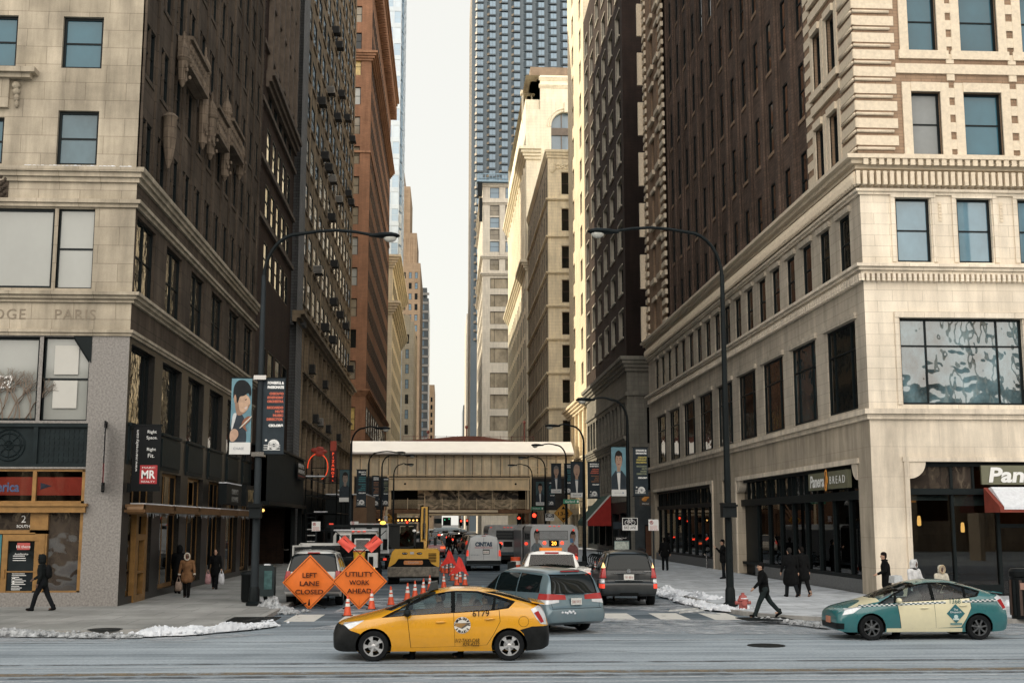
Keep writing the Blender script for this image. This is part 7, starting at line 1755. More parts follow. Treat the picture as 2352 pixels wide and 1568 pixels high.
# ---------------------------------------------------------------- far cars
red=saloon('red saloon car with glowing tail lamps beyond the excavator',-.75,100.,(.28,.015,.012)); plate(red,-2.36,0,.66,'G22 181')
tan=suvfar('cream sunlit car turning at the crossing beside the delivery van',2.45,112.,(.60,.50,.36),PI/2+R(10),.95)
suvfar('dark hatchback waiting just behind the cream sunlit car',2.6,124.,(.03,.025,.025),PI/2,1.)
blk=saloon('black saloon with bright red tail lamps ahead of the red car',-1.3,122.,(.015,.015,.018),PI/2,1.05,.2,None,M_brake)
saloon('low black saloon turning across the street by the grey bus',5.2,117.,(.02,.018,.018),R(200))
rnd=random.Random(21); lab=['small dark car in the distant queue, left lane nearest the crossing','small dark car in the distant queue, middle lane','small dark car in the distant queue, further up the left lane','small dark car in the distant queue, further up the middle lane','small dark car in the distant queue, right lane','tiny dark car at the far end of the queue']
for i,(x,y) in enumerate(((-2.6,140),(1.6,147),(-2.2,158),(1.2,170),(4.0,182),(-1.5,205))):
    c=copy_tree(blk); c.location=(x,y,0); c['label']=lab[i]; c['group']='cars queueing under the elevated tracks'
for i,(x,y) in enumerate(((-3.6,150),(-3.2,176),(3.2,200),(.2,235),(-2.2,240),(2.6,262))):
    o=empty('headlamp_car',(x,y,0),['pale oncoming car far down the left lane','second pale oncoming car far down the left lane','pale oncoming car far down the right lane','distant oncoming car in the middle of the street','distant oncoming car at the left beneath the bridge','farthest oncoming car at the right beneath the bridge'][i],'car','oncoming cars far down the street')
    mb=MB(); mb.prism([(-.9,.3),(-.9,.85),(-.72,.95),(-.6,1.4),(.6,1.4),(.72,.95),(.9,.85),(.9,.3)],0,4.2); mb.build('body',plain('far_car_%d'%(i%3),((.4,.4,.4),(.08,.08,.09),(.25,.22,.2))[i%3],.4,0,.1,2),o); bx(o,'windscreen',M_cglass,(-.55,.55,-.02,0,.98,1.34))
    for sg in (-1,1): mb=MB(); mb.sphere((sg*.62,-.05,.68),(.13,.05,.10),8); mb.build('headlight',M_head,o)
t=empty('pickup_truck',(-5.3,62,0),'pale blue white vehicle nose showing left of the excavator','car'); mb=MB(); mb.prism([(-.9,.4),(-.92,.9),(-.8,1.15),(-.62,1.62),(.62,1.62),(.8,1.15),(.92,.9),(.9,.4)],0,4.2); mb.build('body',plain('pale_blue_paint',(.42,.48,.52),.35,0,.1,2),t); bx(t,'windscreen',M_cglass,(-.58,.58,-.02,0,1.2,1.55)); bx(t,'front_grille',M_dark,(-.7,.7,-.03,0,.5,.85)); bx(t,'badge',MATS['blue_symbol'],(-.1,.1,-.05,-.03,.95,1.02))
for sg in (-1,1): bx(t,'headlight',M_clear_lens,(sg*.72-.15,sg*.72+.15,-.04,0,.7,.9))

for a,b,l in ((-60,-1.5,'low dark building closing the street end at left beneath the tracks'),(9.5,60,'low dark building closing the street end at right beneath the tracks')):
    o=empty('distant_block',((a+b)/2,800,0),l,'building'); hw=(b-a)/2; bx(o,'wall',plain('far_wall',(.10,.085,.07),.9,0,.3,.1),(-hw,hw,0,20,0,11)); bx(o,'window_band',M_cglass,(-hw,hw,-.2,0,3,6)); bx(o,'roof',M_under,(-hw-.3,hw+.3,-.4,20.4,11,11.4))
# ================================================================ ELEVATED STATION
YB=138.
M_st=plain('station_cream',(.74,.59,.39),.6,0,.25,1.2,.1,stretch=(1,1,.3)); M_stp=plain('station_panel',(.75,.62,.43),.35,0,.22,.8,stretch=(1,1,.25)); M_rust=plain('rusty_steel',(.16,.085,.045),.8,0,.5,1.5)
B=Bld('elevated_station','cream elevated railway station bridging the street under a snow covered roof',(1.8,YB,0),'station bridge'); F=B.face('F',YB)
mb=MB(); mb.prism([(YB-.5,10.42),(YB-.5,10.62),(YB+2.6,12.05),(YB+6,12.2),(YB+6,10.5)],-10.9,14.6,0,'yz'); B.part('snow_roof',mb,plain('roof_snow_clean',(.82,.81,.80),.7,0,.05,.5,.15))
mb=MB(); F.box(mb,-10.8,14.5,10.28,10.42,-.3,.55); F.box(mb,-10.6,14.4,7.78,7.95,-.3,.1); B.parts('eave_beam',mb,plain('eave_dark',(.10,.075,.05),.6,0,.2,2),F=F)
mb=MB(); F.box(mb,-10.6,14.4,7.95,10.3,-.12,-.05); F.part('glazed_wall',mb,brick('frosted_glass',(.78,.67,.49),(.60,.52,.385),(.20,.15,.10),1.05,2.6,.05,.4,.1,.25,.2,.5))
mb=MB()
for i in range(24): F.box(mb,-10.4+1.05*i,-10.3+1.05*i+(.06 if i%4==0 else 0),7.95,10.28,-.05,.06)
F.parts('mullion',mb,M_st); mb=MB(); 
for z in (8.05,9.95): F.box(mb,-10.6,14.4,z,z+.07,-.05,.045)
F.parts('transom',mb,M_st)
mb=MB(); F.box(mb,-6.1,9.5,6.45,7.74,-.1,.35); F.part('plate_girder',mb,M_st)
mb=MB()
for i in range(9): F.box(mb,-6.1+1.94*i,-6.0+1.94*i,6.5,7.7,.35,.43)
F.parts('stiffener',mb,M_st)
mb=MB(); F.box(mb,-6.2,9.6,7.68,7.78,-.1,.5); F.box(mb,-6.2,9.6,6.40,6.50,-.1,.5); F.parts('girder_flange',mb,M_st)
mb=MB(); 
for x in (-4.4,8.0): mb.lathe([(.12,-.36),(.001,-.362)],12,(x,0,7.1),'y')
F.parts('drain_hole',mb,M_under)
# printed screen behind the platform rail (plain monochrome pattern)
m,nt,b=mat_base('monochrome_print'); g=nt.nodes.new('ShaderNodeNewGeometry'); mp=nt.nodes.new('ShaderNodeMapping'); mp.inputs['Scale'].default_value=(.55,1,.9); L(nt,g,'Position',mp,0); n=nt.nodes.new('ShaderNodeTexNoise'); n.inputs['Scale'].default_value=1.1; n.inputs['Detail'].default_value=5; n.inputs['Distortion'].default_value=2.2; L(nt,mp,0,n,'Vector'); r=nt.nodes.new('ShaderNodeValToRGB'); r.color_ramp.elements[0].position=.44; r.color_ramp.elements[0].color=(.03,.025,.02,1); r.color_ramp.elements[1].position=.62; r.color_ramp.elements[1].color=(.6,.5,.38,1); L(nt,n,0,r,0); L(nt,r,0,b,'Base Color')
mb=MB(); F.box(mb,-3.0,8.4,4.3,6.45,-1.6,-1.55); F.part('printed_screen',mb,m); mb=MB(); F.box(mb,-6.1,9.5,4.3,6.45,-2.6,-2.55); F.part('back_panel',mb,M_under)
mb=MB()
for k in range(8): F.box(mb,-6.1,9.5,4.42+.125*k,4.455+.125*k,.22,.27)
F.parts('hand_rail',mb,M_st); mb=MB()
for i in range(9): F.box(mb,-6.05+1.93*i,-5.98+1.93*i,4.3,5.5 if i not in(0,8) else 6.45,.2,.29)
for i in range(5): F.box(mb,-6.0+1.95*2*i*.97,-5.93+1.95*2*i*.97,4.3,6.45,.1,.18)
F.parts('rail_post',mb,M_st)
mb=MB(); F.box(mb,-6.3,9.7,3.86,4.3,-.4,.4); F.part('deck_beam',mb,M_rust); mb=MB(); F.box(mb,-2,6,3.95,4.2,.4,.48); F.part('light_fascia',mb,M_stp)
mb=MB(); mb.box(-6.3,9.7,YB+.4,YB+15,3.95,4.25); B.part('track_deck',mb,M_under)
mb=MB()
for x in (-6.0,9.3):
    for y in (YB+.3,YB+7,YB+14): mb.box(x-.2,x+.2,y-.2,y+.2,0,3.95)
B.parts('column',mb,M_rust)
mb=MB()
for x in (-10.2,-6.3,9.8,14.0): mb.box(x-.12,x+.12,YB-.2,YB+.1,3.9 if abs(x)<10 else 0,8.0)
B.parts('post',mb,M_st)
mb=MB(); mb.box(-10.4,-6.3,YB,YB+.2,4.2,7.8); mb.box(9.7,14.2,YB,YB+.2,4.2,7.8); B.parts('dark_screen',mb,plain('screen_dark',(.03,.03,.03),.7,0,.4,1))
mb=MB()
for z in (8.2,8.6,9.0): mb.tube([(9.7,YB-.15,z),(14.2,YB-.15,z)],.03,5)
B.parts('side_rail',mb,M_st)
mb=MB(); mb.prism([(-7.,11.7),(-7.,12.3),(2.,13.05),(4.,13.05),(11.,12.2),(11.,11.7)],YB+8,YB+14); B.part('red_roof',mb,plain('red_roof',(.17,.065,.05),.8,0,.3,.8))
mb=MB(); 
for x,h in ((2.6,14.2),(-2,13.6),(9.6,14.8)): mb.tube([(x,YB+9,12),(x,YB+9,h)],.07,6); mb.sphere((x,YB+9,h),(.2,.2,.22),8)
B.parts('roof_finial',mb,plain('finial_red',(.14,.04,.035),.7,0,.2,3))
mb=MB()
for i in range(13): mb.tube([(-5+1.3*i,YB+8.2,12.2),(-5+1.3*i,YB+8.2,13.1)],.025,4)
mb.tube([(-5,YB+8.2,13.0),(10.6,YB+8.2,13.0)],.025,4); B.part('roof_rail',mb,MATS['finial_red'])
# second deck further back under which the far street shows
mb=MB(); mb.box(-7,10,YB+24,YB+26,3.75,4.2); B.part('far_beam',mb,M_st)
# stairway on the left
mb=MB()
for k in range(14): mb.box(-8.6,-6.6,YB-9+.62*k,YB-8.4+.62*k,.35+.29*k,.45+.29*k)
mb.prism([(YB-9,.3),(YB-.3,4.2),(YB-.3,4.6),(YB-9,.75)],-6.6,-6.5,0,'yz'); mb.prism([(YB-9,1.2),(YB-.3,5.1),(YB-.3,5.2),(YB-9,1.3)],-6.6,-6.5,0,'yz'); B.part('stair_flight',mb,M_rust)
B.finish()
# ================================================================ LAMP POSTS, BANNERS
M_pole=plain('lamp_post_black',(.007,.010,.011),.45,.2,.25,2,.0); M_poleb=plain('lamp_post_patina',(.024,.030,.034),.5,.2,.3,1.5,stretch=(1,1,.4))
M_lens=plain('lamp_glass',(.50,.50,.46),.15,0,.2,9)
def lamp_post(x,y,h,arm,label,sgn,rb=.16,big=True,grp='cobra head lamp posts along the side street'):
    t=empty('street_lamp',(x,y,SW),label,'street lamp',grp)
    hz=h-SW; rt=rb*.5
    mb=MB(); mb.tube([(0,0,0),(0,0,hz*.28),(0,0,hz*.87)],[rb,rb*.86,rt*1.1],14); mb.build('pole',M_pole if sgn<0 else M_poleb,t,smooth=False,auto=40)
    mb=MB(); mb.lathe([(rb*1.9,0),(rb*1.9,.08),(rb*1.35,.14),(rb*1.25,.5),(rb*1.02,.6)],14); mb.build('base',M_pole,t,auto=40)
    r=hz*.09; pts=[(0,0,hz*.86)]+[(sgn*r*(1-math.cos(PI/2*i/8)),0,hz*.86+(hz*.985-hz*.86)*math.sin(PI/2*i/8)) for i in range(1,9)]; x1=arm*sgn
    pts+=[(sgn*(r+(arm-r)*k/4),0,hz*.985+.012*hz*math.sin(PI*k/4)-0*k) for k in range(1,5)]
    mb=MB(); mb.tube(pts,[rt*1.1]+[rt*.9]*8+[rt*.75]*(len(pts)-9),10); mb.build('arm',M_pole,t,auto=50)
    s=hz/12.6; hx=arm*sgn; a=sgn
    mb=MB(); prof=[(0,.05,.06),(.15,.09,.09),(.4,.19,.13),(.7,.22,.14),(.9,.16,.10),(1.0,.03,.03)]; k=1.05*(s if s>.8 else .95)
    vs=[];fs=[];n=10
    for px,w_,hh in prof:
        for q in range(n): 
            an=2*PI*q/n; vs.append((hx-a*.15+a*px*k,w_*math.cos(an)*k,hz*.985-.02+hh*math.sin(an)*k*(.9 if math.sin(an)>0 else .55)))
    for i in range(len(prof)-1):
        for q in range(n): fs.append([i*n+q,i*n+(q+1)%n,(i+1)*n+(q+1)%n,(i+1)*n+q])
    mb.add(vs,fs); mb.build('lamp_head',M_pole,t,auto=50)
    mb=MB(); mb.sphere((hx-a*.15+a*.68*k,0,hz*.985-.08*k),(.22*k,.16*k,.15*k),12); mb.build('lamp_glass',M_lens,t,smooth=True)
    return t
M_bteal=plain('banner_teal',(.035,.075,.085),.7,0,.25,2); M_bslate=plain('banner_slate',(.030,.040,.048),.7,0,.2,2); M_bblue=plain('banner_sky',(.12,.24,.29),.7,0,.25,1.5); M_bfoot=plain('banner_white',(.62,.62,.60),.6,0,.05,4)
M_orangetxt=plain('banner_orange',(.50,.11,.06),.6,0,0); M_yeltxt=plain('banner_yellow',(.45,.38,.10),.6,0,0); M_tealtxt=plain('banner_tealtext',(.03,.16,.18),.6,0,0); M_brntxt=plain('banner_brown',(.22,.10,.05),.6,0,0); M_olvtxt=plain('banner_olive',(.20,.22,.14),.6,0,0)
def swirl(t,cx,cz,s,m,y):
    mb=MB(); pts=[]
    for i in range(44):
        a=R(-60+ i*22); r=s*(.16+.5*i/44); pts.append((cx+r*math.cos(a)*.9,y,cz+r*math.sin(a)*.85))
    # flat ribbon spiral
    for i in range(len(pts)-1):
        p=Vector(pts[i]);q=Vector(pts[i+1]); d=(q-p).normalized(); n_=Vector((-d.z,0,d.x))*s*(.05+.05*i/44); mb.quad(p+n_,q+n_,q-n_,p-n_)
    for k,z in enumerate((-.35,-.1,-.6)): mb.quad((cx-s*1.15,y,cz+z*s),(cx+s*.7,y,cz+z*s),(cx+s*.7,y,cz+(z+.07)*s),(cx-s*1.15,y,cz+(z+.07)*s))
    mb.quad((cx-s*.75,y,cz-s*.62),(cx-s*.52,y,cz-s*.62),(cx-s*.42,y,cz+s*.2),(cx-s*.62,y,cz+s*.25)); mb.lathe([(s*.13,y),(s*.13,y-.001)],12,(cx-s*.9,0,cz+s*.5),'y'); mb.fix=False
    mb.build('emblem',m,t)
def banner(kind,x0,x1,z0,z1,y,label,words=None,cols=None,skin=(.36,.23,.16),coatc=(.03,.04,.05),foot='CHASE',hairc=(.02,.017,.015),bg=None,grp=None,bow=True,shirt=True,far=False):
    t=empty('street_banner',((x0+x1)/2,y,z0),label,'banner',grp); w=x1-x0; h=z1-z0
    mb=MB(); pts=[]; n=8
    for j in range(n+1):
        z=h*j/n; pts.append(z)
    mb.box(-w/2,w/2,-.012,.012,0,h); mb.build('cloth',M_bslate if kind=='text' else (bg or M_bblue),t)
    for zz in (0,h): mb=MB(); mb.tube([(-w/2-.05,0,zz),(w/2+.05,0,zz)],.022,6); mb.build('banner_rod',M_black,t)
    yb=-.018
    if kind=='plain': return t
    if kind=='text':
        zz=h*.955; first=True
        for i,(blk,c) in enumerate(zip(words,cols)):
            lines=blk.split('\n')
            for ln in lines:
                hh=h*.036 if i else h*.040
                fw=min(w*.74,len(ln)*hh*.74)
                put_text(ln,c,t,(w*.44-fw/2,yb,zz-hh/2),(1,0,0),(0,0,1),size=.1,h=hh,w=fw,extrude=.001,bold=.008); zz-=hh*1.42
            zz-=h*.030
        swirl(t,w*.06,h*.125,h*.115,M_wtext,yb-.002)
    else:
        sk=plain('skin_print_%d'%len(MATS),skin,.6,0,.15,5); ct=plain('coat_print_%d'%len(MATS),coatc,.6,0,.2,5); hr=plain('hair_print_%d'%len(MATS),hairc,.6,0,.1,9)
        portrait(t,'p',-w/2,h*.135,w,h*.865,sk,ct,y=-.013,hair=hr,shirt=(M_bfoot if shirt else None),tieb=(plain('tie_print',(.13,.2,.24),.6,0,.1,5) if bow else False))
        mb=MB(); mb.box(-w/2-.005,w/2+.005,-.02,.02,0,h*.135); mb.build('sponsor_strip',M_bfoot,t)
        if foot: put_text(foot,plain('foot_text',(.12,.15,.18),.6,0,0),t,(-w*.05,-.023,h*.068),(1,0,0),(0,0,1),size=.1,w=w*.5,extrude=.001); mb=MB(); mb.lathe([(w*.05,-.022),(w*.05,-.024)],8,(w*.28,0,h*.068),'y'); mb.build('sponsor_mark',plain('foot_blue',(.06,.13,.25),.6,0,0),t)
    return t
CSO='CHICAGO\nSYMPHONY\nORCHESTRA'; RM='RICCARDO\nMUTI\nMUSIC\nDIRECTOR'
def bpost(base,h,arm,label,sgn,rb,lr=None,grp=None): return lamp_post(base[0],base[1],h,arm,label,sgn,rb,True,grp)
lb=G(583,1390,SW); lamp_post(lb[0],lb[1],12.75*.975,3.6,'tall dark lamp post at the left corner with its long arm over the street',1,.135,grp=None)
rb_=G(1678,1392,SW); lamp_post(rb_[0],rb_[1],12.55*.985,3.55,'tall black lamp post at the right corner beside the red hydrant',-1,.125,grp=None)
def signal_box(x,y,z,w,h,label):
    t=empty('signal_box',(x,y,z),label,'signal'); bx(t,'housing',M_dark,(-w/2,w/2,-.28,.12,-h/2,h/2)); bx(t,'visor',M_black,(-w/2-.02,w/2+.02,-.36,-.28,h/2-.06,h/2)); bx(t,'bracket',M_black,(-.22,.22,-.2,.2,h/2,h/2+.06),)
q=PY(1672,1173,rb_[1]-.2); signal_box(q[0],rb_[1]-.2,q[1],.44,.40,'black pedestrian signal box strapped to the right corner lamp post')
q=PY(588,1175,lb[1]-.2); signal_box(q[0],lb[1]-.2,q[1],.36,.40,'dark pedestrian signal box strapped to the left corner lamp post')
q0=PY(527,1043,lb[1]); q1=PY(580,868,lb[1]); vb=banner('plain',q0[0],q1[0],q0[1],q1[1],lb[1],'large sky blue banner of a smiling violinist left of the tall lamp post')
def cutout(t,w,h,y,pts,m,nm):
    mb=MB(); n=len(pts); P=[]
    for i in range(n):      # closed smooth outline
        p0,p1,p2,p3=[Vector(pts[(i+k-1)%n]) for k in range(4)]
        for j in range(4): u=j/4; P.append(.5*((2*p1)+(p2-p0)*u+(2*p0-5*p1+4*p2-p3)*u*u+(3*p1-p0-3*p2+p3)*u**3))
    mb.add([((p.x-.5)*w,y,(1-p.y)*h) for p in P],[list(range(len(P)))]); mb.fix=False; mb.build(nm,m,t)
vw=q1[0]-q0[0]; vh=q1[1]-q0[1]; pm=lambda n,c,a=.2:plain('vio_'+n,c,.7,0,a,5)
for i,(nm,c,pts) in enumerate([('printed_coat',(.035,.045,.055),[(.05,.86),(.02,.62),(.12,.5),(.35,.46),(.6,.5),(.72,.62),(.75,.86)]),('printed_shirt',(.5,.52,.52),[(.05,.62),(.12,.48),(.28,.47),(.22,.56),(.08,.68)]),('printed_skin_shade',(.26,.155,.10),[(.18,.30),(.16,.2),(.5,.15),(.86,.27),(.93,.33),(.84,.40),(.62,.47),(.34,.49),(.22,.4)]),('printed_skin',(.48,.32,.22),[(.34,.27),(.5,.2),(.85,.25),(.94,.335),(.84,.36),(.80,.42),(.6,.455),(.44,.43),(.38,.36)]),('printed_hair',(.018,.02,.022),[(.10,.26),(.12,.12),(.30,.04),(.62,.03),(.90,.10),(.97,.2),(.9,.24),(.82,.2),(.62,.235),(.42,.25),(.32,.33),(.2,.25)]),('printed_ear',(.38,.23,.15),[(.13,.26),(.2,.22),(.26,.29),(.18,.33)]),('printed_mouth',(.55,.45,.4),[(.66,.395),(.80,.375),(.74,.412)]),('printed_eye',(.05,.035,.03),[(.66,.285),(.78,.275),(.72,.293)]),('printed_violin',(.22,.085,.045),[(.55,.62),(.66,.54),(.92,.50),(.95,.56),(.74,.62),(.82,.70),(.72,.68)]),('printed_hand',(.42,.27,.19),[(.0,.72),(.16,.67),(.36,.69),(.40,.76),(.2,.83),(.02,.82)]),('printed_strings',(.55,.5,.42),[(.5,.64),(.98,.51),(.99,.525),(.52,.655)])]): cutout(vb,vw,vh,-.016-.003*i,pts,pm(nm,c),nm)
mb=MB(); mb.box(-vw/2-.005,vw/2+.005,-.06,.02,0,vh*.155); mb.build('sponsor_strip',M_bfoot,vb); put_text('CHASE',plain('foot_text',(.12,.15,.18),.6,0,0),vb,(-vw*.05,-.063,vh*.075),(1,0,0),(0,0,1),size=.1,w=vw*.5,extrude=.001)
q0=PY(600,1043,lb[1]); q1=PY(656,868,lb[1]); banner('text',q0[0],q1[0],q0[1],q1[1],lb[1],'dark POWERFUL & PASSIONATE orchestra banner with orange words right of the tall lamp post',['POWERFUL &\nPASSIONATE',CSO,RM,'CSO.ORG'],[M_wtext,M_orangetxt,M_orangetxt,M_wtext])
for yy in (868,1043):
    z=PY(590,yy,lb[1])[1]; bx(empty('banner_clamp',(lb[0],lb[1],z),'%s steel clamp holding the two large banners on the left lamp post'%('upper' if yy<900 else 'lower'),'clamp'),'band',M_chrome,(-.2,.2,-.2,.2,-.07,.07))
smalls=[(1440,912,62,-1,1347),(1340,973,78,-1,1272),(1300,1018,97,-1,1235),(1252,1047,114,-1,1203),(1222,1065,129,-1,1178),(808,978,80,1,877),(847,1035,107.5,1,920),(878,1042,112,1,942),(905,1063,129,1,937)]
labs=['black lamp post beside the BIKE LANE sign with its arm to the left','black lamp post by the green Garland street sign','black lamp post standing in front of the station right end','slim lamp post third from the station on the right','slim lamp post closest to the station on the right','black lamp post nearest the corner on the left kerb row','lamp post second along the left kerb row','lamp post third along the left kerb row','slim lamp post closest to the station on the left']
for (px,py,Y,sg,tip),lab_ in zip(smalls,labs):
    x,z=PY(px,py,Y); lamp_post(x,Y,z*1.0,abs(PY(tip,py,Y)[0]-x)*.86,lab_,sg,.13)
def bn(kind,Y,a,b,c,d,label,**k):
    q0=PY(a,d,Y); q1=PY(b,c,Y); banner(kind,q0[0],q1[0],q0[1],q1[1],Y,label,grp=k.pop('grp','orchestra banners hung on the lamp posts'),**k)
bn('face',62,1405,1437,1026,1139,'banner of a dark haired man in bow tie above the BIKE LANE sign',foot='Bank of America')
bn('text',62,1455,1487,1027,1139,'dark DYNAMIC & DRAMATIC banner with yellow words right of the portrait',words=['DYNAMIC &\nDRAMATIC',CSO,RM,'CSO.ORG'],cols=[M_wtext,M_yeltxt,M_olvtxt,M_wtext])
bn('face',78,1311,1338,1060,1142,'banner of a bald man in a dinner jacket above the Garland sign',hairc=(.30,.20,.15),foot='Exelon',bg=M_bslate)
bn('text',78,1350,1377,1060,1144,'dark EMOTIONAL & ENERGETIC banner with brown words',words=['EMOTIONAL &\nENERGETIC',CSO,RM,'CSO.ORG'],cols=[M_wtext,M_orangetxt,M_brntxt,M_wtext])
bn('face',97,1266,1289,1064,1132,'banner of a grey haired man before the station right end',hairc=(.15,.14,.13),foot='Motorola',bg=M_bslate)
bn('text',97,1296,1313,1064,1135,'dark teal BRILLIANT banner beside the grey haired portrait',words=['BRILLIANT\n& BOLD',CSO,RM,'CSO.ORG'],cols=[M_wtext,M_tealtxt,M_tealtxt,M_wtext])
bn('face',114,1231,1250,1105,1160,'dim banner of a man in a dark jacket by the station steps',foot='ITW',bg=M_bteal)
bn('text',114,1257,1275,1105,1162,'dim narrow text banner next to the man in a dark jacket',words=['LYRICAL',CSO,RM,'CSO.ORG'],cols=[M_wtext,M_tealtxt,M_tealtxt,M_wtext])
bn('face',80,779,806,1078,1152,'teal banner of a long haired woman near the red neon signs',bow=False,shirt=False,skin=(.20,.15,.12),bg=M_bteal,foot=None)
bn('text',80,818,842,1078,1164,'dark BRILLIANT & BOLD banner with teal words on the left kerb',words=['BRILLIANT &\nBOLD',CSO,RM,'CSO.ORG'],cols=[M_wtext,M_tealtxt,M_tealtxt,M_wtext])
bn('text',107.5,854,871,1092,1164,'dark banner with brown words further along the left kerb',words=['EMOTIONAL &\nENERGETIC',CSO,RM,'CSO.ORG'],cols=[M_wtext,M_brntxt,M_brntxt,M_wtext])
bn('text',112,878,893,1096,1162,'smallest dark banner on the left, next to the station girder',words=['DYNAMIC',CSO,RM,'CSO.ORG'],cols=[M_wtext,M_olvtxt,M_olvtxt,M_wtext])
# ================================================================ SIGNS
M_diam=plain('sign_orange',(.72,.155,.012),.6,0,.10,3,coord='obj'); M_ylw=plain('sign_yellow',(.62,.30,.03),.5,0,.1,6); M_sg=plain('sign_green',(.02,.20,.11),.5,0,.1,4)
def diamond(x,y,zc,r,label,lines,wrinkle=False,m=M_diam,border=True,stand=True,cat='sign',hts=.15,name='work_sign'):
    t=empty(name,(x,y,0),label,cat)
    mb=MB(); N=10; rnd=random.Random(len(label)); 
    def P(i,j):
        u=-1+2*i/N; v=-1+2*j/N; px=(u+v)/2*r; pz=(v-u)/2*r
        d=(.015*math.sin(u*4+v*1.3)+.012*math.sin(v*5.1+1)-.02*(1-abs(v))*(u<.2))*(1.4 if wrinkle else .15)
        return (px,d,zc+pz)
    vs=[P(i,j) for i in range(N+1) for j in range(N+1)]; fs=[[i*(N+1)+j,(i+1)*(N+1)+j,(i+1)*(N+1)+j+1,i*(N+1)+j+1] for i in range(N) for j in range(N)]
    mb.add(vs,fs); mb.build('face_panel',m,t,smooth=True)
    def ringd(r0,r1,mm,nm,y_=-.05):
        mb=MB(); c=[(0,r0),(r0,0),(0,-r0),(-r0,0)]; e=[(0,r1),(r1,0),(0,-r1),(-r1,0)]
        for i in range(4):
            j=(i+1)%4; mb.quad((c[i][0],y_,zc+c[i][1]),(c[j][0],y_,zc+c[j][1]),(e[j][0],y_,zc+e[j][1]),(e[i][0],y_,zc+e[i][1]))
        mb.build(nm,mm,t)
    if border: ringd(r*.935,r*.912,M_ink,'border_line')
    k=len(lines)
    for i,(ln,w_) in enumerate(lines): put_text(ln,plain('sign_ink',(.055,.018,.012),.6,0,0),t,(0,-.075,zc+r*.0+(k-1)/2*hts*1.75-i*hts*1.75-.03),(1,0,0),(0,0,1),size=.2,w=w_,h=hts,extrude=.001,bold=.004)
    if stand:
        mb=MB(); mb.box(-.03,.03,.03,.08,.12,zc+r); mb.build('post',M_rust if wrinkle else M_black,t)
        mb=MB(); 
        for a in (.35,2.8,-.35,-2.8): mb.tube([(0,.06,.22),(.55*math.cos(a),.06+.35*math.sin(a),.02)],.022,6)
        mb.lathe([(.06,.1),(.06,.3)],8,(0,.06,0)); mb.build('stand_legs',M_black,t)
    return t
a=G(710,1397); s1=2800/a[1]; zc=EYE-(1332-1202)/s1; diamond(a[0],a[1],zc,.88,'wrinkled orange LEFT LANE CLOSED diamond sign before the white SUV',[('LEFT',.46),('LANE',.62),('CLOSED',.90)],True)
mb=MB(); 
a2=(PY(826,1330,40.0)[0],40.0); s1=2800/40.0; zc2=EYE-(1330-1202)/s1; ut=diamond(a2[0],a2[1],zc2,.88,'smooth orange UTILITY WORK AHEAD diamond sign with two red flags on top',[('UTILITY',.90),('WORK',.65),('AHEAD',.78)],False)
M_flag=plain('flag_red',(.72,.09,.06),.7,0,.08,4)
for sg in (-1,1):
    mb=MB(); b0=Vector((0,-.02,zc2+.86)); d=Vector((sg*.55,0,.50)); mb.tube([b0,b0+d*1.5],.014,5); mb.build('flag_staff',M_dark,ut)
    n=Vector((-.50*sg*sg,0,.55*sg)); n=Vector((sg*-.50,0,.55)) if sg>0 else Vector((.50,0,.55)); n.normalize(); dd=d.normalized()
    mb=MB(); N=6; base=b0+dd*.30
    vs=[];fs=[]
    for i in range(N+1):
        for j in range(N+1):
            u=i/N;v=j/N; p=base+dd*(.50*u)+n*(-.06+.36*v*(1 if True else 1)-.15); p=p+Vector((0,.03*math.sin(9*v+3*u)-.03,-.05*v*v)); vs.append(p)
    for i in range(N):
        for j in range(N): fs.append([i*(N+1)+j,(i+1)*(N+1)+j,(i+1)*(N+1)+j+1,i*(N+1)+j+1])
    mb.add(vs,fs); mb.build('flag',M_flag,ut,smooth=True)
def panel_sign(px,py,wp,hp,Y,label,name,cat,m,pole=None,rim=None):
    """rectangular sign centred on the surveyed point at depth Y; pole: ground height"""
    x,z=PY(px,py,Y); s=Y/2800*1.01; w=wp*s; h=hp*s; t=empty(name,(x,Y,0),label,cat)
    mb=MB(); mb.box(-w/2,w/2,-.012,.012,z-h/2,z+h/2); mb.build('panel',m,t)
    if rim:
        e=w*.035
        for b in ((-w/2,w/2,z-h/2,z-h/2+e),(-w/2,w/2,z+h/2-e,z+h/2),(-w/2,-w/2+e,z-h/2+e,z+h/2-e),(w/2-e,w/2,z-h/2+e,z+h/2-e)): bx(t,'rim',rim,(b[0],b[1],-.016,-.012,b[2],b[3]))
    if pole is not None: mb=MB(); mb.tube([(0,.05,pole),(0,.05,z+h/2+.05)],.035,8); mb.build('post',M_poleb,t)
    return t,w,h,z
def bike_icon(t,cx,cz,s,m,y):
    mb=MB()
    def ring(x,z,r): mb.tube([(x+r*math.cos(2*PI*i/16),y,z+r*math.sin(2*PI*i/16)) for i in range(17)],s*.028,4)
    ring(cx-s*.32,cz-s*.1,s*.22); ring(cx+s*.32,cz-s*.1,s*.22)
    for a,b in (((-.32,-.1),(-.12,.16)),((-.12,.16),(.24,.16)),((-.12,.16),(.0,-.1)),((.0,-.1),(.24,.16)),((-.32,-.1),(0,-.1)),((.32,-.1),(.2,.27)),((.2,.27),(.06,.27)),((-.2,.25),(-.06,.25)),((-.0,-.1),(-.13,.24))): mb.tube([(cx+a[0]*s,y,cz+a[1]*s),(cx+b[0]*s,y,cz+b[1]*s)],s*.028,4)
    mb.build('bicycle_symbol',m,t)
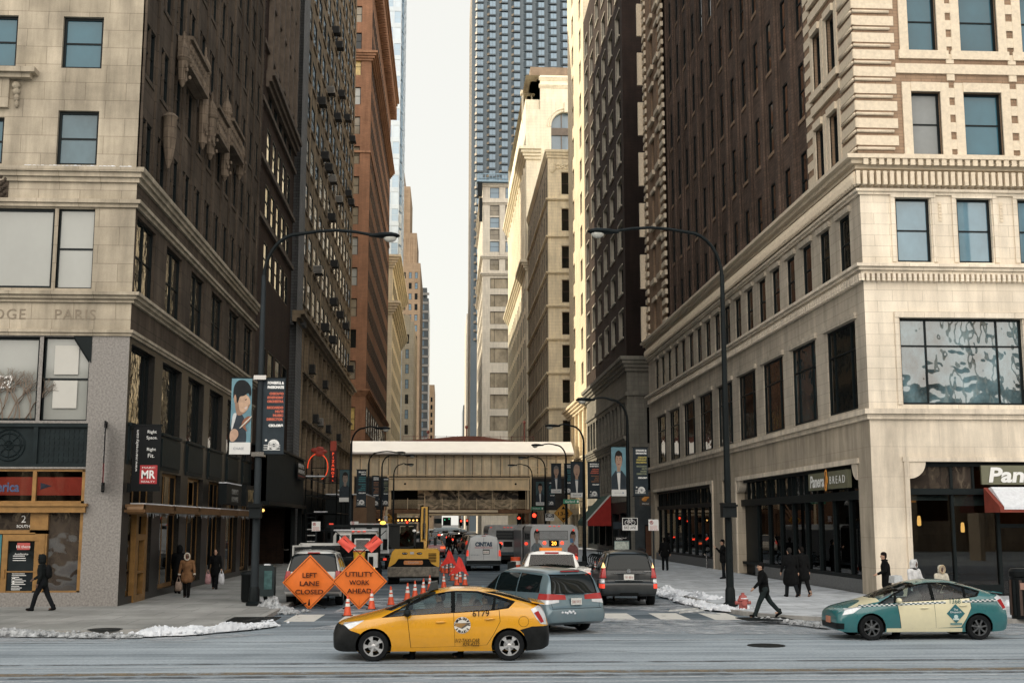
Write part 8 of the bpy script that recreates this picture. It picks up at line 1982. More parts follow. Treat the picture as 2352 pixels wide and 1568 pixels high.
def bike_sign(px,py,wp,hp,Y,label,pole):
    t,w,h,z=panel_sign(px,py,wp,hp,Y,label,'bike_lane_sign','sign',M_ink,pole,M_wtext); bx(t,'lower_panel',M_wtext,(-w*.46,w*.46,-.018,-.013,z-h*.46,z-h*.08)); bike_icon(t,0,z+h*.20,w*.62,M_wtext,-.02); put_text('BIKE LANE',M_ink,t,(0,-.021,z-h*.27),(1,0,0),(0,0,1),size=.1,w=w*.78,h=h*.22,extrude=.001)
bike_sign(1447,1203,35,28,61.7,'large black and white BIKE LANE sign on the right lamp post',None); bike_sign(1263,1187,20,16,96,'small far BIKE LANE sign left of the yellow diamond',SW)
def nopark(px,py,wp,hp,Y,label,pole=SW):
    t,w,h,z=panel_sign(px,py,wp,hp,Y,label,'parking_sign','sign',M_wtext,pole); rd=plain('sign_red_ink',(.45,.03,.03),.5,0,0)
    mb=MB(); r=w*.16; mb.tube([(-w*.2+r*math.cos(2*PI*i/14),-.016,z+h*.22+r*math.sin(2*PI*i/14)) for i in range(15)],w*.025,4); mb.tube([(-w*.2-r*.7,-.016,z+h*.22+r*.7),(-w*.2+r*.7,-.016,z+h*.22-r*.7)],w*.025,4); mb.build('prohibition_ring',rd,t); put_text('P',M_ink,t,(-w*.2,-.017,z+h*.22),(1,0,0),(0,0,1),size=.1,h=h*.22,extrude=.001)
    for i in range(3): bx(t,'text_line',plain('pale_red_ink',(.6,.3,.28),.5,0,0),(-w*.38,w*.35,-.015,-.013,z-h*.10-i*h*.11,z-h*.06-i*h*.11))
    put_text('TOW ZONE',rd,t,(0,-.017,z-h*.42),(1,0,0),(0,0,1),size=.1,w=w*.8,h=h*.1,extrude=.001)
nopark(1501,1205,23,25,60.3,'white no parking sign on a thin pole right of the BIKE LANE sign'); nopark(726,1208,19,21,56,'white no parking sign above the white SUV'); nopark(814,1203,18,12,73,'small white no parking sign over the utility truck cab')
nopark(886,1191,8,13,118,'tiny white no parking sign beneath the left yellow diamond')
def clearance(px,py,rp,Y,label):
    x,z=PY(px,py,Y); r=rp*Y/2800; t=diamond(x,Y,z,r,label,[('13-2',r*1.15)],False,M_ylw,True,True,'sign',r*.36,'clearance_sign')
    for sg in (1,-1): mb=MB(); mb.prism([(-r*.2,z+sg*r*.42),(r*.2,z+sg*r*.42),(0,z+sg*r*.72)] if sg>0 else [(-r*.2,z-r*.48),(0,z-r*.75),(r*.2,z-r*.48)],-.05,-.03); mb.build('arrow',M_ink,t)
clearance(1294,1178,22,99,'large yellow 13-2 clearance diamond on the right'); clearance(893,1194,15,131,'small yellow 13-2 clearance diamond on the left under the station')
def street_sign(px,py,wp,hp,Y,txt,label):
    t,w,h,z=panel_sign(px,py,wp,hp,Y,label,'street_name_sign','sign',M_sg); put_text(txt,M_wtext,t,(-w*.08,-.016,z),(1,0,0),(0,0,1),size=.1,h=h*.5,w=w*.6,extrude=.001); bx(t,'block_number',M_wtext,(w*.36,w*.46,-.016,-.013,z-h*.25,z+h*.25)); mb=MB(); mb.box(w*.5,w*.5+.3,-.02,.02,z-.02,z+.02); mb.build('bracket',M_black,t)
street_sign(1312,1151,36,10,77.5,'Garland','green Garland street name sign left of the awning'); street_sign(1234,1167,28,7,128,'Wabash','small green Wabash street name sign at the station')
def red_light(px,py,Y,label,rp=5,m=M_brake,dz=0):
    x,z=PY(px,py,Y); t=empty('traffic_light',(x,Y,z),label,'traffic light','red traffic lights down the street'); r=rp*Y/2800
    bx(t,'housing',M_black,(-r*1.5,r*1.5,0,.3,-r*5.5,r*1.7)); 
    for k in range(3): mb=MB(); mb.lathe([(r,-.03),(r*.7,-.06),(.001,-.07)],12,(0,0,-k*r*2.0),'y'); mb.build('lamp',m if k==0 else M_under,t)
    bx(t,'bracket',M_black,(-.03,.03,.1,.16,-z+.05 if rp>4 else -1.5,-r*5.5))
red_light(1227,1183,100,'bright red traffic light by the small BIKE LANE sign',4.6); red_light(1192,1189,126,'red traffic light left of the brighter one at the right bridge column',3); red_light(1059,1196,150,'red traffic light left of centre under the tracks',2); red_light(1073,1195,160,'red traffic light right of centre under the tracks',2); red_light(935,1199,150,'dim red traffic light at the left under the tracks',2.5)
x,z=PY(1026,1193,260); t=empty('traffic_light',(x,260,z),'pair of tiny green traffic lights far down the street','traffic light'); 
for k in range(2): mb=MB(); mb.sphere((k*.9-.4,0,.2*k),.11,8); mb.build('lamp',M_green,t)
bx(t,'housing',M_black,(-.8,.9,.05,.3,-1.2,.5))
# row of theatre bulbs under the tracks
x,z=PY(868,1194,165); 
t=empty('marquee',(x,165,z),'row of warm marquee bulbs under the tracks on the left','marquee'); bx(t,'canopy',M_under,(-.6,6.2,.05,1,-.25,.35))
for k in range(11): mb=MB(); mb.sphere((k*.5+.2,0,-.02*(k%2)),.13,6); mb.build('bulb',M_glow,t)
# awning, bakery blade sign, map sign and bikes on the right sidewalk
t=empty('awning',(14.6,104.5,2.4),'green white and red striped awning on the right side of the street','awning')
for y0,y1,c,nm in ((115.2,122,(.015,.06,.045),'awn_green'),(113.8,115.2,(.6,.59,.55),'awn_white')):
    mb=MB(); mb.prism([(15.5,5.35),(13.3,2.95),(13.3,2.5),(13.35,2.5),(13.35,2.9),(15.5,5.25)],y0,y1); mb.build('stripe',plain(nm,c,.8,0,.15,3),t,loc=(-14.6,-104.5,-2.4))
mb=MB(); mb.prism([(15.5,5.3),(13.3,2.93),(13.3,2.5),(15.5,2.5)],113.74,113.8); mb.build('end_panel',plain('awn_red',(.36,.022,.016),.8,0,.15,3),t,loc=(-14.6,-104.5,-2.4))
x,z=PY(1482,1144,92); t=empty('blade_sign',(x,92,z),'dark hanging BREAD sign with an orange loaf emblem on the grey alley wall','sign'); bx(t,'panel',plain('blade_brown',(.06,.05,.04),.6,0,.1,4),(-.42,.42,-.04,.04,-.55,.5)); 
mb=MB(); 
for k in range(3): mb.sphere((.1*math.sin(k*2.),-.06,.26-.17*k),(.2,.03,.15),10)
mb.build('bread_emblem',MATS['bread_orange'],t); put_text('BREAD',M_wtext,t,(0,-.06,-.40),(1,0,0),(0,0,1),size=.1,w=.5,h=.1)
t,w,h,z=panel_sign(1428,1254,34,44,59.5,'street map panel on the right sidewalk behind the dark sport utility car','map_sign','sign',plain('map_green',(.10,.16,.16),.4,0,.3,6),SW); bx(t,'header',M_ink,(-w/2,w/2,-.02,-.013,z+h*.28,z+h/2)); put_text('Michigan Ave &\nAdams St',M_wtext,t,(-.02,-.024,z+h*.39),(1,0,0),(0,0,1),size=.1,w=w*.7,h=h*.12,extrude=.001,align='LEFT'); bx(t,'map_print',plain('map_print',(.34,.38,.34),.4,0,.45,9),(-w*.46,w*.46,-.018,-.013,z-h*.46,z+h*.24))
t,w,h,z=panel_sign(1420,1206,23,16,66,'tilted solar panel on a pole left of the BIKE LANE sign','solar_panel','solar panel',plain('solar_blue',(.03,.04,.05),.25,.2,.2,5),SW,M_poleb)
def bike(x,y,rot,label):
    t=empty('hire_bicycle',(x,y,SW),label,'bicycle','hire bicycles docked on the right sidewalk',rot); r=.33
    for cx in (-.52,.52): mb=MB(); mb.tube([(cx+r*math.cos(2*PI*i/18),0,r+r*math.sin(2*PI*i/18)) for i in range(19)],.025,5); mb.tube([(cx-r,0,r),(cx+r,0,r)],.006,3); mb.tube([(cx,0,0),(cx,0,2*r)],.006,3); mb.build('wheel',M_rubber,t)
    mb=MB()
    for a,b in (((-.52,.33),(-.1,.36)),((-.1,.36),(-.22,.85)),((-.1,.36),(.36,.62)),((.36,.62),(.40,.95)),((.52,.33),(.38,.75)),((-.52,.33),(-.2,.72))): mb.tube([(a[0],0,a[1]),(b[0],0,b[1])],.03,6)
    mb.build('frame',plain('bike_blue',(.03,.05,.06),.4,0,.1,5),t); mb=MB(); mb.sphere((-.23,0,.88),(.13,.07,.04),8); mb.build('saddle',M_black,t); mb=MB(); mb.tube([(.36,-.28,1.0),(.42,0,.98),(.36,.28,1.0)],.018,5); mb.build('handlebar',M_black,t)
    for cx in (-.52,.52): mb=MB(); mb.tube([(cx+.37*math.cos(PI*i/10),0,.33+.37*math.sin(PI*i/10)) for i in range(1,10)],.03,4); mb.build('mudguard',M_dark,t)
for i in range(6): bike(10.0,73+1.05*i,R(8),['docked hire bicycle nearest the dark sport utility car','second docked hire bicycle from the dark sport utility car','third docked hire bicycle','fourth docked hire bicycle','fifth docked hire bicycle','farthest docked hire bicycle'][i])
# ================================================================ NEON, SCAFFOLD, LEFT SIDEWALK FURNITURE
M_neon=emis('neon_red',(.9,.08,.025),.8)
x,z=PY(765,1062,100); t=empty('neon_sign',(x,100,z),'tall vertical red neon PIZANO sign on the left buildings','sign'); bx(t,'board',plain('neon_board',(.06,.01,.008),.5,0,.1,3),(-.28,.28,0,.15,-1.6,1.55)); bx(t,'crown',plain('neon_crown',(.45,.06,.03),.5,0,.1,3),(-.24,.24,-.03,.1,.95,1.75))
for i,ch in enumerate("PIZANO'S"): put_text(ch,M_neon,t,(0,-.04,.72-.31*i),(1,0,0),(0,0,1),size=.3,h=.22,extrude=.01,bold=.01)
x,z=PY(730,1072,92); t=empty('neon_sign',(x,92,z),'round red neon ring sign with a chef hat shape above the scaffold','sign')
mb=MB(); mb.tube([(.75*math.cos(R(-70+i*17)),0,1.0*math.sin(R(-70+i*17))) for i in range(16)],.035,6); mb.build('neon_ring',M_neon,t)
mb=MB(); 
for a in ((-.25,1.25,.3),(.1,1.35,.32),(.42,1.15,.26),(.1,1.02,.4)): mb.sphere((a[0],0,a[1]),(a[2],.06,a[2]*.6),10)
mb.build('chef_hat',plain('neon_hat',(.40,.05,.03),.5,0,.2,4),t); bx(t,'frame',M_black,(-.5,-.42,.05,.1,-1.6,.8),(.5,.58,.05,.1,-1.6,.8),(-.5,.6,.05,.1,-.1,-.04))
t=empty('scaffold',(-8.2,84,0),'dark pipe scaffold with snow on its ledges along the left sidewalk','scaffold')
mb=MB()
for y in (0,4,8,12): 
    for x in (-1.2,.9): mb.tube([(x,y,0),(x,y,6.4)],.05,6)
for z in (2.2,3.4,4.6,5.8):
    for x in (-1.2,.9): mb.tube([(x,0,z),(x,12,z)],.035,5)
    for y in (0,4,8,12): mb.tube([(-1.2,y,z),(.9,y,z)],.035,5)
mb.build('pipework',M_black,t); 
for i,(x0,x1,y,z) in enumerate(((-1.2,.1,0,5.85),(.0,.9,4,4.65),(-.6,.3,0,3.45),(.3,.9,8,5.1))): bx(t,'snow_ledge',M_snow,(x0,x1,y-.1,y+.2,z,z+.09))
for z in (4.0,3.6,3.2,2.8,2.4): bx(t,'ladder_rung',M_wtext if z<3.5 else M_poleb,(-1.0,-.45,-.3,-.25,z-.9,z-.85))
t=empty('hoarding_shed',(-7.6,100,0),'dark plywood sidewalk shed under the woman banner','shed'); bx(t,'dark_panel',M_dark,(-1.6,.55,-4,14,2.0,4.6)); bx(t,'plywood_panel',plain('plywood',(.17,.10,.055),.8,0,.2,2),(.56,1.6,-4.,9,2.5,4.9)); bx(t,'snow_cap',M_snow,(-1.6,1.6,-4.1,14,4.92,5.0)); bx(t,'post',M_black,(-1.6,-1.4,-4,-3.8,0,2),(1.3,1.5,-4,-3.8,0,2.5)); bx(t,'base_panel',M_under,(-1.6,1.5,0,.2,0,2.4))
p=G(602,1386,SW); t=empty('pay_box',(p[0]+.02,p[1]+.55,SW),'dark newspaper box behind the left corner lamp post','box'); mb=MB(); mb.prism([(-.30,.22),(-.30,1.16),(-.26,1.22),(.26,1.22),(.30,1.16),(.30,.22)],-.25,.25); mb.build('cabinet',plain('box_teal_dark',(.03,.04,.042),.4,0,.2,5),t); bx(t,'window',plain('box_window',(.06,.12,.12),.2,0,.3,6),(-.02,.24,-.265,-.25,.45,1.05)); bx(t,'leg',M_black,(-.06,.06,-.06,.06,0,.22)); bx(t,'base_plate',M_black,(-.25,.25,-.22,.22,0,.03)); bx(t,'snow_cap',M_snow,(-.05,.14,-.15,.1,1.22,1.26))
t=empty('litter_bin',(p[0]-.55,p[1]+1.0,SW),'black round litter bin left of the newspaper box','bin'); mb=MB(); mb.lathe([(.27,0),(.30,.1),(.31,.85),(.34,.9),(.30,.98),(.16,1.02)],18); mb.build('drum',M_black,t,auto=40); mb=MB(); mb.lathe([(.33,.9),(.345,.93),(.33,.96)],18); mb.build('rim',M_dark,t)
p=G(2341,1420,SW); t=empty('litter_bin',(p[0]+.12,p[1],SW),'tall black slotted litter bin at the right edge of the photo','bin'); mb=MB(); mb.lathe([(.30,0),(.30,1.12),(.33,1.15),(.33,1.28),(.26,1.36)],20); mb.build('drum',M_black,t,auto=40)
for k in range(12): a=2*PI*k/12; mb=MB(); mb.box(-.035,.035,-.335,-.30,.1,1.05); o=mb.build('slat',plain('bin_slat',(.06,.035,.025),.6,0,.2,5) if k%2 else M_dark,t,rotz=a)
bx(t,'plaque',plain('bin_plaque',(.35,.2,.15),.5,0,.1,5),(-.2,-.05,-.345,-.336,.8,.98))
p=G(1707,1397,SW); t=empty('fire_hydrant',(p[0],p[1],SW-.12),'faded red fire hydrant half buried in snow by the right lamp post','hydrant'); M_hy=plain('hydrant_red',(.34,.085,.075),.6,0,.25,6)
mb=MB(); mb.lathe([(.20,0),(.20,.05),(.13,.07),(.13,.34),(.17,.36),(.17,.40),(.14,.42),(.12,.50),(.05,.55),(.05,.60)],14); mb.build('barrel',M_hy,t,auto=40)
for nm,a,b,r in (('side_nozzle',(-.24,0,.30),(.24,0,.30),.055),('front_nozzle',(0,-.22,.30),(0,0,.30),.08)): mb=MB(); mb.tube([a,b],r,10); mb.build(nm,M_hy,t,auto=40)
mb=MB(); mb.sphere((.02,-.03,.43),(.15,.13,.04),8); mb.build('snow_cap',M_snow,t,smooth=True)
t=empty('standpipe',(XR-.25,71.6,SW),'steel standpipe rail by the second cafe window','pipe'); mb=MB(); mb.tube([(0,0,0),(0,0,.72),(0,.6,.8)],.05,8); mb.build('pipe',M_chrome,t)
# ================================================================ CONES, DRUM
M_cone=plain('cone_orange',(.62,.075,.02),.55,0,.16,6,coord='obj'); M_conew=plain('cone_collar',(.66,.66,.63),.45,0,.1,6); M_cbase=plain('cone_base',(.05,.03,.025),.8,0,.3,6)
pc=empty('traffic_cone',(0,0,0),'','traffic cone','orange traffic cones with white collars')
def cr(z): return .165-.135*z/.9
mb=MB(); mb.lathe([(cr(.04)+.02,.035),(cr(.04),.05),(cr(.40),.40),(cr(.72),.72),(cr(.88),.88),(.03,.9)],18); mb.build('body',M_cone,pc,auto=50)
mb=MB(); mb.lathe([(cr(.40)+.003,.40),(cr(.53)+.003,.53)],18); mb.build('collar',M_conew,pc,auto=50); mb=MB(); mb.lathe([(cr(.60)+.003,.60),(cr(.72)+.003,.72)],18); mb.build('collar',M_conew,pc,auto=50)
mb=MB(); mb.prism([(-.2,-.17),(-.17,-.2),(.17,-.2),(.2,-.17),(.2,.17),(.17,.2),(-.17,.2),(-.2,.17)],0,.035,0,'xy'); mb.build('base',M_cbase,pc)
tips=[(936,1338),(953.5,1333),(972,1328),(987.7,1320),(1019.5,1316)]; bases=[(798,1414),(853.5,1399),(898,1389)]; bases2=[(1039,1333),(1049,1344),(1068,1344),(1017,1315),(1026,1316),(1036,1314),(1056,1338),(1014,1311),(1042,1322)]
cl=['nearest traffic cone, just below the utility work sign','second traffic cone, right of the utility work sign','third traffic cone, left of the cab roof','fourth cone along the row above the yellow cab','fifth cone along the row above the yellow cab','sixth cone along the row above the yellow cab','seventh cone along the row above the yellow cab','last cone of the row, right of the excavator blade','cone in the cluster under the left red flag','front left cone of the cluster beside the minivan','front right cone of the cluster beside the minivan','back left cone of the cluster, near the blade','cone second from the left at the back of the cluster','middle cone at the back of the cluster','cone tucked behind the front pair of the cluster','farthest cone of the cluster','cone below the right red flag of the cluster']
pts=[G(*b) for b in bases]+[G(*tt,.62) for tt in tips]+[G(*b) for b in bases2]
rnd=random.Random(17)
for i,(x,y) in enumerate(pts):
    c=pc if i==0 else copy_tree(pc); c.location=(x,y,.004); c.scale=(.72,.72,.69); c.rotation_euler=(rnd.uniform(-.03,.03),rnd.uniform(-.03,.03),rnd.uniform(0,1.5)); c['label']=cl[i]
x,y=G(1367,1288,.62); c=copy_tree(pc); c.location=(x,y,.004); c['label']='lone cone between the white pickup and the dark sport utility car'
for (px,py),lab_ in (((1030,1284),'left'),((1053,1302),'right')):
    x,z=PY(px,py,57 if lab_=='left' else 51); Y=57 if lab_=='left' else 51; t=empty('warning_flag',(x,Y,0),'%s red warning flag stuck in the cone cluster'%lab_,'flag'); mb=MB(); mb.tube([(0,0,.3),(.02,0,z+.45)],.014,5); mb.build('staff',M_dark,t); mb=MB(); mb.add([(0,0,z+.45),(.12,-.04,z+.35),(.42,.03,z-.35),(.15,-.06,z-.15),(-.40,.02,z-.33),(-.1,-.05,z+.1)],[[0,1,3,5],[1,2,3],[5,3,4]]); mb.build('cloth',plain('flag_scarlet',(.62,.03,.02),.7,0,.15,4),t)
x,y=G(1184,1290); t=empty('traffic_drum',(x,62,0),'orange and white striped traffic drum left of the white pickup','drum'); x=PY(1184,1280,62)[0]; t.location=(x,62,0)
for k,(m) in enumerate((M_cone,M_conew,M_cone,M_conew,M_cone)): mb=MB(); mb.lathe([(.30-.012*k,.1+.19*k),(.29-.012*k,.29+.19*k)],18); mb.build('band',m,t,auto=40)
mb=MB(); mb.lathe([(.38,0),(.36,.1)],18); mb.build('base',M_cbase,t)
# ================================================================ PEOPLE
def remesh(mb,name,vox,mats,parent,matf=None,sm=2):
    me=mb.mesh('tmp',M_ink); o=link('tmp',me)
    md=o.modifiers.new('r','REMESH'); md.mode='VOXEL'; md.voxel_size=vox
    s=o.modifiers.new('s','SMOOTH'); s.factor=.5; s.iterations=sm
    r=evald(o); DATA.objects.remove(o); DATA.meshes.remove(me)
    r.name=name; r.materials.clear()
    for m in mats: r.materials.append(m)
    r.polygons.foreach_set('use_smooth',[True]*len(r.polygons))
    for p in r.polygons: p.material_index=matf(p.center) if matf else 0
    return link(name,r,parent)
def cap(mb,a,b,ra,rb,n=10):
    a=Vector(a);b=Vector(b); d=(b-a)
    if d.length<1e-4: mb.sphere(a,ra,n); return
    u=d.normalized(); q=[a-u*ra*.8,a-u*ra*.5,a,b,b+u*rb*.5,b+u*rb*.8]; mb.tube(q,[ra*.55,ra*.85,ra,rb,rb*.85,rb*.55],n)
SK=plain('skin',(.42,.25,.17),.55,0,.08,12); SKD=plain('skin_dark',(.10,.055,.038),.55,0,.08,12); EYE_M=plain('eye_dark',(.02,.015,.012),.3,0,0); LIP=plain('lip',(.30,.11,.09),.5,0,0)
_cl={}
def cloth(c):
    k=tuple(round(x,3) for x in c)
    if k not in _cl: _cl[k]=plain('cloth_%d'%len(_cl),tuple(q*(.35 if max(c)<.07 else 1) for q in c),.9,0,.28,9,.3,.15,coord='obj')
    return _cl[k]
def person(loc,rot,label,H=1.72,legs=((20,8),(-22,18)),arms=((-18,6,20),(18,6,15)),coat=(.015,.016,.018),coatlen=.0,trous=(.02,.025,.03),shoe=(.012,.012,.012),head='hair',hair=(.02,.015,.012),skin=SK,hat=None,lean=4,headturn=0,trim=None,pack=False,seated=False,fat=1.,group=None,turn=None,scarf=None):
    """local frame: faces +x, left is +y. legs/arms: (swing forward deg, bend deg) and (swing, out, elbow)"""
    t=empty('person',loc,label,'person',group,rot); k=H/1.72
    sc_=lambda p:Vector(p)*k
    sd=lambda a:math.sin(R(a)); cs=lambda a:math.cos(R(a))
    hipz=.90; feet=[]
    L_=[]
    for i,(sw,bd) in enumerate(legs):
        y=.095 if i==0 else -.095
        hip=Vector((0,y,0)); knee=hip+Vector((.43*sd(sw),0,-.43*cs(sw))); ank=knee+Vector((.42*sd(sw-bd),0,-.42*cs(sw-bd))); L_.append((hip,knee,ank,sw-bd))
    low=min(a.z for _,_,a,_ in L_); dz=-low+.075
    if seated: dz=.0
    hips=Vector((0,0,dz)); up=Vector((sd(lean),0,cs(lean)))
    waist=hips+up*.16; chest=hips+up*.40; sh=hips+up*.54; neck=hips+up*.60; hd=hips+up*.735+Vector((.02,0,0))
    A_=[]
    for i,(sw,ou,el) in enumerate(arms):
        y=.19 if i==0 else -.19; s0=sh+Vector((0,y*fat,-.015)); e=s0+Vector((.29*sd(sw)*cs(ou),(1 if i==0 else -1)*.29*sd(ou),-.29*cs(sw)*cs(ou))); w_=e+Vector((.25*sd(sw+el)*cs(ou*.5),(1 if i==0 else -1)*.25*sd(ou*.5),-.25*cs(sw+el)*cs(ou*.5))); A_.append((s0,e,w_,sw+el))
    # continuous body with face and fingers
    mb=MB(); T=lambda p:sc_(p)
    cap(mb,T(hips),T(waist),.12*k,.115*k); cap(mb,T(waist),T(chest),.115*k,.135*k); cap(mb,T(chest+Vector((0,.09,0))),T(chest-Vector((0,.09,0))),.10*k,.10*k); cap(mb,T(sh+Vector((0,.14,0))),T(sh-Vector((0,.14,0))),.06*k,.06*k); cap(mb,T(sh),T(hd),.058*k,.055*k)
    ht=R(headturn); fx=Vector((math.cos(ht),math.sin(ht),0)); fy=Vector((-math.sin(ht),math.cos(ht),0))
    hc=T(hd); 
    m2=MB(); m2.sphere((0,0,0),(.098*k,.077*k,.118*k),14); mb.add([hc+fx*v[0]+fy*v[1]+Vector((0,0,v[2]+.02*k)) for v in m2.v],m2.f)
    m2=MB(); m2.sphere((.025*k,0,-.065*k),(.066*k,.056*k,.06*k),12); mb.add([hc+fx*v[0]+fy*v[1]+Vector((0,0,v[2])) for v in m2.v],m2.f)
    cap(mb,hc+fx*.092*k+Vector((0,0,.02*k)),hc+fx*.112*k-Vector((0,0,.018*k)),.012*k,.017*k,8)
    for s_ in (1,-1): m2=MB(); m2.sphere((0,s_*.078*k,.0),(.02*k,.012*k,.032*k),8); mb.add([hc+fx*v[0]+fy*v[1]+Vector((0,0,v[2])) for v in m2.v],m2.f)
    for i,(h_,kn,an,_) in enumerate(L_): 
        cap(mb,T(h_+hips),T(kn+hips),.078*k,.052*k); cap(mb,T(kn+hips),T(an+hips),.05*k,.036*k); cap(mb,T(an+hips-Vector((.03,0,.03))),T(an+hips+Vector((.13,0,-.045))),.036*k,.03*k)
    for i,(s0,e,w_,ang) in enumerate(A_):
        cap(mb,T(s0),T(e),.045*k,.036*k); cap(mb,T(e),T(w_),.036*k,.026*k)
        d=(w_-e).normalized(); side=Vector((0,1 if i==0 else -1,0)); fr=d.cross(side).normalized(); 
        if fr.x<0: fr=-fr
        pal=w_+d*.05; cap(mb,T(w_),T(w_+d*.085),.026*k,.034*k,8)
        for j in range(4):
            o=fr*(.024-.016*j); b0=w_+d*.10+o; ln=(.062,.072,.066,.05)[j]; mid=b0+d*ln*.55-side*.006; cap(mb,T(b0),T(mid),.0095*k,.009*k,6); cap(mb,T(mid),T(mid+d*ln*.4-side*.022),.009*k,.008*k,6)
        cap(mb,T(w_+d*.035+fr*.025),T(w_+d*.085+fr*.05-side*.01),.011*k,.009*k,6)
    def mf(c):
        q=c-hc; a=q.dot(fx); b=q.dot(fy)
        if a>.062*k and .012*k<q.z<.034*k and .018*k<abs(b)<.045*k: return 1
        if a>.06*k and -.066*k<q.z<-.050*k and abs(b)<.026*k: return 2
        return 0
    remesh(mb,'body',.0115*k,[skin,EYE_M,LIP],t,mf,1)
    # coat
    mb=MB(); f=fat
    cap(mb,T(hips-up*.03),T(waist),.165*k*f,.155*k*f); cap(mb,T(waist),T(chest),.155*k*f,.165*k*f); 
    for zz,rr in ((.30,.135),(.42,.13),(.50,.115)): cap(mb,T(hips+up*zz+Vector((0,.10*f,0))),T(hips+up*zz-Vector((0,.10*f,0))),rr*k*.92,rr*k*.92)
    cap(mb,T(sh+Vector((0,.155*f,-.02))),T(sh-Vector((0,.155*f,.02))),.085*k,.085*k); cap(mb,T(sh),T(neck+up*.01),.10*k,.075*k)
    for (s0,e,w_,_) in A_: cap(mb,T(s0),T(e),.077*k*f**.5,.062*k); cap(mb,T(e),T(w_),.062*k,.047*k)
    if coatlen>0:
        mid=sum((q[1] for q in L_),Vector())/2
        for i,(h_,kn,an,_) in enumerate(L_): cap(mb,T(hips+h_*.8),T(hips+h_.lerp(kn,coatlen)+Vector((0,0,0))),.15*k*f,.145*k*f)
        cap(mb,T(hips),T(hips+Vector((0,0,-.43*coatlen))),.165*k*f,.17*k*f)
    else: cap(mb,T(hips+Vector((0,.06,-.03))),T(hips-Vector((0,.06,.03))),.145*k*f,.145*k*f)
    ct=remesh(mb,'coat',.016*k,[cloth(coat)],t,None,3)
    if trim:
        for (s0,e,w_,_) in A_:
            m2=MB(); d=(w_-e).normalized(); m2.tube([T(w_-d*.045),T(w_+d*.012)],[.056*k,.058*k],12); m2.build('fur_cuff',cloth(trim),ct,smooth=True)
    # trousers
    mb=MB(); cap(mb,T(hips+Vector((0,.07,.02))),T(hips-Vector((0,.07,-.02))),.13*k*f,.13*k*f)
    for i,(h_,kn,an,_) in enumerate(L_): cap(mb,T(h_+hips),T(kn+hips),.105*k*f,.079*k); cap(mb,T(kn+hips),T(an+hips+Vector((0,0,-.01))),.079*k,.068*k)
    remesh(mb,'trousers',.016*k,[cloth(trous)],t,None,3)
    for i,(h_,kn,an,g) in enumerate(L_):
        mb=MB(); a=an+hips; pt=R(max(-8,min(50,-g*.9))) if g<-8 else R(-max(0,g)*.6); dx=math.cos(pt);dzz=-math.sin(pt)
        cap(mb,T(a-Vector((.035,0,.03))),T(a+Vector((.07*dx,0,.07*dzz-.03))),.05*k,.05*k); cap(mb,T(a+Vector((.07*dx,0,.07*dzz-.035))),T(a+Vector((.16*dx,0,.16*dzz-.045))),.048*k,.036*k); cap(mb,T(a),T(a+Vector((0,0,.06))),.052*k,.055*k)
        remesh(mb,'shoe',.013*k,[cloth(shoe)],t,None,2)
    # hair or headwear
    mb=MB()
    def hs(c,r): m2=MB(); m2.sphere(c,r,14); mb.add([hc+fx*v[0]*k+fy*v[1]*k+Vector((0,0,v[2]*k)) for v in m2.v],m2.f)
    if head in('hair','long','cap','beanie','hat'): 
        hs((-.022,0,.045),(.098,.088,.105)); hs((-.055,0,-.0),(.06,.078,.09))
        if head=='long': hs((-.06,0,-.09),(.06,.085,.12)); hs((0,.07,-.03),(.05,.025,.09)); hs((0,-.07,-.03),(.05,.025,.09))
        remesh(mb,'hair',.013*k,[cloth(hair)],t,None,2)
    if head in('beanie',): mb=MB(); hs((-.01,0,.075),(.108,.093,.085)); remesh(mb,'knit_hat',.013*k,[cloth(hat or coat)],t,None,2)
    if head=='hat': mb=MB(); hs((-.01,0,.10),(.10,.09,.065)); hs((.01,0,.075),(.155,.13,.014)); remesh(mb,'brimmed_hat',.013*k,[cloth(hat or coat)],t,None,1)
    if head=='hood':
        mb=MB(); N=16
        # hood: open shell round the face
        vs=[];fs=[]
        for i in range(9):
            a=-.55*PI+ (1.0*PI)*i/8   # from nape over to the brow opening
            pass
        hs((-.035,0,.035),(.125,.112,.135)); hs((-.04,0,-.07),(.115,.115,.10))
        for i in range(14):
            a=2*PI*i/14; cpt=Vector((.058,.098*math.cos(a),.01+.135*math.sin(a))); hs((cpt.x,cpt.y,cpt.z),(.026,.024,.024))
        o=remesh(mb,'hood',.013*k,[cloth(coat)],t,None,2)
        if trim:
            m2=MB(); m2.tube([hc+fx*.078*k+fy*.104*k*math.cos(2*PI*i/20)+Vector((0,0,(.005+.14*math.sin(2*PI*i/20))*k)) for i in range(21)],.030*k,8,0,False); m2.build('fur_trim',cloth(trim),t,smooth=True)
    if scarf: m2=MB(); m2.tube([T(neck)+Vector((.085*k*math.cos(2*PI*i/16),.08*k*math.sin(2*PI*i/16),0)) for i in range(17)],.035*k,8,0,False); m2.build('scarf',cloth(scarf),t,smooth=True)
    if pack:
        mb=MB(); c=T(chest)-Vector((.19*k,0,.06*k)); mb.sphere(c,(.10*k,.15*k,.23*k),14); mb.sphere(c-Vector((.06*k,0,.08*k)),(.06*k,.11*k,.12*k),10); pk=remesh(mb,'tmp',.02*k,[cloth((.02,.022,.024))],None,None,2); pk.name='backpack'; pk.location=Vector(loc); pk.rotation_euler=(0,0,rot); tag(pk,'dark backpack worn by the hooded man on the left','backpack')
    t['wr']=[tuple(T(a[2])) for a in A_]; del t['wr']
    t_wr=[T(a[2]+(a[2]-a[1]).normalized()*.09) for a in A_]; return t,[Vector(loc)+Matrix.Rotation(rot,3,'Z')@w_ for w_ in t_wr]
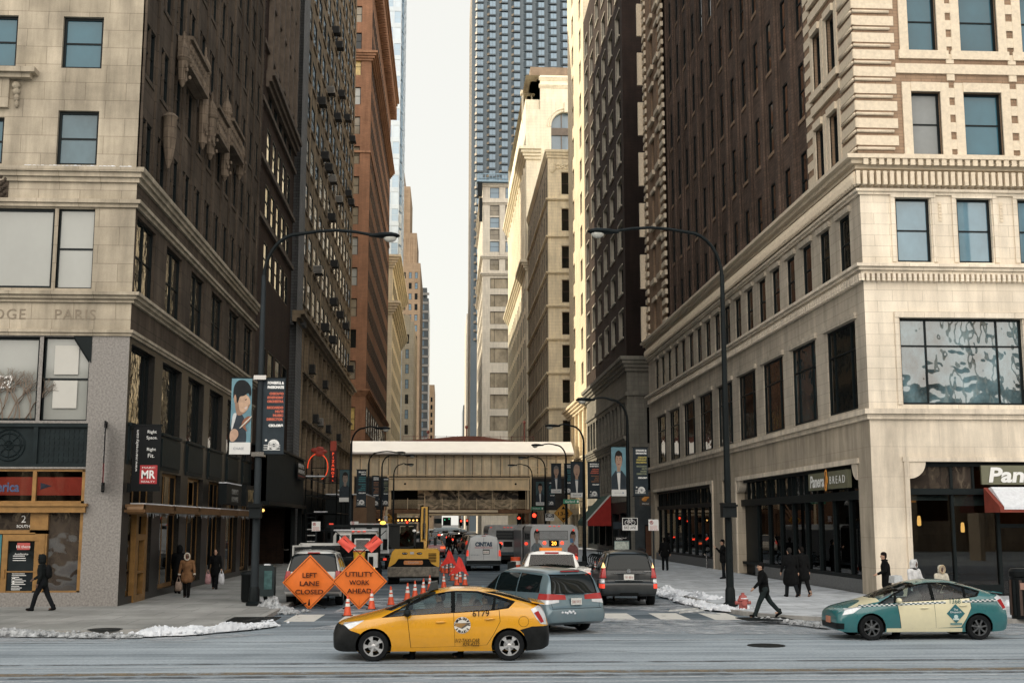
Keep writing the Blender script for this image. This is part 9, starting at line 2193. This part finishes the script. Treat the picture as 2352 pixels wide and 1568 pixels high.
def bag(p,size,c,label,handle=.16,kind='shopping_bag',cat='bag'):
    t=empty(kind,(p.x,p.y,p.z),label,cat); w,d,h=size; mb=MB(); N=10; vs=[];fs=[]
    for j,(zz,s) in enumerate(((-handle,.75),(-handle-h*.3,.95),(-handle-h*.7,1.05),(-handle-h,.9))):
        for i in range(N): a=2*PI*i/N; vs.append((w/2*s*math.cos(a)*(1+.08*math.sin(3*a+j)),d/2*s*math.sin(a),zz))
    for j in range(3):
        for i in range(N): fs.append([j*N+i,j*N+(i+1)%N,(j+1)*N+(i+1)%N,(j+1)*N+i])
    fs.append(list(range(N))[::-1]); fs.append([3*N+i for i in range(N)]); mb.add(vs,fs); mb.build('pouch',cloth(c),t,smooth=True)
    for s in (1,-1): mb=MB(); mb.tube([(-w*.25,s*d*.3,-handle),(-w*.12,s*.01,-.01),(w*.12,s*.01,-.01),(w*.25,s*d*.3,-handle)],.010,5); mb.build('handle',cloth(c),t)
    return t
def at(px,py,z=SW): x,y=G(px,py,z); return (x,y,z)
def hgt(py_top,y,z=SW): return EYE-(py_top-1202)*y/2800-z
# left sidewalk
p=at(95,1402); person(p,PI,'person in a dark hooded jacket and jeans walking left past the bronze doors',H=hgt(1272,p[1]),legs=((24,10),(-20,8)),arms=((-8,6,25),(14,6,45)),coat=(.022,.028,.030),trous=(.022,.026,.032),head='hood',skin=SKD,pack=True,lean=5)
p=at(428,1371); t,w_=person(p,-PI/2,'person in a tan hooded coat with white trim walking towards the viewer',H=hgt(1271,p[1]),legs=((10,4),(-8,4)),arms=((6,14,10),(-4,14,10)),coat=(.20,.105,.052),coatlen=.45,trous=(.015,.015,.017),head='hood',trim=(.55,.50,.42),skin=SKD,fat=1.15)
bag(w_[1],(.26,.14,.32),(.28,.21,.17),'pale carrier bag held by the person in the tan coat')
p=at(408,1362); person(p,PI/2,'person in a long black hooded coat close behind the tan coat',H=hgt(1254,p[1]),legs=((12,4),(-12,8)),arms=((10,9,20),(-10,9,10)),coat=(.012,.013,.014),coatlen=.75,head='hood',fat=1.1)
p=at(493,1352); t,w_=person(p,-PI/2,'person in a dark coat carrying white and pink bags by the bronze shopfront',H=hgt(1262,p[1]),legs=((12,5),(-10,6)),arms=((10,16,10),(-4,16,8)),coat=(.014,.015,.016),coatlen=.6,head='hair')
bag(w_[0],(.24,.14,.42),(.62,.63,.66),'white carrier bag held by the person in the dark coat',.12); bag(w_[1],(.24,.14,.40),(.45,.26,.27),'pinkish carrier bag held by the person in the dark coat',.12)
# right sidewalk
p=at(1757,1417); person(p,PI,'person in a black jacket and grey jeans striding left over the kerb ramp',H=hgt(1290,p[1])*1.0,legs=((27,6),(-30,14)),arms=((28,5,18),(-20,6,12)),coat=(.010,.011,.012),trous=(.045,.065,.068),head='beanie',hat=(.012,.012,.013),lean=6,fat=1.05)
p=at(1818,1370); person(p,PI/2+.25,'stout person in a long black coat walking away before the cafe window',H=hgt(1260,p[1]),legs=((14,5),(-14,16)),arms=((10,8,12),(-12,8,10)),coat=(.011,.012,.013),coatlen=.85,head='hair',hair=(.05,.045,.04),fat=1.2)
p=at(1846,1369); person(p,PI/2+.25,'slim person in black walking away beside the stout one',H=hgt(1258,p[1]),legs=((14,5),(-14,16)),arms=((8,8,14),(-10,8,10)),coat=(.013,.014,.015),coatlen=.55,trous=(.014,.014,.016),shoe=(.30,.20,.15),head='hair')
p=at(1662,1328); person(p,PI,'person in black with a brimmed hat leaning by the arched niche behind the lamp post',H=hgt(1242,p[1]),legs=((2,2),(-3,2)),arms=((40,5,95),(-2,7,8)),coat=(.012,.013,.014),coatlen=.2,head='hat',lean=0)
p=at(1528,1309); person(p,PI/2,'distant dark figure walking away behind the dark sport utility car',H=hgt(1236,p[1]),legs=((9,4),(-8,6)),arms=((10,9,10),(-10,9,10)),coat=(.012,.013,.014),coatlen=.2,head='hair',fat=1.1)
y=39.2; x=PY(2035,1300,y)[0]; t,w_=person((x,y,SW),PI*.95,'person in a black coat with a shoulder bag behind the green cab',H=hgt(1272,y),legs=((8,3),(-8,6)),arms=((12,8,55),(-4,10,10)),coat=(.010,.011,.012),coatlen=.6,head='beanie',hat=(.02,.014,.014),scarf=(.02,.015,.015))
bag(Vector((x+.28,y-.2,1.02)),(.34,.16,.26),(.012,.012,.013),'black shoulder bag of the person behind the green cab',.34,'shoulder_bag')
y=34.6; x=PY(2096,1300,y)[0]; person((x,y,SW),R(-60),'person in a white hooded jacket just behind the green cab windscreen',H=hgt(1290,y),legs=((5,3),(-5,3)),arms=((18,8,60),(8,8,50)),coat=(.60,.60,.60),head='hood',skin=SKD,scarf=(.03,.03,.035),fat=1.12,headturn=15)
y=34.9; x=PY(2159,1300,y)[0]; person((x,y,SW),R(-80),'smaller person in a cream fur trimmed hood behind the green cab roof',H=hgt(1302,y),legs=((5,3),(-5,3)),arms=((14,8,50),(8,8,40)),coat=(.55,.51,.42),head='hood',trim=(.42,.33,.22),skin=SKD,fat=1.08)
# pedestrians on the far crossing
for i,(px,Y,r_,lb_) in enumerate(((1034,111,0,'dark figure crossing far away right of the red car'),(1046,110,PI,'second dark figure crossing far away right of the red car'),(1027,116,0,'dark figure crossing far away just behind the red car'),(1072,128,PI,'figure in a pale hood beyond the cream sunlit car'))):
    x=PY(px,1240,Y)[0]; person((x,Y,0),r_,lb_,H=1.68,legs=((20,8),(-20,10)),coat=(.02,.018,.018) if i<3 else (.45,.40,.32),coatlen=.3,head='hood' if i==3 else 'hair',group=None)
# inside the cabs
def sit(par,x,y,z,label,**k):
    t,_=person((0,0,0),0,label,legs=((78,65),(78,65)),seated=True,lean=-8,**k); m=par.matrix_world
    bpy.context.view_layer.update(); p=par.matrix_world@Vector((x,y,z)); t.location=p; t.rotation_euler=(0,0,par.rotation_euler.z); return t
bpy.context.view_layer.update()
sit(cab,.12,.37,.56,'person driving the yellow cab in a dark jacket',H=1.62,arms=((50,6,25),(50,6,25)),coat=(.03,.035,.035),head='hair')
sit(cab,-.85,.36,.56,'person on the rear seat of the yellow cab',H=1.5,arms=((20,6,40),(20,6,40)),coat=(.06,.045,.035),head='hair')
sit(gt,.10,.37,.56,'person driving the green cab',H=1.6,arms=((50,6,25),(50,6,25)),coat=(.10,.10,.10),head='hair',skin=SKD)
DATA.scenes.remove(TMP)
